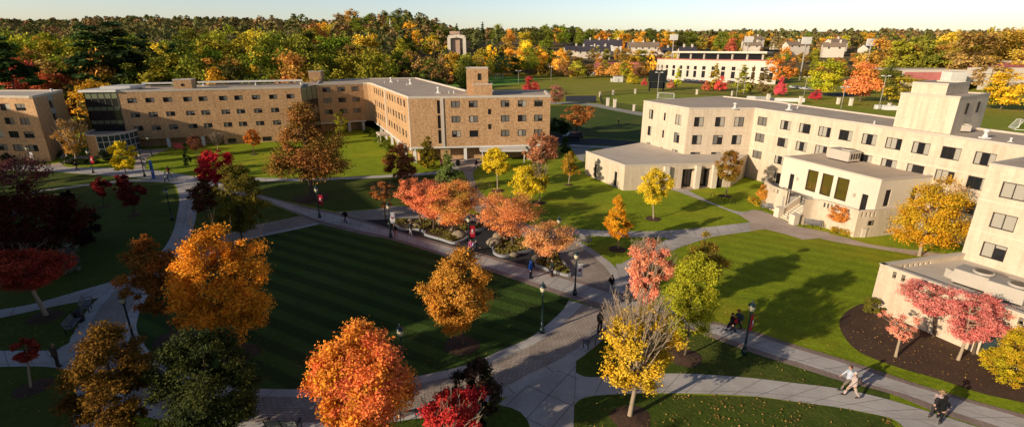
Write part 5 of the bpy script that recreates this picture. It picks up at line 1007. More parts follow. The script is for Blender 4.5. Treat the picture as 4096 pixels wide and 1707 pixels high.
light_pole((3,1122,634),(3,1135,430),'twin headed pole in front of the black scoreboard'); light_pole((3,1742,592),(3,1752,462),'pole with crossarm in front of the stadium, right of the red maples')
light_pole((3,1690,612),(3,1705,410),'thin tall pole before the green and orange cone tree'); light_pole((4,385,600),(4,400,462),'pole between the car park and the fenced field'); light_pole((4,650,690),(4,672,535),'pole beside the stone gate pillars'); light_pole((4,920,695),(4,972,455),'rightmost field pole with twin heads before the orange tree')
light_pole((1,575,800),(1,545,680),'pole in the yard between the left brick hall and the glass tower')
# scoreboard
t = thing('scoreboard', 'big black two panel scoreboard seen from behind on dark legs', 'scoreboard', (*G((3,1120,563)),0)); sx, sy = G((3,1120,563)); sw = (zat((3,1190,480),sy)[0]-zat((3,1062,480),sy)[0])
za, zb_, zt_ = zat((3,1120,545),sy)[2], zat((3,1120,500),sy)[2], zat((3,1120,415),sy)[2]
k = MB(); k.box(-sw/2,sw/2,-.4,.4,zb_+.3,zt_); k.build('upper_panel', M['black'], t, local=True); k = MB(); k.box(-sw/2+.6,sw/2-.6,-.3,.3,za,zb_); k.build('lower_panel', M['black'], t, local=True)
k = MB(); k.bar((-sw/2+.4,-.45,zb_+.1),(sw/2-.4,-.45,zb_+.1),.12,.25)
for x in (-sw/2+.5,sw/2-.5): k.bar((x,-.45,za-.2),(x,-.45,zb_+.1),.12,.2)
k.build('frame', M['iron'], t, local=True)
for x in (-sw/2+.8, sw/2-1.2): k = MB(); k.box(x-.3,x+.3,-.3,.3,0,zt_); k.build('leg', M['black'], t, local=True)
k = MB()
for x in np.linspace(-sw/2+.3,sw/2-.3,5): k.bar((x,.35,zt_),(x,.35,zt_+2.0),.12,.12)
k.bar((-sw/2,.35,zt_+1.9),(sw/2,.35,zt_+1.9),.12,.15); k.bar((-sw/2,.35,zt_+1.0),(sw/2,.35,zt_+1.0),.1,.12); k.build('top_truss', M['black'], t, local=True)
# pillars and iron fence
PB = [((3,715,605),(3,712,575)),((3,770,668),(3,772,610)),((3,820,680),(3,822,620)),((3,958,705),(3,960,658)),((3,808,592),(3,810,560)),((3,966,583),(3,968,550)),((3,1407,588),(3,1410,550)),((3,1660,598),(3,1661,562)),((4,126,640),(4,126,583)),((4,358,655),(4,365,600)),((4,628,658),(4,630,608)),((4,718,668),(4,722,612)),((4,990,695),(4,995,648))]
PBp = []
for i, (bp, tp) in enumerate(PB):
    b_ = G(bp); h = max(2.2, min(4.2, zat(tp, b_[1])[2])); PBp.append((b_, h)); t = thing('stone_pillar', 'square pale stone pillar of the iron field fence', 'pillar', (*b_,0), 0, 'stone pillars of the field fence'); w_ = h*.165
    k = MB(); k.box(-w_,w_,-w_,w_,0,h-.3); k.build('shaft', M['stone'], t, local=True); k = MB(); k.box(-w_-.07,w_+.07,-w_-.07,w_+.07,h-.3,h); k.build('cap', M['coping'], t, local=True)
def iron_fence(pts, label, h=1.9):
    t = thing('iron_fence', label, 'fence', (*pts[0],0)); a = MB(); c_ = MB(); P = pts
    for p, q in zip(P, P[1:]):
        L = math.dist(p, q); a.bar((*p,h-.1),(*q,h-.1),.06,.08); a.bar((*p,.25),(*q,.25),.06,.08); n = int(L/.45)
        for i in range(n): r_ = (p[0]+(q[0]-p[0])*i/n, p[1]+(q[1]-p[1])*i/n); c_.box(r_[0]-.03,r_[0]+.03,r_[1]-.03,r_[1]+.03,0,h)
    a.build('rail', M['black'], t); o = c_.build('pickets', M['black'], t); o['kind'] = 'stuff'
iron_fence([PBp[2][0], PBp[3][0], G((3,1030,715))], 'black iron fence running from the gate pillars toward the cream hall')
iron_fence([PBp[1][0], G((3,725,655)), PBp[0][0], PBp[4][0]], 'black iron fence curving left of the gate pillars')
iron_fence([PBp[4][0], PBp[5][0], G((3,1180,580)), PBp[6][0], PBp[7][0], PBp[8][0]], 'long black iron fence behind the field under the scoreboard')
# goals
def goal(p, w_, h, d, rot, label):
    xy = G(p); t = thing('soccer_goal', label, 'goal', (*xy,0), rot); k = MB(); r_ = .09
    for x in (-w_/2,w_/2): k.bar((x,0,0),(x,0,h),r_*2,r_*2); k.bar((x,0,h),(x,d*.4,h),r_,r_); k.bar((x,d*.4,h),(x,d,0),r_,r_); k.bar((x,0,.05),(x,d,.05),r_*1.5,r_*1.5)
    k.bar((-w_/2,0,h),(w_/2,0,h),r_*2,r_*2); k.bar((-w_/2,d,.05),(w_/2,d,.05),r_*1.5,r_*1.5); k.build('frame', M['white'], t, local=True)
    k = MB(); m_ = M['net'] if 'net' in M else M.setdefault('net', mat('goal net', (.55,.55,.55), .9))
    for i in range(14): x = -w_/2+w_*i/13; k.bar((x,d*.4,h),(x,d,.05),.025,.025)
    for i in range(7): f = i/6; k.bar((-w_/2,d*.4+d*.6*f,h*(1-f)+.05*f),(w_/2,d*.4+d*.6*f,h*(1-f)+.05*f),.025,.025)
    k.build('net', m_, t, local=True)
goal((3,1185,620), 6.5, 2.4, 2.2, R(-25), 'white goal frame on the fenced field beside the floodlight pole'); goal((2,1785,470), 6, 2.5, 2, R(160), 'white goal at the far end of the green sports pitch')
goal((4,1945,835), 5, 2.3, 2, R(60), 'goal frame at the right edge behind the rooftop tower')
# small field sheds and white barriers
def shed(p, w_, d, h, label, mt='white', roof='concrete', rot=0., z=0):
    xy = G(p, z); t = thing('field_shed', label, 'shed', (*xy, z), rot); k = MB(); k.box(-w_/2,w_/2,0,d,0,h); k.build('wall', M[mt], t, local=True); k = MB(); k.box(-w_/2-.2,w_/2+.2,-.2,d+.2,h,h+.25); k.build('roof', M[roof], t, local=True)
    k = MB(); k.box(-.5,.5,-.04,-.01,0,min(2.1,h*.8)); k.build('door', M['concrete'], t, local=True); return t
shed((3,848,500), 5.5, 4, 3.4, 'small white shed on the field left of the yellow bush'); shed((3,808,498), 2.2, 2, 2, 'tiny pale cabinet left of the small white shed')
shed((3,660,452), 8, 4, 4, 'low white hut below the red stadium seating', 'white', 'red')
xy = G((2,970,478)); t = thing('press_box', 'grey two storey press hut at the wood edge behind the brick hall roof', 'hut', (*xy,0)); k = MB(); k.box(-6,6,0,6,0,9.5); k.build('wall', mat('grey siding', (.20,.21,.23), .7), t, local=True)
k = MB(); k.box(-5.6,5.6,-.08,-.02,6.6,8.6); k.build('window_band', M['glass_g'], t, local=True); k = MB(); k.box(-6.3,6.3,-.4,6.3,9.5,9.8); k.build('roof', M['roof_dk'], t, local=True); k = MB(); k.box(-1.2,1.2,-.08,-.02,3.2,6); k.build('door', M['white'], t, local=True)
for i, (p, l_) in enumerate([((4,60,625),9),((4,250,638),14),((4,960,692),6),((4,1010,698),5)]):
    xy = G(p); k = MB(); k.box(-l_/2,l_/2,-.6,.6,.2,1.4); k.box(-l_/2,l_/2,-.9,.9,0,.2); o = k.build('pitch_cover', M['white']); o.location = (*xy,0); o.rotation_euler = (0,0,R(-12)); o['label'] = ['short white roll at the left before the car park','long white roll lying before the car park','white roll left of the rooftop tower','second white roll left of the rooftop tower'][i]; o['category'] = 'field cover'
# ================================================================ VEHICLES
def car_meshes(kind):
    if kind == 'suv': L, Wd, prof = 4.7, 1.85, [(-2.35,.45),(-2.33,.95),(-1.5,1.08),(-.75,1.72),(1.9,1.76),(2.25,1.1),(2.33,.5)]
    else: L, Wd, prof = 4.5, 1.78, [(-2.25,.4),(-2.2,.78),(-1.15,.95),(-.45,1.4),(1.0,1.42),(1.75,1.0),(2.2,.92),(2.25,.42)]
    def band(x0, x1): return [p for p in prof if x0 <= p[0] <= x1]
    bd = MB(); h = Wd/2
    low = [(x, min(z, 1.05)) for x, z in prof]
    n = len(prof)
    def sec(pts, hw, hw2):
        return [(x, -hw if z < 1.1 else -hw2, z) for x, z in pts], [(x, hw if z < 1.1 else hw2, z) for x, z in pts]
    l_, r_ = sec(prof, h, h*.78)
    bd.face(l_[::1]); bd.face(r_[::-1])
    for i in range(n-1): bd.face([l_[i], r_[i], r_[i+1], l_[i+1]][::-1])
    bd.face([l_[0], l_[-1], r_[-1], r_[0]][::-1])
    body = bd.mesh('body', M['paint'])
    g = MB(); top = max(z for x, z in prof); cab = [p for p in prof if p[1] > 1.2]; xa, xb = cab[0][0], cab[-1][0]; f = [p for p in prof if p[0] < xa][-1]; bk = [p for p in prof if p[0] > xb][0]
    def lerp(a, b, t): return (a[0]+(b[0]-a[0])*t, a[1]+(b[1]-a[1])*t)
    ya, yb = h*.93+.01, h*.78+.012
    for a, b_ in ((f, cab[0]), (bk, cab[-1])):
        p, q = lerp(a, b_, .2), lerp(a, b_, .9); s_ = .015 if a is f else -.015
        g.face([(p[0]-s_,-ya+.1,p[1]+.012),(p[0]-s_,ya-.1,p[1]+.012),(q[0]-s_,yb-.1,q[1]+.012),(q[0]-s_,-yb+.1,q[1]+.012)])
    for sgn in (-1,1):
        q0, q1 = lerp(f, cab[0], .35), lerp(bk, cab[-1], .35); zl = 1.1
        pts = [(q0[0]+.1,sgn*(h*.90+.012),zl+.03),(q1[0]-.1,sgn*(h*.90+.012),zl+.03),(xb-.08,sgn*(yb+.0),top-.1),(xa+.1,sgn*(yb+.0),top-.1)]; g.face(pts)
    glass = g.mesh('windows', M['glass']); wh = []
    tb = MB(); tb.tube([(0,-.11,0),(0,.11,0)], .34, 14); rb_ = MB(); rb_.tube([(0,-.12,0),(0,.12,0)], .2, 12)
    return body, glass, tb.mesh('tyre', M['tire']), rb_.mesh('rim', M['rim']), L, Wd
CM = {}
def car(xy, rot, kind, col, label, group=None, full=True):
    if kind not in CM: CM[kind] = car_meshes(kind)
    bd, gl, ty, rm, L, Wd = CM[kind]; t = thing('parked_car', label, 'car' if kind != 'suv' else 'suv', (*xy,.02), rot, group); b_ = link('body', bd, t, local=True); b_['tint'] = list(col); link('windows', gl, t, local=True)
    if full:
        for x in (-L*.31, L*.30):
            for y in (-Wd/2+.1, Wd/2-.1): w_ = thing('wheel', None, None); w_.parent = t; w_.location = (x,y,.33); link('tyre', ty, w_, local=True); link('rim', rm, w_, local=True)
        for nm, x, c_ in (('headlight',-L/2+.02,M['lampglass']),('tail_light',L/2-.02,M['red'])):
            for y in (-Wd*.36, Wd*.36): k = MB(); k.box(x-.04,x+.04,y-.16,y+.16,.68,.82); k.build(nm, c_, t, local=True)
    return t
car(G((3,520,912)), R(8), 'suv', (.012,.014,.03), 'dark blue sport utility vehicle on the shaded road behind the brick hall')
cc = [(.5,.5,.5),(.02,.02,.025),(.03,.05,.12),(.25,.25,.27),(.6,.6,.58),(.2,.03,.03),(.12,.13,.14)]
cn = ['silver','black','navy','grey','white','dark red','charcoal']
spots = [(3,1205,492),(3,1225,500),(3,1325,490),(3,1352,494),(3,1382,497),(3,1412,500),(3,1440,503),(3,1470,506),(3,1640,505),(3,1665,508),(4,300,545),(4,330,548),(4,360,552),(4,395,556),(4,430,560),(4,465,565),(4,700,520),(4,735,528),(4,760,535),(4,690,545),(4,770,590),(4,800,596)]
for i, p in enumerate(spots):
    c_ = (i*3+i//4) % 7; left = p[0] == 3
    car(G(p), R(95 if i % 2 else 80), 'sedan', cc[c_], '%s car parked %s' % (cn[c_], 'in front of the curved stadium wall' if left else ('behind the crimson tree in the car park' if p[1] < 600 else 'near the orange red tree in the car park')), 'cars parked in the far car park', full=True)
# ================================================================ FAR BUILDINGS
M['stad'] = m_ground('white stadium masonry', (.70,.62,.52), (.64,.56,.47), .4); M['seat_red'] = m_ground('red seating', (.45,.12,.12), (.52,.2,.18), .5)
t = thing('stadium', 'white curved stadium wall with tall arched openings and a flat canopy behind the car park', 'stadium', (*G((3,1400,495)),0))
prof_ = [(1125,352,362),(1180,344,350),(1300,338,338),(1420,334,326),(1560,336,318),(1700,340,312),(1833,352,306)]
tops = [zat((3,x,y), d) for x, y, d in prof_]+[zat((4,90,372),300), zat((4,200,392),297)]
top_z = 13.3; pl = resample(cr([(p[0], p[1]) for p in tops], 6), 15); zl_ = [p[2] for p in tops]
wb = MB(); wn = []; P = pl
LL = [0]
for a, b in zip(P, P[1:]): LL.append(LL[-1]+math.dist(a,b))
for i, (a, b) in enumerate(zip(P, P[1:])):
    L = LL[i+1]-LL[i]; zz_ = top_z
    ww = [(L/2-1.1,L/2+1.1,2.6,6.6),(L/2-1.1,L/2+1.1,7.3,9.5)]
    facade(wb, a, b, 0, zz_, ww, depth=.8)
    for w_ in ww: wn.append((a,b,w_))
wb.build('wall', M['stad'], t)
for a, b, w_ in wn: window(t, a, b, w_, 'grid', 0, 'tall_window', rec=.5)
k = MB(); k2 = MB()
for a, b in zip(P, P[1:]): k.bar((*a,top_z+.2),(*b,top_z+.2),1.0,.5)
k.build('red_coping', M['seat_red'], t)
ca_, cb_ = P[4], P[12]; e, L = ev(ca_, cb_); k.prism([along(ca_,cb_,-4,3),along(ca_,cb_,L+8,3),along(ca_,cb_,L+8,14),along(ca_,cb_,-4,14)], 0,0) if False else None
k = MB(); k.prism([along(ca_,cb_,-6,2),along(ca_,cb_,L+8,2),along(ca_,cb_,L+8,12),along(ca_,cb_,-6,12)], 17.3, 18.4, bottom=True)
for i in range(7): q = along(ca_,cb_,-3+(L+8)*i/6,5); k.box(q[0]-.4,q[0]+.4,q[1]-.4,q[1]+.4,13,17.3)
k.build('canopy', M['stad'], t)
k = MB(); k.prism([along(ca_,cb_,-2,5),along(ca_,cb_,L+4,5),along(ca_,cb_,L+4,10),along(ca_,cb_,-2,10)], 12, 17.2); k.build('press_level', M['glass'], t)
for i, (bp, tp, d) in enumerate([((3,1230,338),(3,1240,190),395),((3,1762,330),(3,1772,205),380),((4,372,390),(4,392,215),330),((4,838,365),(4,855,228),330)]):
    q = zat(bp, d); z1 = zat(tp, d)[2]; l = thing('stadium_light', ['left stadium light mast with a square lamp bank','stadium light mast second from left','tall stadium mast above the orange red trees','rightmost stadium mast with a square lamp bank'][i], 'light mast', (q[0], d, 0), 0, 'stadium light masts')
    k = MB(); k.tube([(0,0,0),(0,0,z1)], [.55,.35], 8); k.build('mast', M['concrete'], l, local=True); k = MB(); k.box(-3,3,-.4,.4,z1-1,z1+3.2); k.build('lamp_bank', M['white'], l, local=True)
# red seating bank
t = thing('grandstand', 'long low red grandstand on the slope left of the stadium', 'grandstand', (*zat((3,860,375),400)[:2],0)); a, b = zat((3,690,372),400), zat((3,1035,385),400); k = MB()
for i in range(5): k.prism([(a[0],a[1]+i*2.0),(b[0],b[1]+i*2.0),(b[0],b[1]+i*2.0+2),(a[0],a[1]+i*2.0+2)], 0, a[2]-1.5+i*.7)
k.build('seating', M['seat_red'], t)
# white and red sports building at right
t = thing('sports_hall', 'low white sports hall with red sloping roofs behind the rooftop tower', 'building', (*zat((4,1300,500),255)[:2],0)); d = 250
q = [zat((4,x,y), d) for x, y in ((1095,410),(1500,408),(1680,400),(1340,520))]; wb = MB(); h1 = q[0][2]
facade(wb, (q[0][0],d), (q[1][0]+2,d-2), 0, h1, []); facade(wb, (q[1][0]+2,d-2), (q[2][0]+40,d-6), 0, h1+1, [(3,7,0,5)]); wb.prism([(q[0][0],d+.1),(q[2][0]+40,d-5.8),(q[2][0]+44,d+30),(q[0][0],d+30)], h1-.6, h1-.3); wb.build('wall', M['stad'], t)
k = MB(); k.prism([(q[0][0]+1,d-.6),(q[1][0]-6,d-2.2),(q[1][0]-6,d-2),(q[0][0]+1,d-.4)], h1-5.5, h1-1.2); k.build('red_panel', M['seat_red'], t)
k = MB(); a, b = zat((4,1545,400),d+6), zat((4,1690,360),d+6); x0, x1 = a[0], zat((4,1962,380),d+6)[0]+30
k.face([(x0,d+2,a[2]),(x1,d-2,a[2]-.3),(x1,d+12,b[2]),(x0+2,d+14,b[2])]); k.build('red_roof', M['seat_red'], t); k = MB(); k.bar((x0+2,d+14,b[2]+.3),(x1,d+12,b[2]+.3),.8,.8); k.build('ridge_trim', M['white'], t)
k = MB(); x = q[3][0]; k.prism([(x-1,d-8),(x+6,d-8.5),(x+6,d-2.5),(x-1,d-2)], 0, h1-.8); k.build('entrance_block', M['white'], t)
# houses on the hill
def house(pc, d, w_, dp, hw, hr, roofm, label, rot=0., chim=1, z0=None):
    q = zat(pc, d); z = z0 if z0 is not None else q[2]; t = thing('house', label, 'house', (q[0], d, z), rot, None); k = MB(); k.box(-w_/2,w_/2,0,dp,-6,hw); k.face([(-w_/2,0,hw),(-w_/2,dp,hw),(-w_/2,dp/2,hw+hr)][::-1]); k.face([(w_/2,0,hw),(w_/2,dp,hw),(w_/2,dp/2,hw+hr)]); k.build('wall', M['stad'], t, local=True)
    k = MB(); o = .8
    for s in (0, 1):
        pts = [(-w_/2-o,-o,hw-o*hr/(dp/2)),(w_/2+o,-o,hw-o*hr/(dp/2)),(w_/2+o,dp/2,hw+hr),(-w_/2-o,dp/2,hw+hr)]
        if s: pts = [(x, dp-y, z_) for x, y, z_ in pts][::-1]
        k.face([(x,y,z_+.15) for x,y,z_ in pts])
    r_ = k.build('roof', roofm, t, local=True); n = max(2, int(w_/6))
    for i in range(n):
        x = -w_/2+w_*(i+.5)/n; f = link('window', win_mesh(1.6, 1.8, 'slide', 0)[0], t, local=True, loc=(x,-.2,hw*.45)); link('pane', win_mesh(1.6,1.8,'slide',0)[1], f, local=True)
    for i in range(chim): k = MB(); x = -w_/2+w_*(i+.6)/max(1,chim); k.box(x-.7,x+.7,dp/2-.9,dp/2+.9,hw+hr*.5,hw+hr+2.2); k.build('chimney', M['stad'], r_, local=True)
    return t
house((3,540,300),520,20,14,4,4,M['roof_dk'],'leftmost dark roofed hillside house above the golden field trees',R(5)); house((3,670,308),505,32,14,4,4.5,M['roof_dk'],'long dark roofed hillside terrace in the middle of the hill houses',R(-4),3)
house((3,735,265),560,40,14,4,6,M['roof_dk'],'upper dark roofed terrace with white stepped gables',R(-8),4); house((3,1020,275),560,34,14,4,5,M['roof_br'],'brown roofed hillside house with three pale chimneys',R(-6),3)
for i in range(4):
    q = zat((3,650+i*48,250),556); k = MB(); gx = thing('roof_gable', 'white stepped gable on the dark hillside terrace roof', 'gable', (q[0],552,q[2]-1), R(-8), 'white gables of the dark hillside terrace'); k.face([(-4,0,-3),(4,0,-3),(1,0,3),(-1,0,3)]); k.face([(-4,1,-3),(4,1,-3),(1,1,3),(-1,1,3)][::-1]); k.face([(4,0,-3),(4,1,-3),(1,1,3),(1,0,3)]); k.face([(1,0,3),(1,1,3),(-1,1,3),(-1,0,3)]); k.build('wall', M['white'], gx, local=True)
for i, (p, d, w_, m_, l) in enumerate([((3,1790,240),600,16,'roof_br','pale hillside house with brown roof by the second stadium mast'),((3,1850,215),640,18,'roof_br','hillside house highest on the right side of the stadium'),((4,20,262),560,18,'roof_br','pale house on the hill above the car park trees'),((4,350,262),520,26,'roof_br','hillside house row above the tall orange tree'),((4,600,275),470,20,'roof_br','pale gabled house on the brown bank above the big green tree'),((4,640,240),560,24,'roof_br','upper pale house behind the big green tree'),((4,890,290),480,18,'roof_dk','dark roofed house right of the rightmost stadium mast'),((3,1200,310),480,14,'roof_dk','low dark building behind the scoreboard'),((3,1345,310),440,16,'roof_dk','dark flat building beside the stadium end'),((4,230,230),640,22,'roof_br','roof of a pale house peeking over the hill trees')]): house(p, d, w_*.85, 11, 3.6, 3.6, M[m_], l, R([-8,6,-12,4,-20,10,15,0,-5,8][i]), 1 if i % 2 else 2)
# chapel with frame facade and steeple in the wood
q = zat((2,1480,235),330); t = thing('chapel', 'pinkish chapel block with a pale gabled portal rising from the wood', 'chapel', (q[0],330,q[2]-10)); s_ = 330/1960*.44; k = MB(); k.box(-60*s_,25*s_,2,16,0,12+85*s_); k.build('wall', m_ground('pink stucco', (.50,.34,.26), (.46,.31,.24), .5), t, local=True)
k = MB(); H_ = 8+92*s_
for x in (-66*s_, 66*s_): k.box(x-1,x+1,0,2,0,H_)
k.bar((-70*s_,1,H_),(0,1,H_+10*s_),2.2,2); k.bar((0,1,H_+10*s_),(70*s_,1,H_),2.2,2); k.build('portal', M['stad'], t, local=True); k = MB(); k.box(30*s_,62*s_,.6,8,0,H_-1); k.build('window', M['glass'], t, local=True)
k = MB(); k.face([(-72*s_,-.5,H_+1.2),(0,-.5,H_+1.2+10*s_),(0,17,H_+1.2+10*s_),(-72*s_,17,H_+1.2)]); k.face([(0,-.5,H_+1.2+10*s_),(72*s_,-.5,H_+1.2),(72*s_,17,H_+1.2),(0,17,H_+1.2+10*s_)]); k.build('roof', M['roof_dk'], t, local=True)
q = zat((2,1005,175),420); t = thing('church', 'pale church gable and thin white steeple above the wood', 'church', (q[0],420,q[2]-8)); s_ = 420/1960*.5587; k = MB(); k.box(-38*s_,38*s_,0,14,0,8+20*s_); k.face([(-38*s_,0,8+20*s_),(38*s_,0,8+20*s_),(0,0,8+58*s_)]); k.face([(-38*s_,14,8+20*s_),(38*s_,14,8+20*s_),(0,14,8+58*s_)][::-1]); k.build('wall', m_ground('pink stone', (.52,.40,.32), (.46,.36,.29), .5), t, local=True)
k = MB(); k.face([(-42*s_,-.5,8+15*s_),(0,-.5,8+60*s_),(0,14,8+60*s_),(-42*s_,14,8+15*s_)]); k.face([(0,-.5,8+60*s_),(42*s_,-.5,8+15*s_),(42*s_,14,8+15*s_),(0,14,8+60*s_)]); k.build('roof', M['roof_br'], t, local=True)
k = MB(); k.tube([(0,3,8+40*s_),(0,3,8+75*s_)], 1.0, 8); k.tube([(0,3,8+75*s_),(0,3,8+118*s_)], [.9,.05], 8); k.build('steeple', M['white'], t, local=True)
# ================================================================ BACKGROUND TREES (shared crowns, own colours)
PT = []
def proto(prof, H, W, zb, n, leaf, cl, seed, **kw):
    me, cent = leaf_mesh('crown', prof, H, W, zb, n, leaf, cl, seed, **kw); PT.append((me, trunk_mesh(H, zb, W, cent, seed, W*.02, 'bark', 12, top=.75), H, W))
proto('round',20,15,4,4600,.68,38,101,fill=.35,spread=.15); proto('oval',22,13,4,4600,.68,38,102,fill=.35,spread=.15); proto('round',18,16,3.5,4600,.68,42,103,fill=.4,spread=.16); proto('oval',20,12,3,4200,.65,34,104,fill=.4,spread=.16)
proto('cone',22,11,2,4200,.75,80,105,fill=.2,flat=.45); proto('umbrella',18,16,5,3600,.7,70,106,fill=.3); proto('dome',14,14,2,4200,.6,50,107,fill=.3,spread=.13); proto('round',17,13,4,2600,.62,55,108,fill=.5,spread=.09)
def btree(x, y, H, W, pi, ca, cb, name, label, group, z=None):
    me, tr, h0, w0 = PT[pi]; o = thing(name, label, 'tree', (x, y, (hgt(x,y) if z is None else z)-.2), rnd.uniform(0,6.28), group); o.scale = (W/w0, W/w0, H/h0)
    ca = [v*1.3 for v in ca]; cb = [v*1.3 for v in cb]
    c = link('crown', me, o, local=True); j = [rnd.uniform(.85,1.15) for _ in range(3)]; c['leaf_a'] = [ca[i]*j[i] for i in range(3)]; c['leaf_b'] = [cb[i]*j[2-i] for i in range(3)]; link('trunk', tr, o, local=True); return o
def ftree(name, label, base, top, xl, xr, pi, ca, cb, y=None, group=None):
    if y is None: b = G(base); d = b[1]
    else: q = zat(base, y); b = (q[0], y); d = y
    ul, ur = px(*xl)[0], px(*xr)[0]; v = px(*top)[1]; W = abs(zat((0,ur,v),d)[0]-zat((0,ul,v),d)[0]); z = hgt(*b) if y else 0; H = zat(top,d)[2]-z; xc = (zat((0,ur,v),d)[0]+zat((0,ul,v),d)[0])/2
    return btree(xc, d, H, W, pi, ca, cb, name, label, group, z)
# trees of the sports ground one by one
ftree('maple_tree','scarlet round maple just behind the brick hall roof at the pitch edge',(3,220,600),(3,222,458),(3,148,0),(3,292,0),6,(.52,.03,.05),(.46,.05,.05))
ftree('maple_tree','pinkish brown round tree beside the scarlet maple',(3,395,662),(3,405,508),(3,335,0),(3,475,0),0,(.36,.17,.12),(.28,.16,.07))
ftree('cherry_tree','umbrella shaped tree with an orange lit top on the shaded lawn',(3,540,850),(3,555,660),(3,415,0),(3,695,0),5,(.26,.12,.03),(.42,.15,.04))
ftree('maple_tree','yellow green bush like tree left of the scoreboard',(3,950,512),(3,950,432),(3,903,0),(3,1002,0),6,(.42,.38,.02),(.5,.42,.03)); ftree('maple_tree','small scarlet tree touching the left side of the scoreboard',(3,1035,525),(3,1035,470),(3,1012,0),(3,1062,0),6,(.5,.06,.06),(.5,.1,.08))
ftree('maple_tree','narrow yellow cone tree right of the scoreboard',(3,1280,545),(3,1282,382),(3,1245,0),(3,1318,0),4,(.55,.42,.02),(.42,.38,.02)); ftree('maple_tree','pinkish orange tree left of the narrow yellow cone',(3,1225,545),(3,1228,478),(3,1195,0),(3,1262,0),6,(.56,.22,.12),(.5,.2,.1))
ftree('maple_tree','large orange green cone before the stadium centre',(3,1560,560),(3,1558,355),(3,1495,0),(3,1615,0),4,(.42,.24,.03),(.26,.22,.03)); ftree('maple_tree','round salmon red bush under the large orange green cone',(3,1482,562),(3,1485,488),(3,1452,0),(3,1515,0),6,(.58,.13,.07),(.55,.17,.08)); ftree('maple_tree','bright red round tree before the stadium',(3,1585,565),(3,1585,455),(3,1535,0),(3,1638,0),6,(.6,.07,.06),(.55,.1,.07))
ftree('maple_tree','green and orange cone tree at the right part of the stadium',(3,1755,585),(3,1760,365),(3,1680,0),(3,1835,0),4,(.3,.26,.03),(.22,.2,.03)); ftree('maple_tree','dark brown green cone beside the green and orange one',(4,20,585),(4,15,372),(3,1800,0),(4,58,0),4,(.16,.09,.03),(.12,.1,.03)); ftree('maple_tree','brown purple cone tree before the car park',(4,120,595),(4,130,380),(4,45,0),(4,195,0),4,(.24,.13,.06),(.18,.11,.05))
ftree('maple_tree','tall ragged orange tree behind the crimson one',(4,270,560),(4,260,238),(4,155,0),(4,362,0),7,(.5,.19,.03),(.46,.24,.04)); ftree('maple_tree','small crimson pink tree with pale stems at the car park edge',(4,230,600),(4,232,462),(4,188,0),(4,275,0),6,(.62,.06,.09),(.58,.1,.12)); ftree('maple_tree','low crimson bush tree on the grass by the car park',(4,480,625),(4,485,548),(4,440,0),(4,525,0),6,(.5,.03,.06),(.48,.04,.06))
ftree('maple_tree','big round green yellow tree with a forked trunk',(4,545,605),(4,570,325),(4,435,0),(4,705,0),0,(.24,.26,.02),(.40,.34,.02)); ftree('maple_tree','large orange red tree behind the rightmost field pole',(4,880,640),(4,870,338),(4,720,0),(4,990,0),2,(.56,.21,.07),(.5,.25,.04)); ftree('oak_tree','dark green tree right of the large orange red one',(4,1030,650),(4,1040,330),(4,965,0),(4,1115,0),1,(.07,.075,.02),(.14,.13,.02),)
ftree('oak_tree','bright olive green tree left of the rooftop tower',(4,1130,655),(4,1160,440),(4,1000,0),(4,1290,0),0,(.24,.24,.02),(.3,.26,.02)); ftree('maple_tree','pale ragged tan tree standing behind the rooftop tower top',(4,1780,600),(4,1800,300),(4,1640,0),(4,1910,0),7,(.34,.22,.08),(.30,.24,.05)); ftree('maple_tree','golden yellow maple right of the rooftop tower',(4,1880,700),(4,1880,402),(4,1750,0),(4,2020,0),0,(.6,.36,.02),(.5,.34,.02)); ftree('oak_tree','dark green tree between the tan tree and the tower',(4,1760,690),(4,1760,480),(4,1690,0),(4,1850,0),2,(.10,.12,.02),(.2,.2,.02))
for i, (x, tp, w_, c) in enumerate([(50,250,110,0),(190,200,150,1),(285,240,130,0),(430,265,150,2),(-60,230,110,1),(560,330,140,3),(1090,300,90,0),(725,380,120,4),(820,360,150,5),(900,330,120,0)]):
    ca, cb = [((.84,.44,.05),(.86,.52,.05)),((.92,.60,.04),(.88,.50,.04)),((.86,.52,.05),(.78,.46,.08)),((.44,.38,.05),(.56,.44,.05)),((.74,.40,.07),(.64,.38,.09)),((.64,.32,.08),(.72,.40,.09))][c]
    ftree('maple_tree', 'golden orange tree in the row along the far side of the sports field', (3,x,445 if i < 5 else 470), (3,x,tp), (3,x-w_/2,0), (3,x+w_/2,0), [0,2,1,0,5,1,7,7,2,1][i], ca, cb, group='row of golden trees along the far side of the sports field')
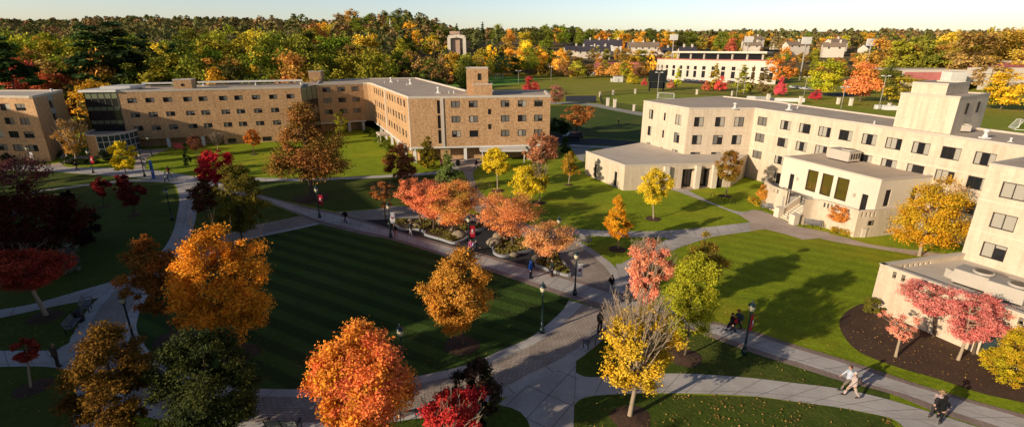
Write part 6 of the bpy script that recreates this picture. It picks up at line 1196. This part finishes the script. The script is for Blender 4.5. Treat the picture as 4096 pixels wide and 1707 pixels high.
# the wood behind the halls and the trees on the hill
pal = {'green':((.10,.135,.018),(.20,.205,.022)),'olive':((.19,.18,.02),(.29,.25,.025)),'dark':((.045,.06,.015),(.10,.11,.018)),'gold':((.52,.34,.03),(.44,.35,.035)),'rust':((.34,.17,.035),(.40,.24,.04)),'orange':((.62,.29,.035),(.55,.33,.035)),'red':((.34,.07,.045),(.42,.14,.06)),'brown':((.20,.11,.04),(.28,.17,.05)),'pine':((.025,.045,.02),(.05,.08,.02))}
zones = [ # name, x-range by angle (pixel u), depth range, count, palette weights
 ('at the front of the wood behind the long brick hall', (-60,1250), (138,158), 30, [('green',7),('olive',6),('dark',3),('gold',1.2),('rust',1),('brown',2),('red',1.2)], (15,21)),
 ('deeper in the wood behind the long brick hall', (-60,1500), (165,200), 34, [('green',8),('olive',7),('dark',2),('gold',1)], (18,24)),
 ('at the back of the wood behind the long brick hall', (-80,1700), (210,270), 36, [('green',8),('olive',6),('gold',1.4),('dark',2)], (18,24)),
 ('in the dark grove behind the angled brick hall', (1230,1950), (200,245), 16, [('brown',4),('dark',4),('olive',2),('rust',1)], (15,20)),
 ('around the chapel in the wood', (1250,2150), (300,420), 34, [('green',3),('olive',3),('gold',3),('orange',2.5),('dark',2),('rust',2),('pine',1.5)], (16,23)),
 ('on the brown grass beyond the sports field', (2240,2680), (350,415), 18, [('gold',3),('orange',2),('brown',3),('olive',3)], (8,13)),
 ('on the crest above the chapel', (1350,2200), (440,620), 26, [('green',3),('dark',3),('gold',2),('orange',2),('pine',3),('rust',2)], (18,25)),
 ('below the hillside houses', (2150,2750), (420,490), 22, [('gold',3),('orange',3),('rust',2),('olive',3),('green',1),('brown',2)], (11,16)),
 ('above the hillside houses', (2150,3000), (600,690), 34, [('green',3),('dark',3),('gold',3),('orange',3),('rust',2)], (18,26)),
 ('on the slope above the stadium', (2700,3500), (400,520), 34, [('orange',3),('rust',3),('gold',2),('olive',3),('red',1),('brown',2)], (10,15)),
 ('along the skyline above the stadium', (2900,3650), (560,680), 24, [('orange',3),('gold',3),('green',2),('rust',3),('red',1)], (16,22)),
 ('on the hill behind the red roofed sports hall', (3480,4250), (290,400), 40, [('green',4),('olive',5),('rust',3),('orange',2),('gold',2),('dark',2)], (18,26)),
 ('on the right hand skyline', (3850,4300), (250,300), 10, [('rust',3),('brown',3),('olive',3)], (24,30))]
art = {'green':'mid green','olive':'yellow olive','dark':'dark green','gold':'golden','rust':'rusty','orange':'orange','red':'dusky red','brown':'brown half bare','pine':'dark pointed'}
for zn, (u0, u1), (d0, d1), cnt, ws_, (h0, h1) in zones:
    tot = sum(w_ for _, w_ in ws_)
    for i in range(cnt):
        u = u0+(u1-u0)*(i+.5+rnd.uniform(-.45,.45))/cnt; d = rnd.uniform(d0, d1); x = zat((0,u,200), d)[0]; r_ = rnd.uniform(0, tot); col = ws_[-1][0]
        for c_, w_ in ws_:
            r_ -= w_
            if r_ <= 0: col = c_; break
        H = rnd.uniform(h0, h1); W = H*rnd.uniform(.62,.85)
        if col == 'pine': pi = 4; W = H*.4; H *= 1.12; nm = 'pine_tree'
        else: pi = rnd.choice([0,1,2,3,0,2,7] if col not in ('brown',) else [7,3]); nm = 'forest_tree'
        btree(x, d, H, W, pi, *pal[col], nm, '%s tree %s' % (art[col], zn), '%s trees %s' % (art[col], zn))
for i, (u, d, H, W) in enumerate([(370,140,27,24),(470,143,28,23),(570,150,25,20),(10,130,24,20),(690,152,22,13),(20,150,21,14)]):
    btree(zat((0,u,200),d)[0], d, H, W, 4, (.022,.042,.02), (.05,.075,.02), 'pine_tree', ['huge dark pine behind the glass tower, left one','huge dark pine behind the glass tower, middle one','dark pine behind the rooftop penthouse','dark pine at the left edge behind the brick hall','dark pine right of the rooftop penthouse','second dark pine at the left edge, farther back'][i], None)
for i, (u, d, H, W, c, pi, l) in enumerate([(330,128,13,12,'gold',0,'gold brown tree in front of the big pines'),(840,136,17,8,'orange',1,'slender orange tree behind the long brick hall roof'),(1140,140,14,12,'red',2,'dusky red tree behind the roof near the chimney'),(1800,300,19,14,'gold',0,'golden tree at the foot of the chapel, left one'),(1860,298,18,14,'olive',2,'olive tree at the foot of the chapel, right one'),(1735,215,24,13,'brown',7,'pale bare crowned tree with a forked white trunk left of the chapel'),(190,140,15,12,'red',2,'dull purple red tree behind the left brick hall'),(230,112,9,10,'brown',7,'grey leafless tree in the yard by the left brick hall'),(310,116,8,8,'brown',7,'small grey leafless tree beside the glass tower')]):
    btree(zat((0,u,200),d)[0], d, H, W, pi, *pal[c], 'forest_tree', l, None)
# far woodland: one mass on the hills (too many to count)
rg = np.random.default_rng(9); Vs = []; to = []; sh = []
def far_wood(n, y0, y1, per, lw):
    for i in range(n):
        y = rg.uniform(y0, y1)**1.0; x = rg.uniform(-1.15, 1.15)*y; 
        if -.02*y < x and y < (560 if x > .45*y else 640): continue
        z = hgt(x, y); H = rg.uniform(13, 21); W = rg.uniform(9, 15); th = rg.random(per)*np.pi*.62; ph = rg.random(per)*6.28; rr = .75+.3*rg.random(per)
        P = np.stack([np.sin(th)*np.cos(ph)*W/2*rr, np.sin(th)*np.sin(ph)*W/2*rr, H*.55+np.cos(th)*H*.45*rr], 1)+np.array([x, y, z])
        nr = np.stack([np.sin(th)*np.cos(ph), np.sin(th)*np.sin(ph), np.cos(th)], 1)+rg.normal(size=(per,3))*.45; nr /= np.linalg.norm(nr, axis=1)[:,None]; a = np.cross(nr, rg.normal(size=(per,3))); a /= np.linalg.norm(a, axis=1)[:,None]; b = np.cross(nr, a); s_ = lw*(.6+.8*rg.random((per,1)))
        Vs.append(np.stack([P-a*s_, P+b*s_*.7, P+a*s_, P-b*s_*.7], 1).reshape(-1,3)); tv = rg.random()**2.2; to.append(np.clip(tv+rg.normal(size=per)*.08,0,1)); sh.append(np.clip((.75+.35*rg.random(per))*(.7+.5*rg.random()), .3, 1.1))
far_wood(700, 300, 720, 110, 1.3); far_wood(1500, 700, 1700, 60, 2.2)
V = np.concatenate(Vs).astype('f'); n = len(V)//4; me = bpy.data.meshes.new('far_woodland'); me.vertices.add(4*n); me.vertices.foreach_set('co', V.ravel()); me.loops.add(4*n); me.loops.foreach_set('vertex_index', np.arange(4*n, dtype='i')); me.polygons.add(n); me.polygons.foreach_set('loop_start', np.arange(0,4*n,4,dtype='i')); me.polygons.foreach_set('loop_total', np.full(n,4,'i'))
at = me.attributes.new('tone','FLOAT','FACE'); at.data.foreach_set('value', np.concatenate(to).astype('f')); at = me.attributes.new('shade','FLOAT','FACE'); at.data.foreach_set('value', np.concatenate(sh).astype('f')); me.materials.append(M['leaf']); me.update(calc_edges=True)
o = link('far_woodland', me, kind='stuff'); o['leaf_a'] = [.17,.19,.06]; o['leaf_b'] = [.46,.25,.11]  # lightened leaf colours stand in for distance haze
# undergrowth along the wood edge
def band_pts(u0, u1, d0, d1, n, seed, zmax):
    rn = random.Random(seed); out = []
    for i in range(n):
        u = rn.uniform(u0,u1); d = rn.uniform(d0,d1); x = zat((0,u,250),d)[0]; out.append((x, d, hgt(x,d)+rn.random()**1.5*zmax))
    return out
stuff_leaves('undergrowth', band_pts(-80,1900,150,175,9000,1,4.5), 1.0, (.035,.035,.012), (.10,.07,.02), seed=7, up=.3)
stuff_leaves('undergrowth', band_pts(2150,2760,395,440,5000,2,4.5)+band_pts(2700,3500,372,395,6000,3,5)+band_pts(3480,4250,270,300,6000,4,6), 1.3, (.22,.14,.03), (.30,.22,.04), seed=8, up=.3)
# ================================================================ unseen halls and added trees behind the viewer that cast shade over the quad
def pal_(al, p): A = R(56); return (al*math.sin(A)+p*math.cos(A), al*math.cos(A)-p*math.sin(A))
def block(al, p0, p1, depth, h, label, m='brick'):
    a, b = pal_(al, p0), pal_(al, p1); c, d = pal_(al-depth, p1), pal_(al-depth, p0); t = thing('brick_hall', label, 'building', (*a,0)); wb = MB()
    e, L = ev(b, a); nw = int(L/5); w_ = [(2.5+i*5-.9, 2.5+i*5+.9, float(z), float(z)+1.4) for i in range(max(1,nw)) for z in np.arange(2.5, h-2, 3.2) if 2.5+i*5+.9 < L]
    facade(wb, b, a, 0, h, w_)
    for q, r_ in ((a,d),(d,c),(c,b)): facade(wb, q, r_, 0, h, [])
    wb.build('wall', M[m], t)
    for i, q in enumerate(w_): window(t, b, a, q, 'slide', i % 4); roof_sheet(t, [a,b,c,d], h-.02, M['roof']); return t
# ================================================================ PEOPLE (bodies grown from a posed skeleton, fused into one surface)
def fuse(mb, name, vox, smooth=2):
    me = mb.mesh(name+'_src', [M['skin']]); o = bpy.data.objects.new('tmp', me); C.objects.link(o)
    m = o.modifiers.new('r','REMESH'); m.mode = 'VOXEL'; m.voxel_size = vox; m.use_smooth_shade = True
    if smooth: s = o.modifiers.new('s','SMOOTH'); s.factor = .5; s.iterations = smooth
    dg = bpy.context.evaluated_depsgraph_get(); out = bpy.data.meshes.new_from_object(o.evaluated_get(dg)); out.name = name; bpy.data.objects.remove(o); bpy.data.meshes.remove(me); return out
POSE = {}
def pose(kind):
    if kind in POSE: return POSE[kind]
    V_ = Vector; walk = kind in ('walk','walk2'); sg = 1 if kind == 'walk' else -1
    hip, nk = V_((0,0,.92)), V_((0,.03 if walk else .01,1.44)); J = {}
    for s, n_ in ((-1,'L'),(1,'R')):
        f = sg*s*(1 if walk else 0); hp = V_((s*.095,0,.90))
        if walk: kn = V_((s*.10,.20*f+.05,.48+.0*f)); an = V_((s*.10,.34 if f > 0 else -.36,.09 if f > 0 else .16)); toe = an+V_((0,.17,-.05 if f > 0 else -.11))
        else: kn = V_((s*.11,.02,.49)); an = V_((s*.12,-.02,.08)); toe = an+V_((s*.02,.17,-.045))
        sh_ = V_((s*.19,nk.y-.02,1.40)); a = -f*.25
        if kind == 'phone' and s == 1: el = V_((.27,.10,1.20)); wr = V_((.17,.16,1.44))
        elif kind == 'talk' and s == 1: el = V_((.30,.05,1.16)); wr = V_((.38,.30,1.20))
        elif kind == 'hips': el = V_((s*.36,-.08,1.16)); wr = V_((s*.20,.08,1.02))
        else: el = V_((s*.24,a*.7,1.13)); wr = V_((s*.25,a+.10,.88))
        J[n_] = (hp,kn,an,toe,sh_,el,wr)
    b = MB(); b.tube([(0,0,.84),(0,0,.95),(0,.01,1.08),(0,.02,1.25),(0,nk.y,1.38),(0,nk.y,1.45)], [.13,.15,.125,.145,.13,.06], 12)
    b.tube([nk, nk+V_((0,.02,.12))], [.055,.05], 10); hc = nk+V_((0,.045,.20)); b.ball(hc, .075,.095,.115, 12, 8); b.ball(hc+V_((0,.035,-.075)), .05,.055,.045, 8, 6)
    b.tube([hc+V_((0,.085,.02)), hc+V_((0,.118,-.025))], [.01,.019], 6); b.tube([hc+V_((-.025,.078,-.06)), hc+V_((.025,.078,-.06))], .012, 6)
    for s in (-1,1): b.ball(hc+V_((s*.077,-.005,-.01)), .013,.022,.032, 6, 5)
    for n_ in 'LR':
        hp,kn,an,toe,sh_,el,wr = J[n_]; s = -1 if n_ == 'L' else 1
        b.tube([hp, hp.lerp(kn,.5), kn, kn.lerp(an,.35), an], [.085,.078,.055,.058,.038], 10); b.tube([an+V_((0,-.05,-.035)), an+V_((0,.06,-.03)), toe], [.04,.042,.03], 8)
        b.tube([(0,nk.y,1.40), sh_], [.07,.058], 8); b.tube([sh_, sh_.lerp(el,.5), el, wr], [.056,.048,.040,.028], 8)
        d = (wr-el).normalized(); side = V_((s*1.,0,0)); side = (side-d*side.dot(d)).normalized(); pn = d.cross(side); palm = wr+d*.085; b.tube([wr, wr+d*.04, palm], [.028,.036,.036], 8)
        for i, L in enumerate((.072,.082,.076,.060)):                    # four fingers, slightly curled
            r0 = palm+pn*(.030-.020*i); m1 = r0+d*L*.55-side*.004*s; b.tube([r0-d*.02, r0, m1, m1+d*L*.45-side*.018], [.0105,.0105,.0095,.008], 6)
        t0 = wr+d*.03+pn*.03; b.tube([t0, t0+d*.03+pn*.026, t0+d*.066+pn*.032], [.013,.012,.009], 6)
    body = fuse(b, 'body', .0125, 2)
    j = MB(); j.tube([(0,0,.80),(0,0,.92),(0,.01,1.08),(0,.02,1.25),(0,nk.y,1.38),(0,nk.y,1.47)], [.165,.18,.16,.175,.16,.085], 12)
    for n_ in 'LR': hp,kn,an,toe,sh_,el,wr = J[n_]; j.tube([(0,nk.y,1.38), sh_], [.09,.078], 8); j.tube([sh_, sh_.lerp(el,.5), el, el.lerp(wr,.93)], [.078,.068,.06,.05], 8)
    jk = fuse(j, 'jacket', .022, 3); tr = MB(); tr.tube([(0,0,.80),(0,0,.95)], [.155,.16], 12); st = MB(); sr = MB(); sr.tube([(0,0,.80),(0,0,.95)], [.155,.16], 12); shoe = []
    for n_ in 'LR':
        hp,kn,an,toe,sh_,el,wr = J[n_]; tr.tube([hp+V_((0,0,.02)), hp.lerp(kn,.5), kn, kn.lerp(an,.4), an+V_((0,0,.02))], [.105,.095,.075,.07,.06], 10); sr.tube([hp+V_((0,0,.02)), hp.lerp(kn,.5), kn], [.105,.10,.09], 10)
        f = MB(); f.tube([an+V_((0,-.06,-.03)), an+V_((0,.05,-.02)), toe+V_((0,.02,0))], [.05,.055,.038], 10); shoe.append(f.mesh('shoe', M['cloth']))
    hr = MB(); hr.ball(hc+V_((0,-.022,.028)), .088,.098,.105, 12, 8); lh = MB(); lh.ball(hc+V_((0,-.022,.028)), .090,.100,.108, 12, 8); lh.tube([hc+V_((0,-.06,.03)), hc+V_((0,-.085,-.1)), hc+V_((0,-.09,-.26))], [.075,.075,.03], 10)
    hd = MB(); hd.ball(hc+V_((0,-.02,.015)), .105,.115,.13, 12, 8); hd.tube([hc+V_((0,-.05,-.05)), hc+V_((0,-.05,-.16))], [.10,.13], 10); cp = MB(); cp.ball(hc+V_((0,-.012,.045)), .090,.104,.088, 12, 8); cp.bar(hc+V_((0,.07,.05)), hc+V_((0,.17,.035)), .13, .02)
    ht = MB(); ht.lathe([(.19,hc.z+.04),(.19,hc.z+.055),(.10,hc.z+.06),(.095,hc.z+.15),(.03,hc.z+.165)], 14, cx=hc.x, cy=hc.y)
    ey = []
    for s in (-1,1): e = MB(); e.ball(hc+V_((s*.030,.083,.012)), .011,.009,.008, 8, 5); ey.append(e.mesh('eye', M['black']))
    bp = MB(); bp.ball((0,nk.y-.24,1.18), .15,.10,.23, 12, 8); bp.box(-.11,.11,nk.y-.37,nk.y-.28,1.0,1.2)
    for s in (-.1,.1): bp.tube([(s,nk.y-.16,1.36),(s,nk.y-.02,1.50),(s,nk.y+.14,1.36)], .018, 6)
    POSE[kind] = dict(body=body, jacket=jk, trousers=fuse(tr,'trousers',.02,2), shorts=fuse(sr,'shorts',.02,2), shoe=shoe, hair=hr.mesh('hair',M['cloth']), long_hair=lh.mesh('hair',M['cloth']), hood=fuse(hd,'hood',.018,2), cap=cp.mesh('cap',M['cloth']), hat=ht.mesh('hat',M['cloth']), eye=ey, pack=fuse(bp,'backpack',.02,2))
    for k in ('jacket','trousers','shorts','hood','pack'): q = POSE[kind][k]; q.materials.clear(); q.materials.append(M['cloth'])
    q = POSE[kind]['body']; q.materials.clear(); q.materials.append(M['skin']); return POSE[kind]
BLK=(.014,.014,.016); JEAN=(.05,.08,.16); HAIR=(.03,.018,.012)
def person(p, face, kind, top, legs, label, head='hair', hc_=HAIR, pack=None, packlab=None, shorts=False, h=1.75, shoe=(.04,.04,.045)):
    P = pose(kind); xy = p if isinstance(p[0], float) else G(p); t = thing('person', label, 'person', (*xy,.035), face); t.scale = (h/1.78,)*3; link('body', P['body'], t, local=True)
    def pc(nm, me, col): o = link(nm, me, t, local=True); o['tint'] = list(col); return o
    pc('jacket', P['jacket'], top); pc('shorts' if shorts else 'trousers', P['shorts' if shorts else 'trousers'], legs)
    for m in P['shoe']: pc('shoe', m, shoe)
    for m in P['eye']: link('eye', m, t, local=True)
    if head != 'hood': pc('hair', P['long_hair' if head == 'long' else 'hair'], hc_ if head in ('hair','long') else HAIR)
    if head in ('hood','cap','hat'): pc(head, P[head], hc_)
    if pack: b = link('backpack', P['pack'], None, packlab, 'backpack', loc=(*xy,.035), rotz=face); b.scale = t.scale; b['tint'] = list(pack)
    return t
fR = lambda d: R(d)                                               # 0 faces away from the viewer, 90 faces left, -90 right, 180 toward
person((12,1315,1005), fR(-60), 'walk', (.50,.38,.38), (.05,.045,.05), 'person in a pale pink top and tan hat walking at the lower right corner', 'hat', (.42,.28,.14), (.03,.03,.035), 'dark backpack on the person in the tan hat at the lower right corner', h=1.8)
person((12,1345,1035), fR(-50), 'walk2', BLK, (.02,.02,.025), 'person all in black walking beside the tan hatted one', 'hood', (.02,.016,.014), h=1.72)
person((12,722,862), fR(75), 'walk', (.62,.50,.46), (.56,.44,.38), 'sunlit person in pale beige clothes and light cap striding on the curved walk', 'cap', (.68,.6,.58), (.10,.07,.07), 'dark backpack worn by the sunlit person in beige', h=1.8)
person((12,690,815), fR(75), 'walk2', (.55,.60,.72), (.20,.17,.15), 'sunlit person in a white and blue shirt walking behind the beige one', 'hair', (.10,.05,.03), (.22,.42,.60), 'light blue backpack on the person in the white and blue shirt', h=1.8)
person((11,1650,408), fR(80), 'walk', BLK, (.02,.025,.05), 'person in black walking left with a red bag by the striped lawn', 'hair', HAIR, (.5,.03,.05), 'small red bag on the person in black by the striped lawn', shoe=(.6,.6,.6))
person((11,1695,382), fR(80), 'walk2', (.06,.07,.09), (.03,.03,.04), 'person with red hair and grey pack walking behind the one in black', 'cap', (.40,.04,.03), (.06,.08,.10), 'dark blue grey backpack on the red haired person by the striped lawn')
person((7,218,918), fR(-120), 'stand', (.012,.07,.36), (.012,.014,.03), 'person in a bright blue hooded coat standing on the main walk', 'hood', (.012,.07,.36), BLK, 'black backpack on the person in the blue hooded coat', h=1.8)
person((7,373,905), fR(110), 'stand', (.02,.03,.03), (.015,.015,.02), 'person in a dark green black jacket facing the one in blue', 'hair', (.12,.06,.03), h=1.75, shoe=(.12,.05,.02))
person((7,795,1022), fR(-150), 'phone', BLK, (.42,.42,.50), 'person in black coat and pale trousers holding a phone to the ear', 'hair', (.01,.01,.01), BLK, 'black backpack on the person holding a phone', h=1.72, shoe=(.5,.5,.5))
person((11,905,182), fR(100), 'walk', (.17,.12,.10), (.02,.02,.03), 'person in a grey brown coat walking left of the pink red maple', 'long', (.05,.03,.02), h=1.68)
person((11,712,392), fR(-160), 'stand', (.013,.013,.016), (.013,.013,.016), 'person in a long black coat standing beside the bench and half bare tree', 'hood', (.013,.013,.016), h=1.85)
person((6,685,525), fR(60), 'walk', BLK, JEAN, 'person in black jacket and blue jeans walking at the upper main walk', 'hair', HAIR, BLK, 'black backpack on the person in blue jeans')
person((6,1040,625), fR(170), 'walk2', BLK, (.36,.12,.05), 'person in a dark top and rust shorts by the white banner post', 'long', HAIR, shorts=True, h=1.66)
person((6,1152,615), fR(-130), 'walk', (.05,.055,.065), (.42,.40,.44), 'person in grey jacket and white trousers on the main walk left of the boulders', 'hair', HAIR, BLK, 'black backpack on the person in white trousers', shoe=(.5,.5,.5))
person((6,1615,755), fR(-110), 'walk', (.05,.055,.07), BLK, 'person in dark clothes and grey beanie right of the red banner', 'cap', (.10,.14,.17), (.5,.45,.6), 'white and lilac backpack on the person right of the red banner')
person((6,1585,742), fR(170), 'walk2', (.50,.10,.22), (.03,.025,.03), 'person in a pink top partly hidden behind the red banner', 'long', HAIR, h=1.62)
person((9,420,645), fR(-30), 'hips', (.10,.075,.05), (.055,.04,.035), 'person in olive brown clothes alone on the left path, hand on hip', 'hair', (.30,.2,.13), h=1.8)
person((5,1196,232), fR(-10), 'walk', (.60,.60,.62), BLK, 'person in a white hooded top walking up the path junction', 'hood', (.60,.60,.62), h=1.75)
person((5,1214,190), fR(-20), 'walk2', (.22,.03,.05), (.02,.03,.07), 'person in a maroon top ahead of the white hooded one', 'hair', HAIR)
person((5,556,152), fR(90), 'walk', (.03,.03,.035), BLK, 'dark dressed person walking on the upper walk near the gold tree', 'hair', HAIR)
person((5,486,82), fR(60), 'stand', BLK, BLK, 'dark dressed person with a white bag near the left brick hall', 'hair', HAIR, (.55,.55,.58), 'white bag on the dark dressed person near the left brick hall')
person((5,980,70), fR(0), 'talk', BLK, (.02,.02,.03), 'dark dressed person at the forecourt of the glass entrance', 'hair', HAIR)
person((6,1622,135), fR(100), 'walk', (.03,.03,.04), BLK, 'person in black with a pink bag leaving the angled brick hall', 'long', HAIR, (.62,.06,.22), 'pink bag on the person leaving the angled brick hall')
person((6,1372,125), fR(40), 'stand', (.50,.05,.16), JEAN, 'person in bright pink behind the blue green conical tree', 'long', HAIR, h=1.65)
person((3,848,803), fR(90), 'stand', BLK, BLK, 'lone dark person standing on the far shaded lawn', 'hair', HAIR)
# ================================================================ UNSEEN SHADE MAKERS BEHIND AND LEFT OF THE VIEWER, SHAPED TO FIT THE SHADOWS
block(-44, -52, -31.5, 14, 20.4, 'brick hall behind the viewer at left, shading the oval lawn')
block(-48, -80, -52, 12, 21.5, 'long brick hall outside the frame at left')
block(-48, -92, -80, 12, 14.0, 'lower end of the brick hall outside the frame at left')
block(-84, -150, -121.5, 12, 28, 'tall brick hall far outside the frame at left')
block(-44, -31.5, -27.6, 14, 17.2, 'unseen stepped end behind the viewer, shaped to let sun onto a maple tip')  # unseen step, height set so sun reaches the dark green maple's tip
block(-44, -27.6, -20.5, 14, 13.6, 'unseen low brick link behind the viewer, shaped to let sun through')  # unseen gap filler kept low so sun reaches the orange maple
block(-44, -20.5, 34, 14, 18.6, 'brick hall right behind the viewer')
t = thing('shadow_stack', 'unseen brick stack added far left to cast a shadow stripe', 'chimney', (*pal_(-84,-111.8),0)); k = MB(); k.tube([(0,0,0),(0,0,38)], [1.7,1.3], 14); k.build('stack', M['brick'], t, local=True)  # added out of view to throw the stripe of shadow on the long hall
for i, (al, p, H, W) in enumerate([(-30,-7,19,5.5),(-29,-2,19.5,8),(-31,6,20,10),(-36,-38,20,9),(-30,-83.5,16.5,3.5),(-32,-88,17.5,3.5),(-34,-92,16,4),(-36,-97,15,7),(-38,-104,14,7),(-30,-13.4,16.5,3)]):  # unseen trees added to break the shadow edges into dapples
    x, y = pal_(al, p); btree(x, y, H, W, [0,3,2,1,3,7,3,7,4,0][i], *pal['olive'], 'forest_tree', 'unseen tree added outside the frame to dapple the shade', 'unseen trees added outside the frame to dapple the shade', 0)
# ================================================================ FALLEN LEAVES AND GRASS (nobody could count them)
def ring_pts(c, r, n, seed):
    rn = random.Random(seed); out = []
    for i in range(n): a = rn.uniform(0,6.28); q = abs(rn.gauss(0, r)); out.append((c[0]+math.cos(a)*q, c[1]+math.sin(a)*q))
    return out
lv = []
lawns = [gp([(11,545,600),(11,541,680),(11,590,708),(11,650,716),(11,1250,690),(12,0,722),(12,640,800),(12,350,650),(11,1380,390),(11,1050,310),(11,830,375)]), gp([(11,530,915),(11,585,872),(11,700,848),(11,1000,835),(11,1833,856),(12,640,935),(12,980,1003),(12,1110,1090),(11,525,1090)])]
lv += scatter(lawns[0], 700, 1)+scatter(lawns[1], 800, 2, 26)+scatter(lawns[1], 300, 22)
lv += scatter(gp([(11,1250,235),(11,1833,390),(12,760,618),(12,1300,790),(12,900,640),(12,640,300),(12,700,120),(8,300,1000)]), 420, 3)
lv += scatter(oval, 520, 4)+ring_pts(G((9,1710,545)), 4, 260, 5)+ring_pts(G((10,1300,600)), 2.2, 160, 6)+scatter(gp([(9,0,330),(9,600,190),(9,520,400),(9,440,490),(9,0,515)]), 260, 7)+scatter(gp([(9,0,650),(9,500,680),(9,520,900),(9,500,1074),(9,0,1074)]), 160, 8)
lv += ring_pts(G((8,1215,755)), 4.5, 420, 9)+ring_pts(G((7,1095,492)), 4, 260, 10)+ring_pts(G((7,195,375)), 4, 200, 11)+scatter(gp([(12,760,250),(12,700,400),(12,900,560),(12,1300,720),(12,1700,800),(12,1650,600),(12,1200,360)]), 500, 12)
lv = [p for i, p in enumerate(lv) if i % 5 < 2]
stuff_leaves('fallen_leaves', lv, .08, (.62,.42,.12), (.48,.2,.08), z0=.075, seed=3, up=1.5)
def tufts(name, poly, n, size, ca, cb, seed):
    pts = [(p[0], p[1], size*.33) for p in scatter(poly, n, seed)]; return stuff_leaves(name, pts, size, ca, cb, seed=seed, up=.12)

# ================================================================ CAMERA, SUN, SKY
cam = bpy.data.cameras.new('Camera'); co = bpy.data.objects.new('Camera', cam); C.objects.link(co)
co.location = (0, 0, HC); co.rotation_euler = (math.pi/2-TILT, 0, 0); cam.sensor_width = 36; cam.lens = 36*F_/4096; cam.clip_end = 6000; cam.clip_start = .5
bpy.context.scene.camera = co
AZ, EL = R(56), R(17.5)                                        # shadows fall towards 56 deg right of straight ahead
sun = bpy.data.lights.new('Sun', 'SUN'); so = bpy.data.objects.new('Sun', sun); C.objects.link(so)
sun.energy = 5.0; sun.angle = R(.5); sun.color = (1., .83, .60)
so.rotation_euler = Vector((math.sin(AZ)*math.cos(EL), math.cos(AZ)*math.cos(EL), -math.sin(EL))).to_track_quat('-Z', 'Y').to_euler()
w = bpy.data.worlds.new('World'); bpy.context.scene.world = w; w.use_nodes = True; nt = w.node_tree
sky = nt.nodes.new('ShaderNodeTexSky'); sky.sky_type = 'NISHITA'; sky.sun_disc = False; sky.sun_elevation = EL; sky.sun_rotation = R(236); sky.altitude = 100; sky.air_density = 1.0; sky.dust_density = 1.2; sky.ozone_density = 1.5
bg = nt.nodes['Background']
geo = nt.nodes.new('ShaderNodeNewGeometry'); sx_ = nt.nodes.new('ShaderNodeSeparateXYZ'); nt.links.new(geo.outputs['Incoming'], sx_.inputs[0])
ab = nt.nodes.new('ShaderNodeMath'); ab.operation = 'ABSOLUTE'; nt.links.new(sx_.outputs['Z'], ab.inputs[0])
rmp = nt.nodes.new('ShaderNodeValToRGB'); nt.links.new(ab.outputs[0], rmp.inputs[0]); e = rmp.color_ramp.elements   # bright thin haze low over the horizon, clear deep sky above
e[0].position = 0.; e[0].color = (1.75,1.6,1.62,1); e[1].position = .38; e[1].color = (.42,.46,.54,1); e2 = rmp.color_ramp.elements.new(.14); e2.color = (1.5,1.45,1.6,1)
mx = nt.nodes.new('ShaderNodeMix'); mx.data_type = 'RGBA'; mx.blend_type = 'MULTIPLY'; mx.inputs['Factor'].default_value = 1; nt.links.new(sky.outputs[0], mx.inputs['A']); nt.links.new(rmp.outputs[0], mx.inputs['B'])
nt.links.new(mx.outputs['Result'], bg.inputs[0]); bg.inputs[1].default_value = .12
sc = bpy.context.scene
sc.view_settings.view_transform = 'Standard'; sc.view_settings.look = 'None'; sc.view_settings.exposure = 0
sc.cycles.max_bounces = 5; sc.cycles.diffuse_bounces = 2; sc.cycles.glossy_bounces = 2; sc.cycles.transparent_max_bounces = 4; sc.cycles.transmission_bounces = 2
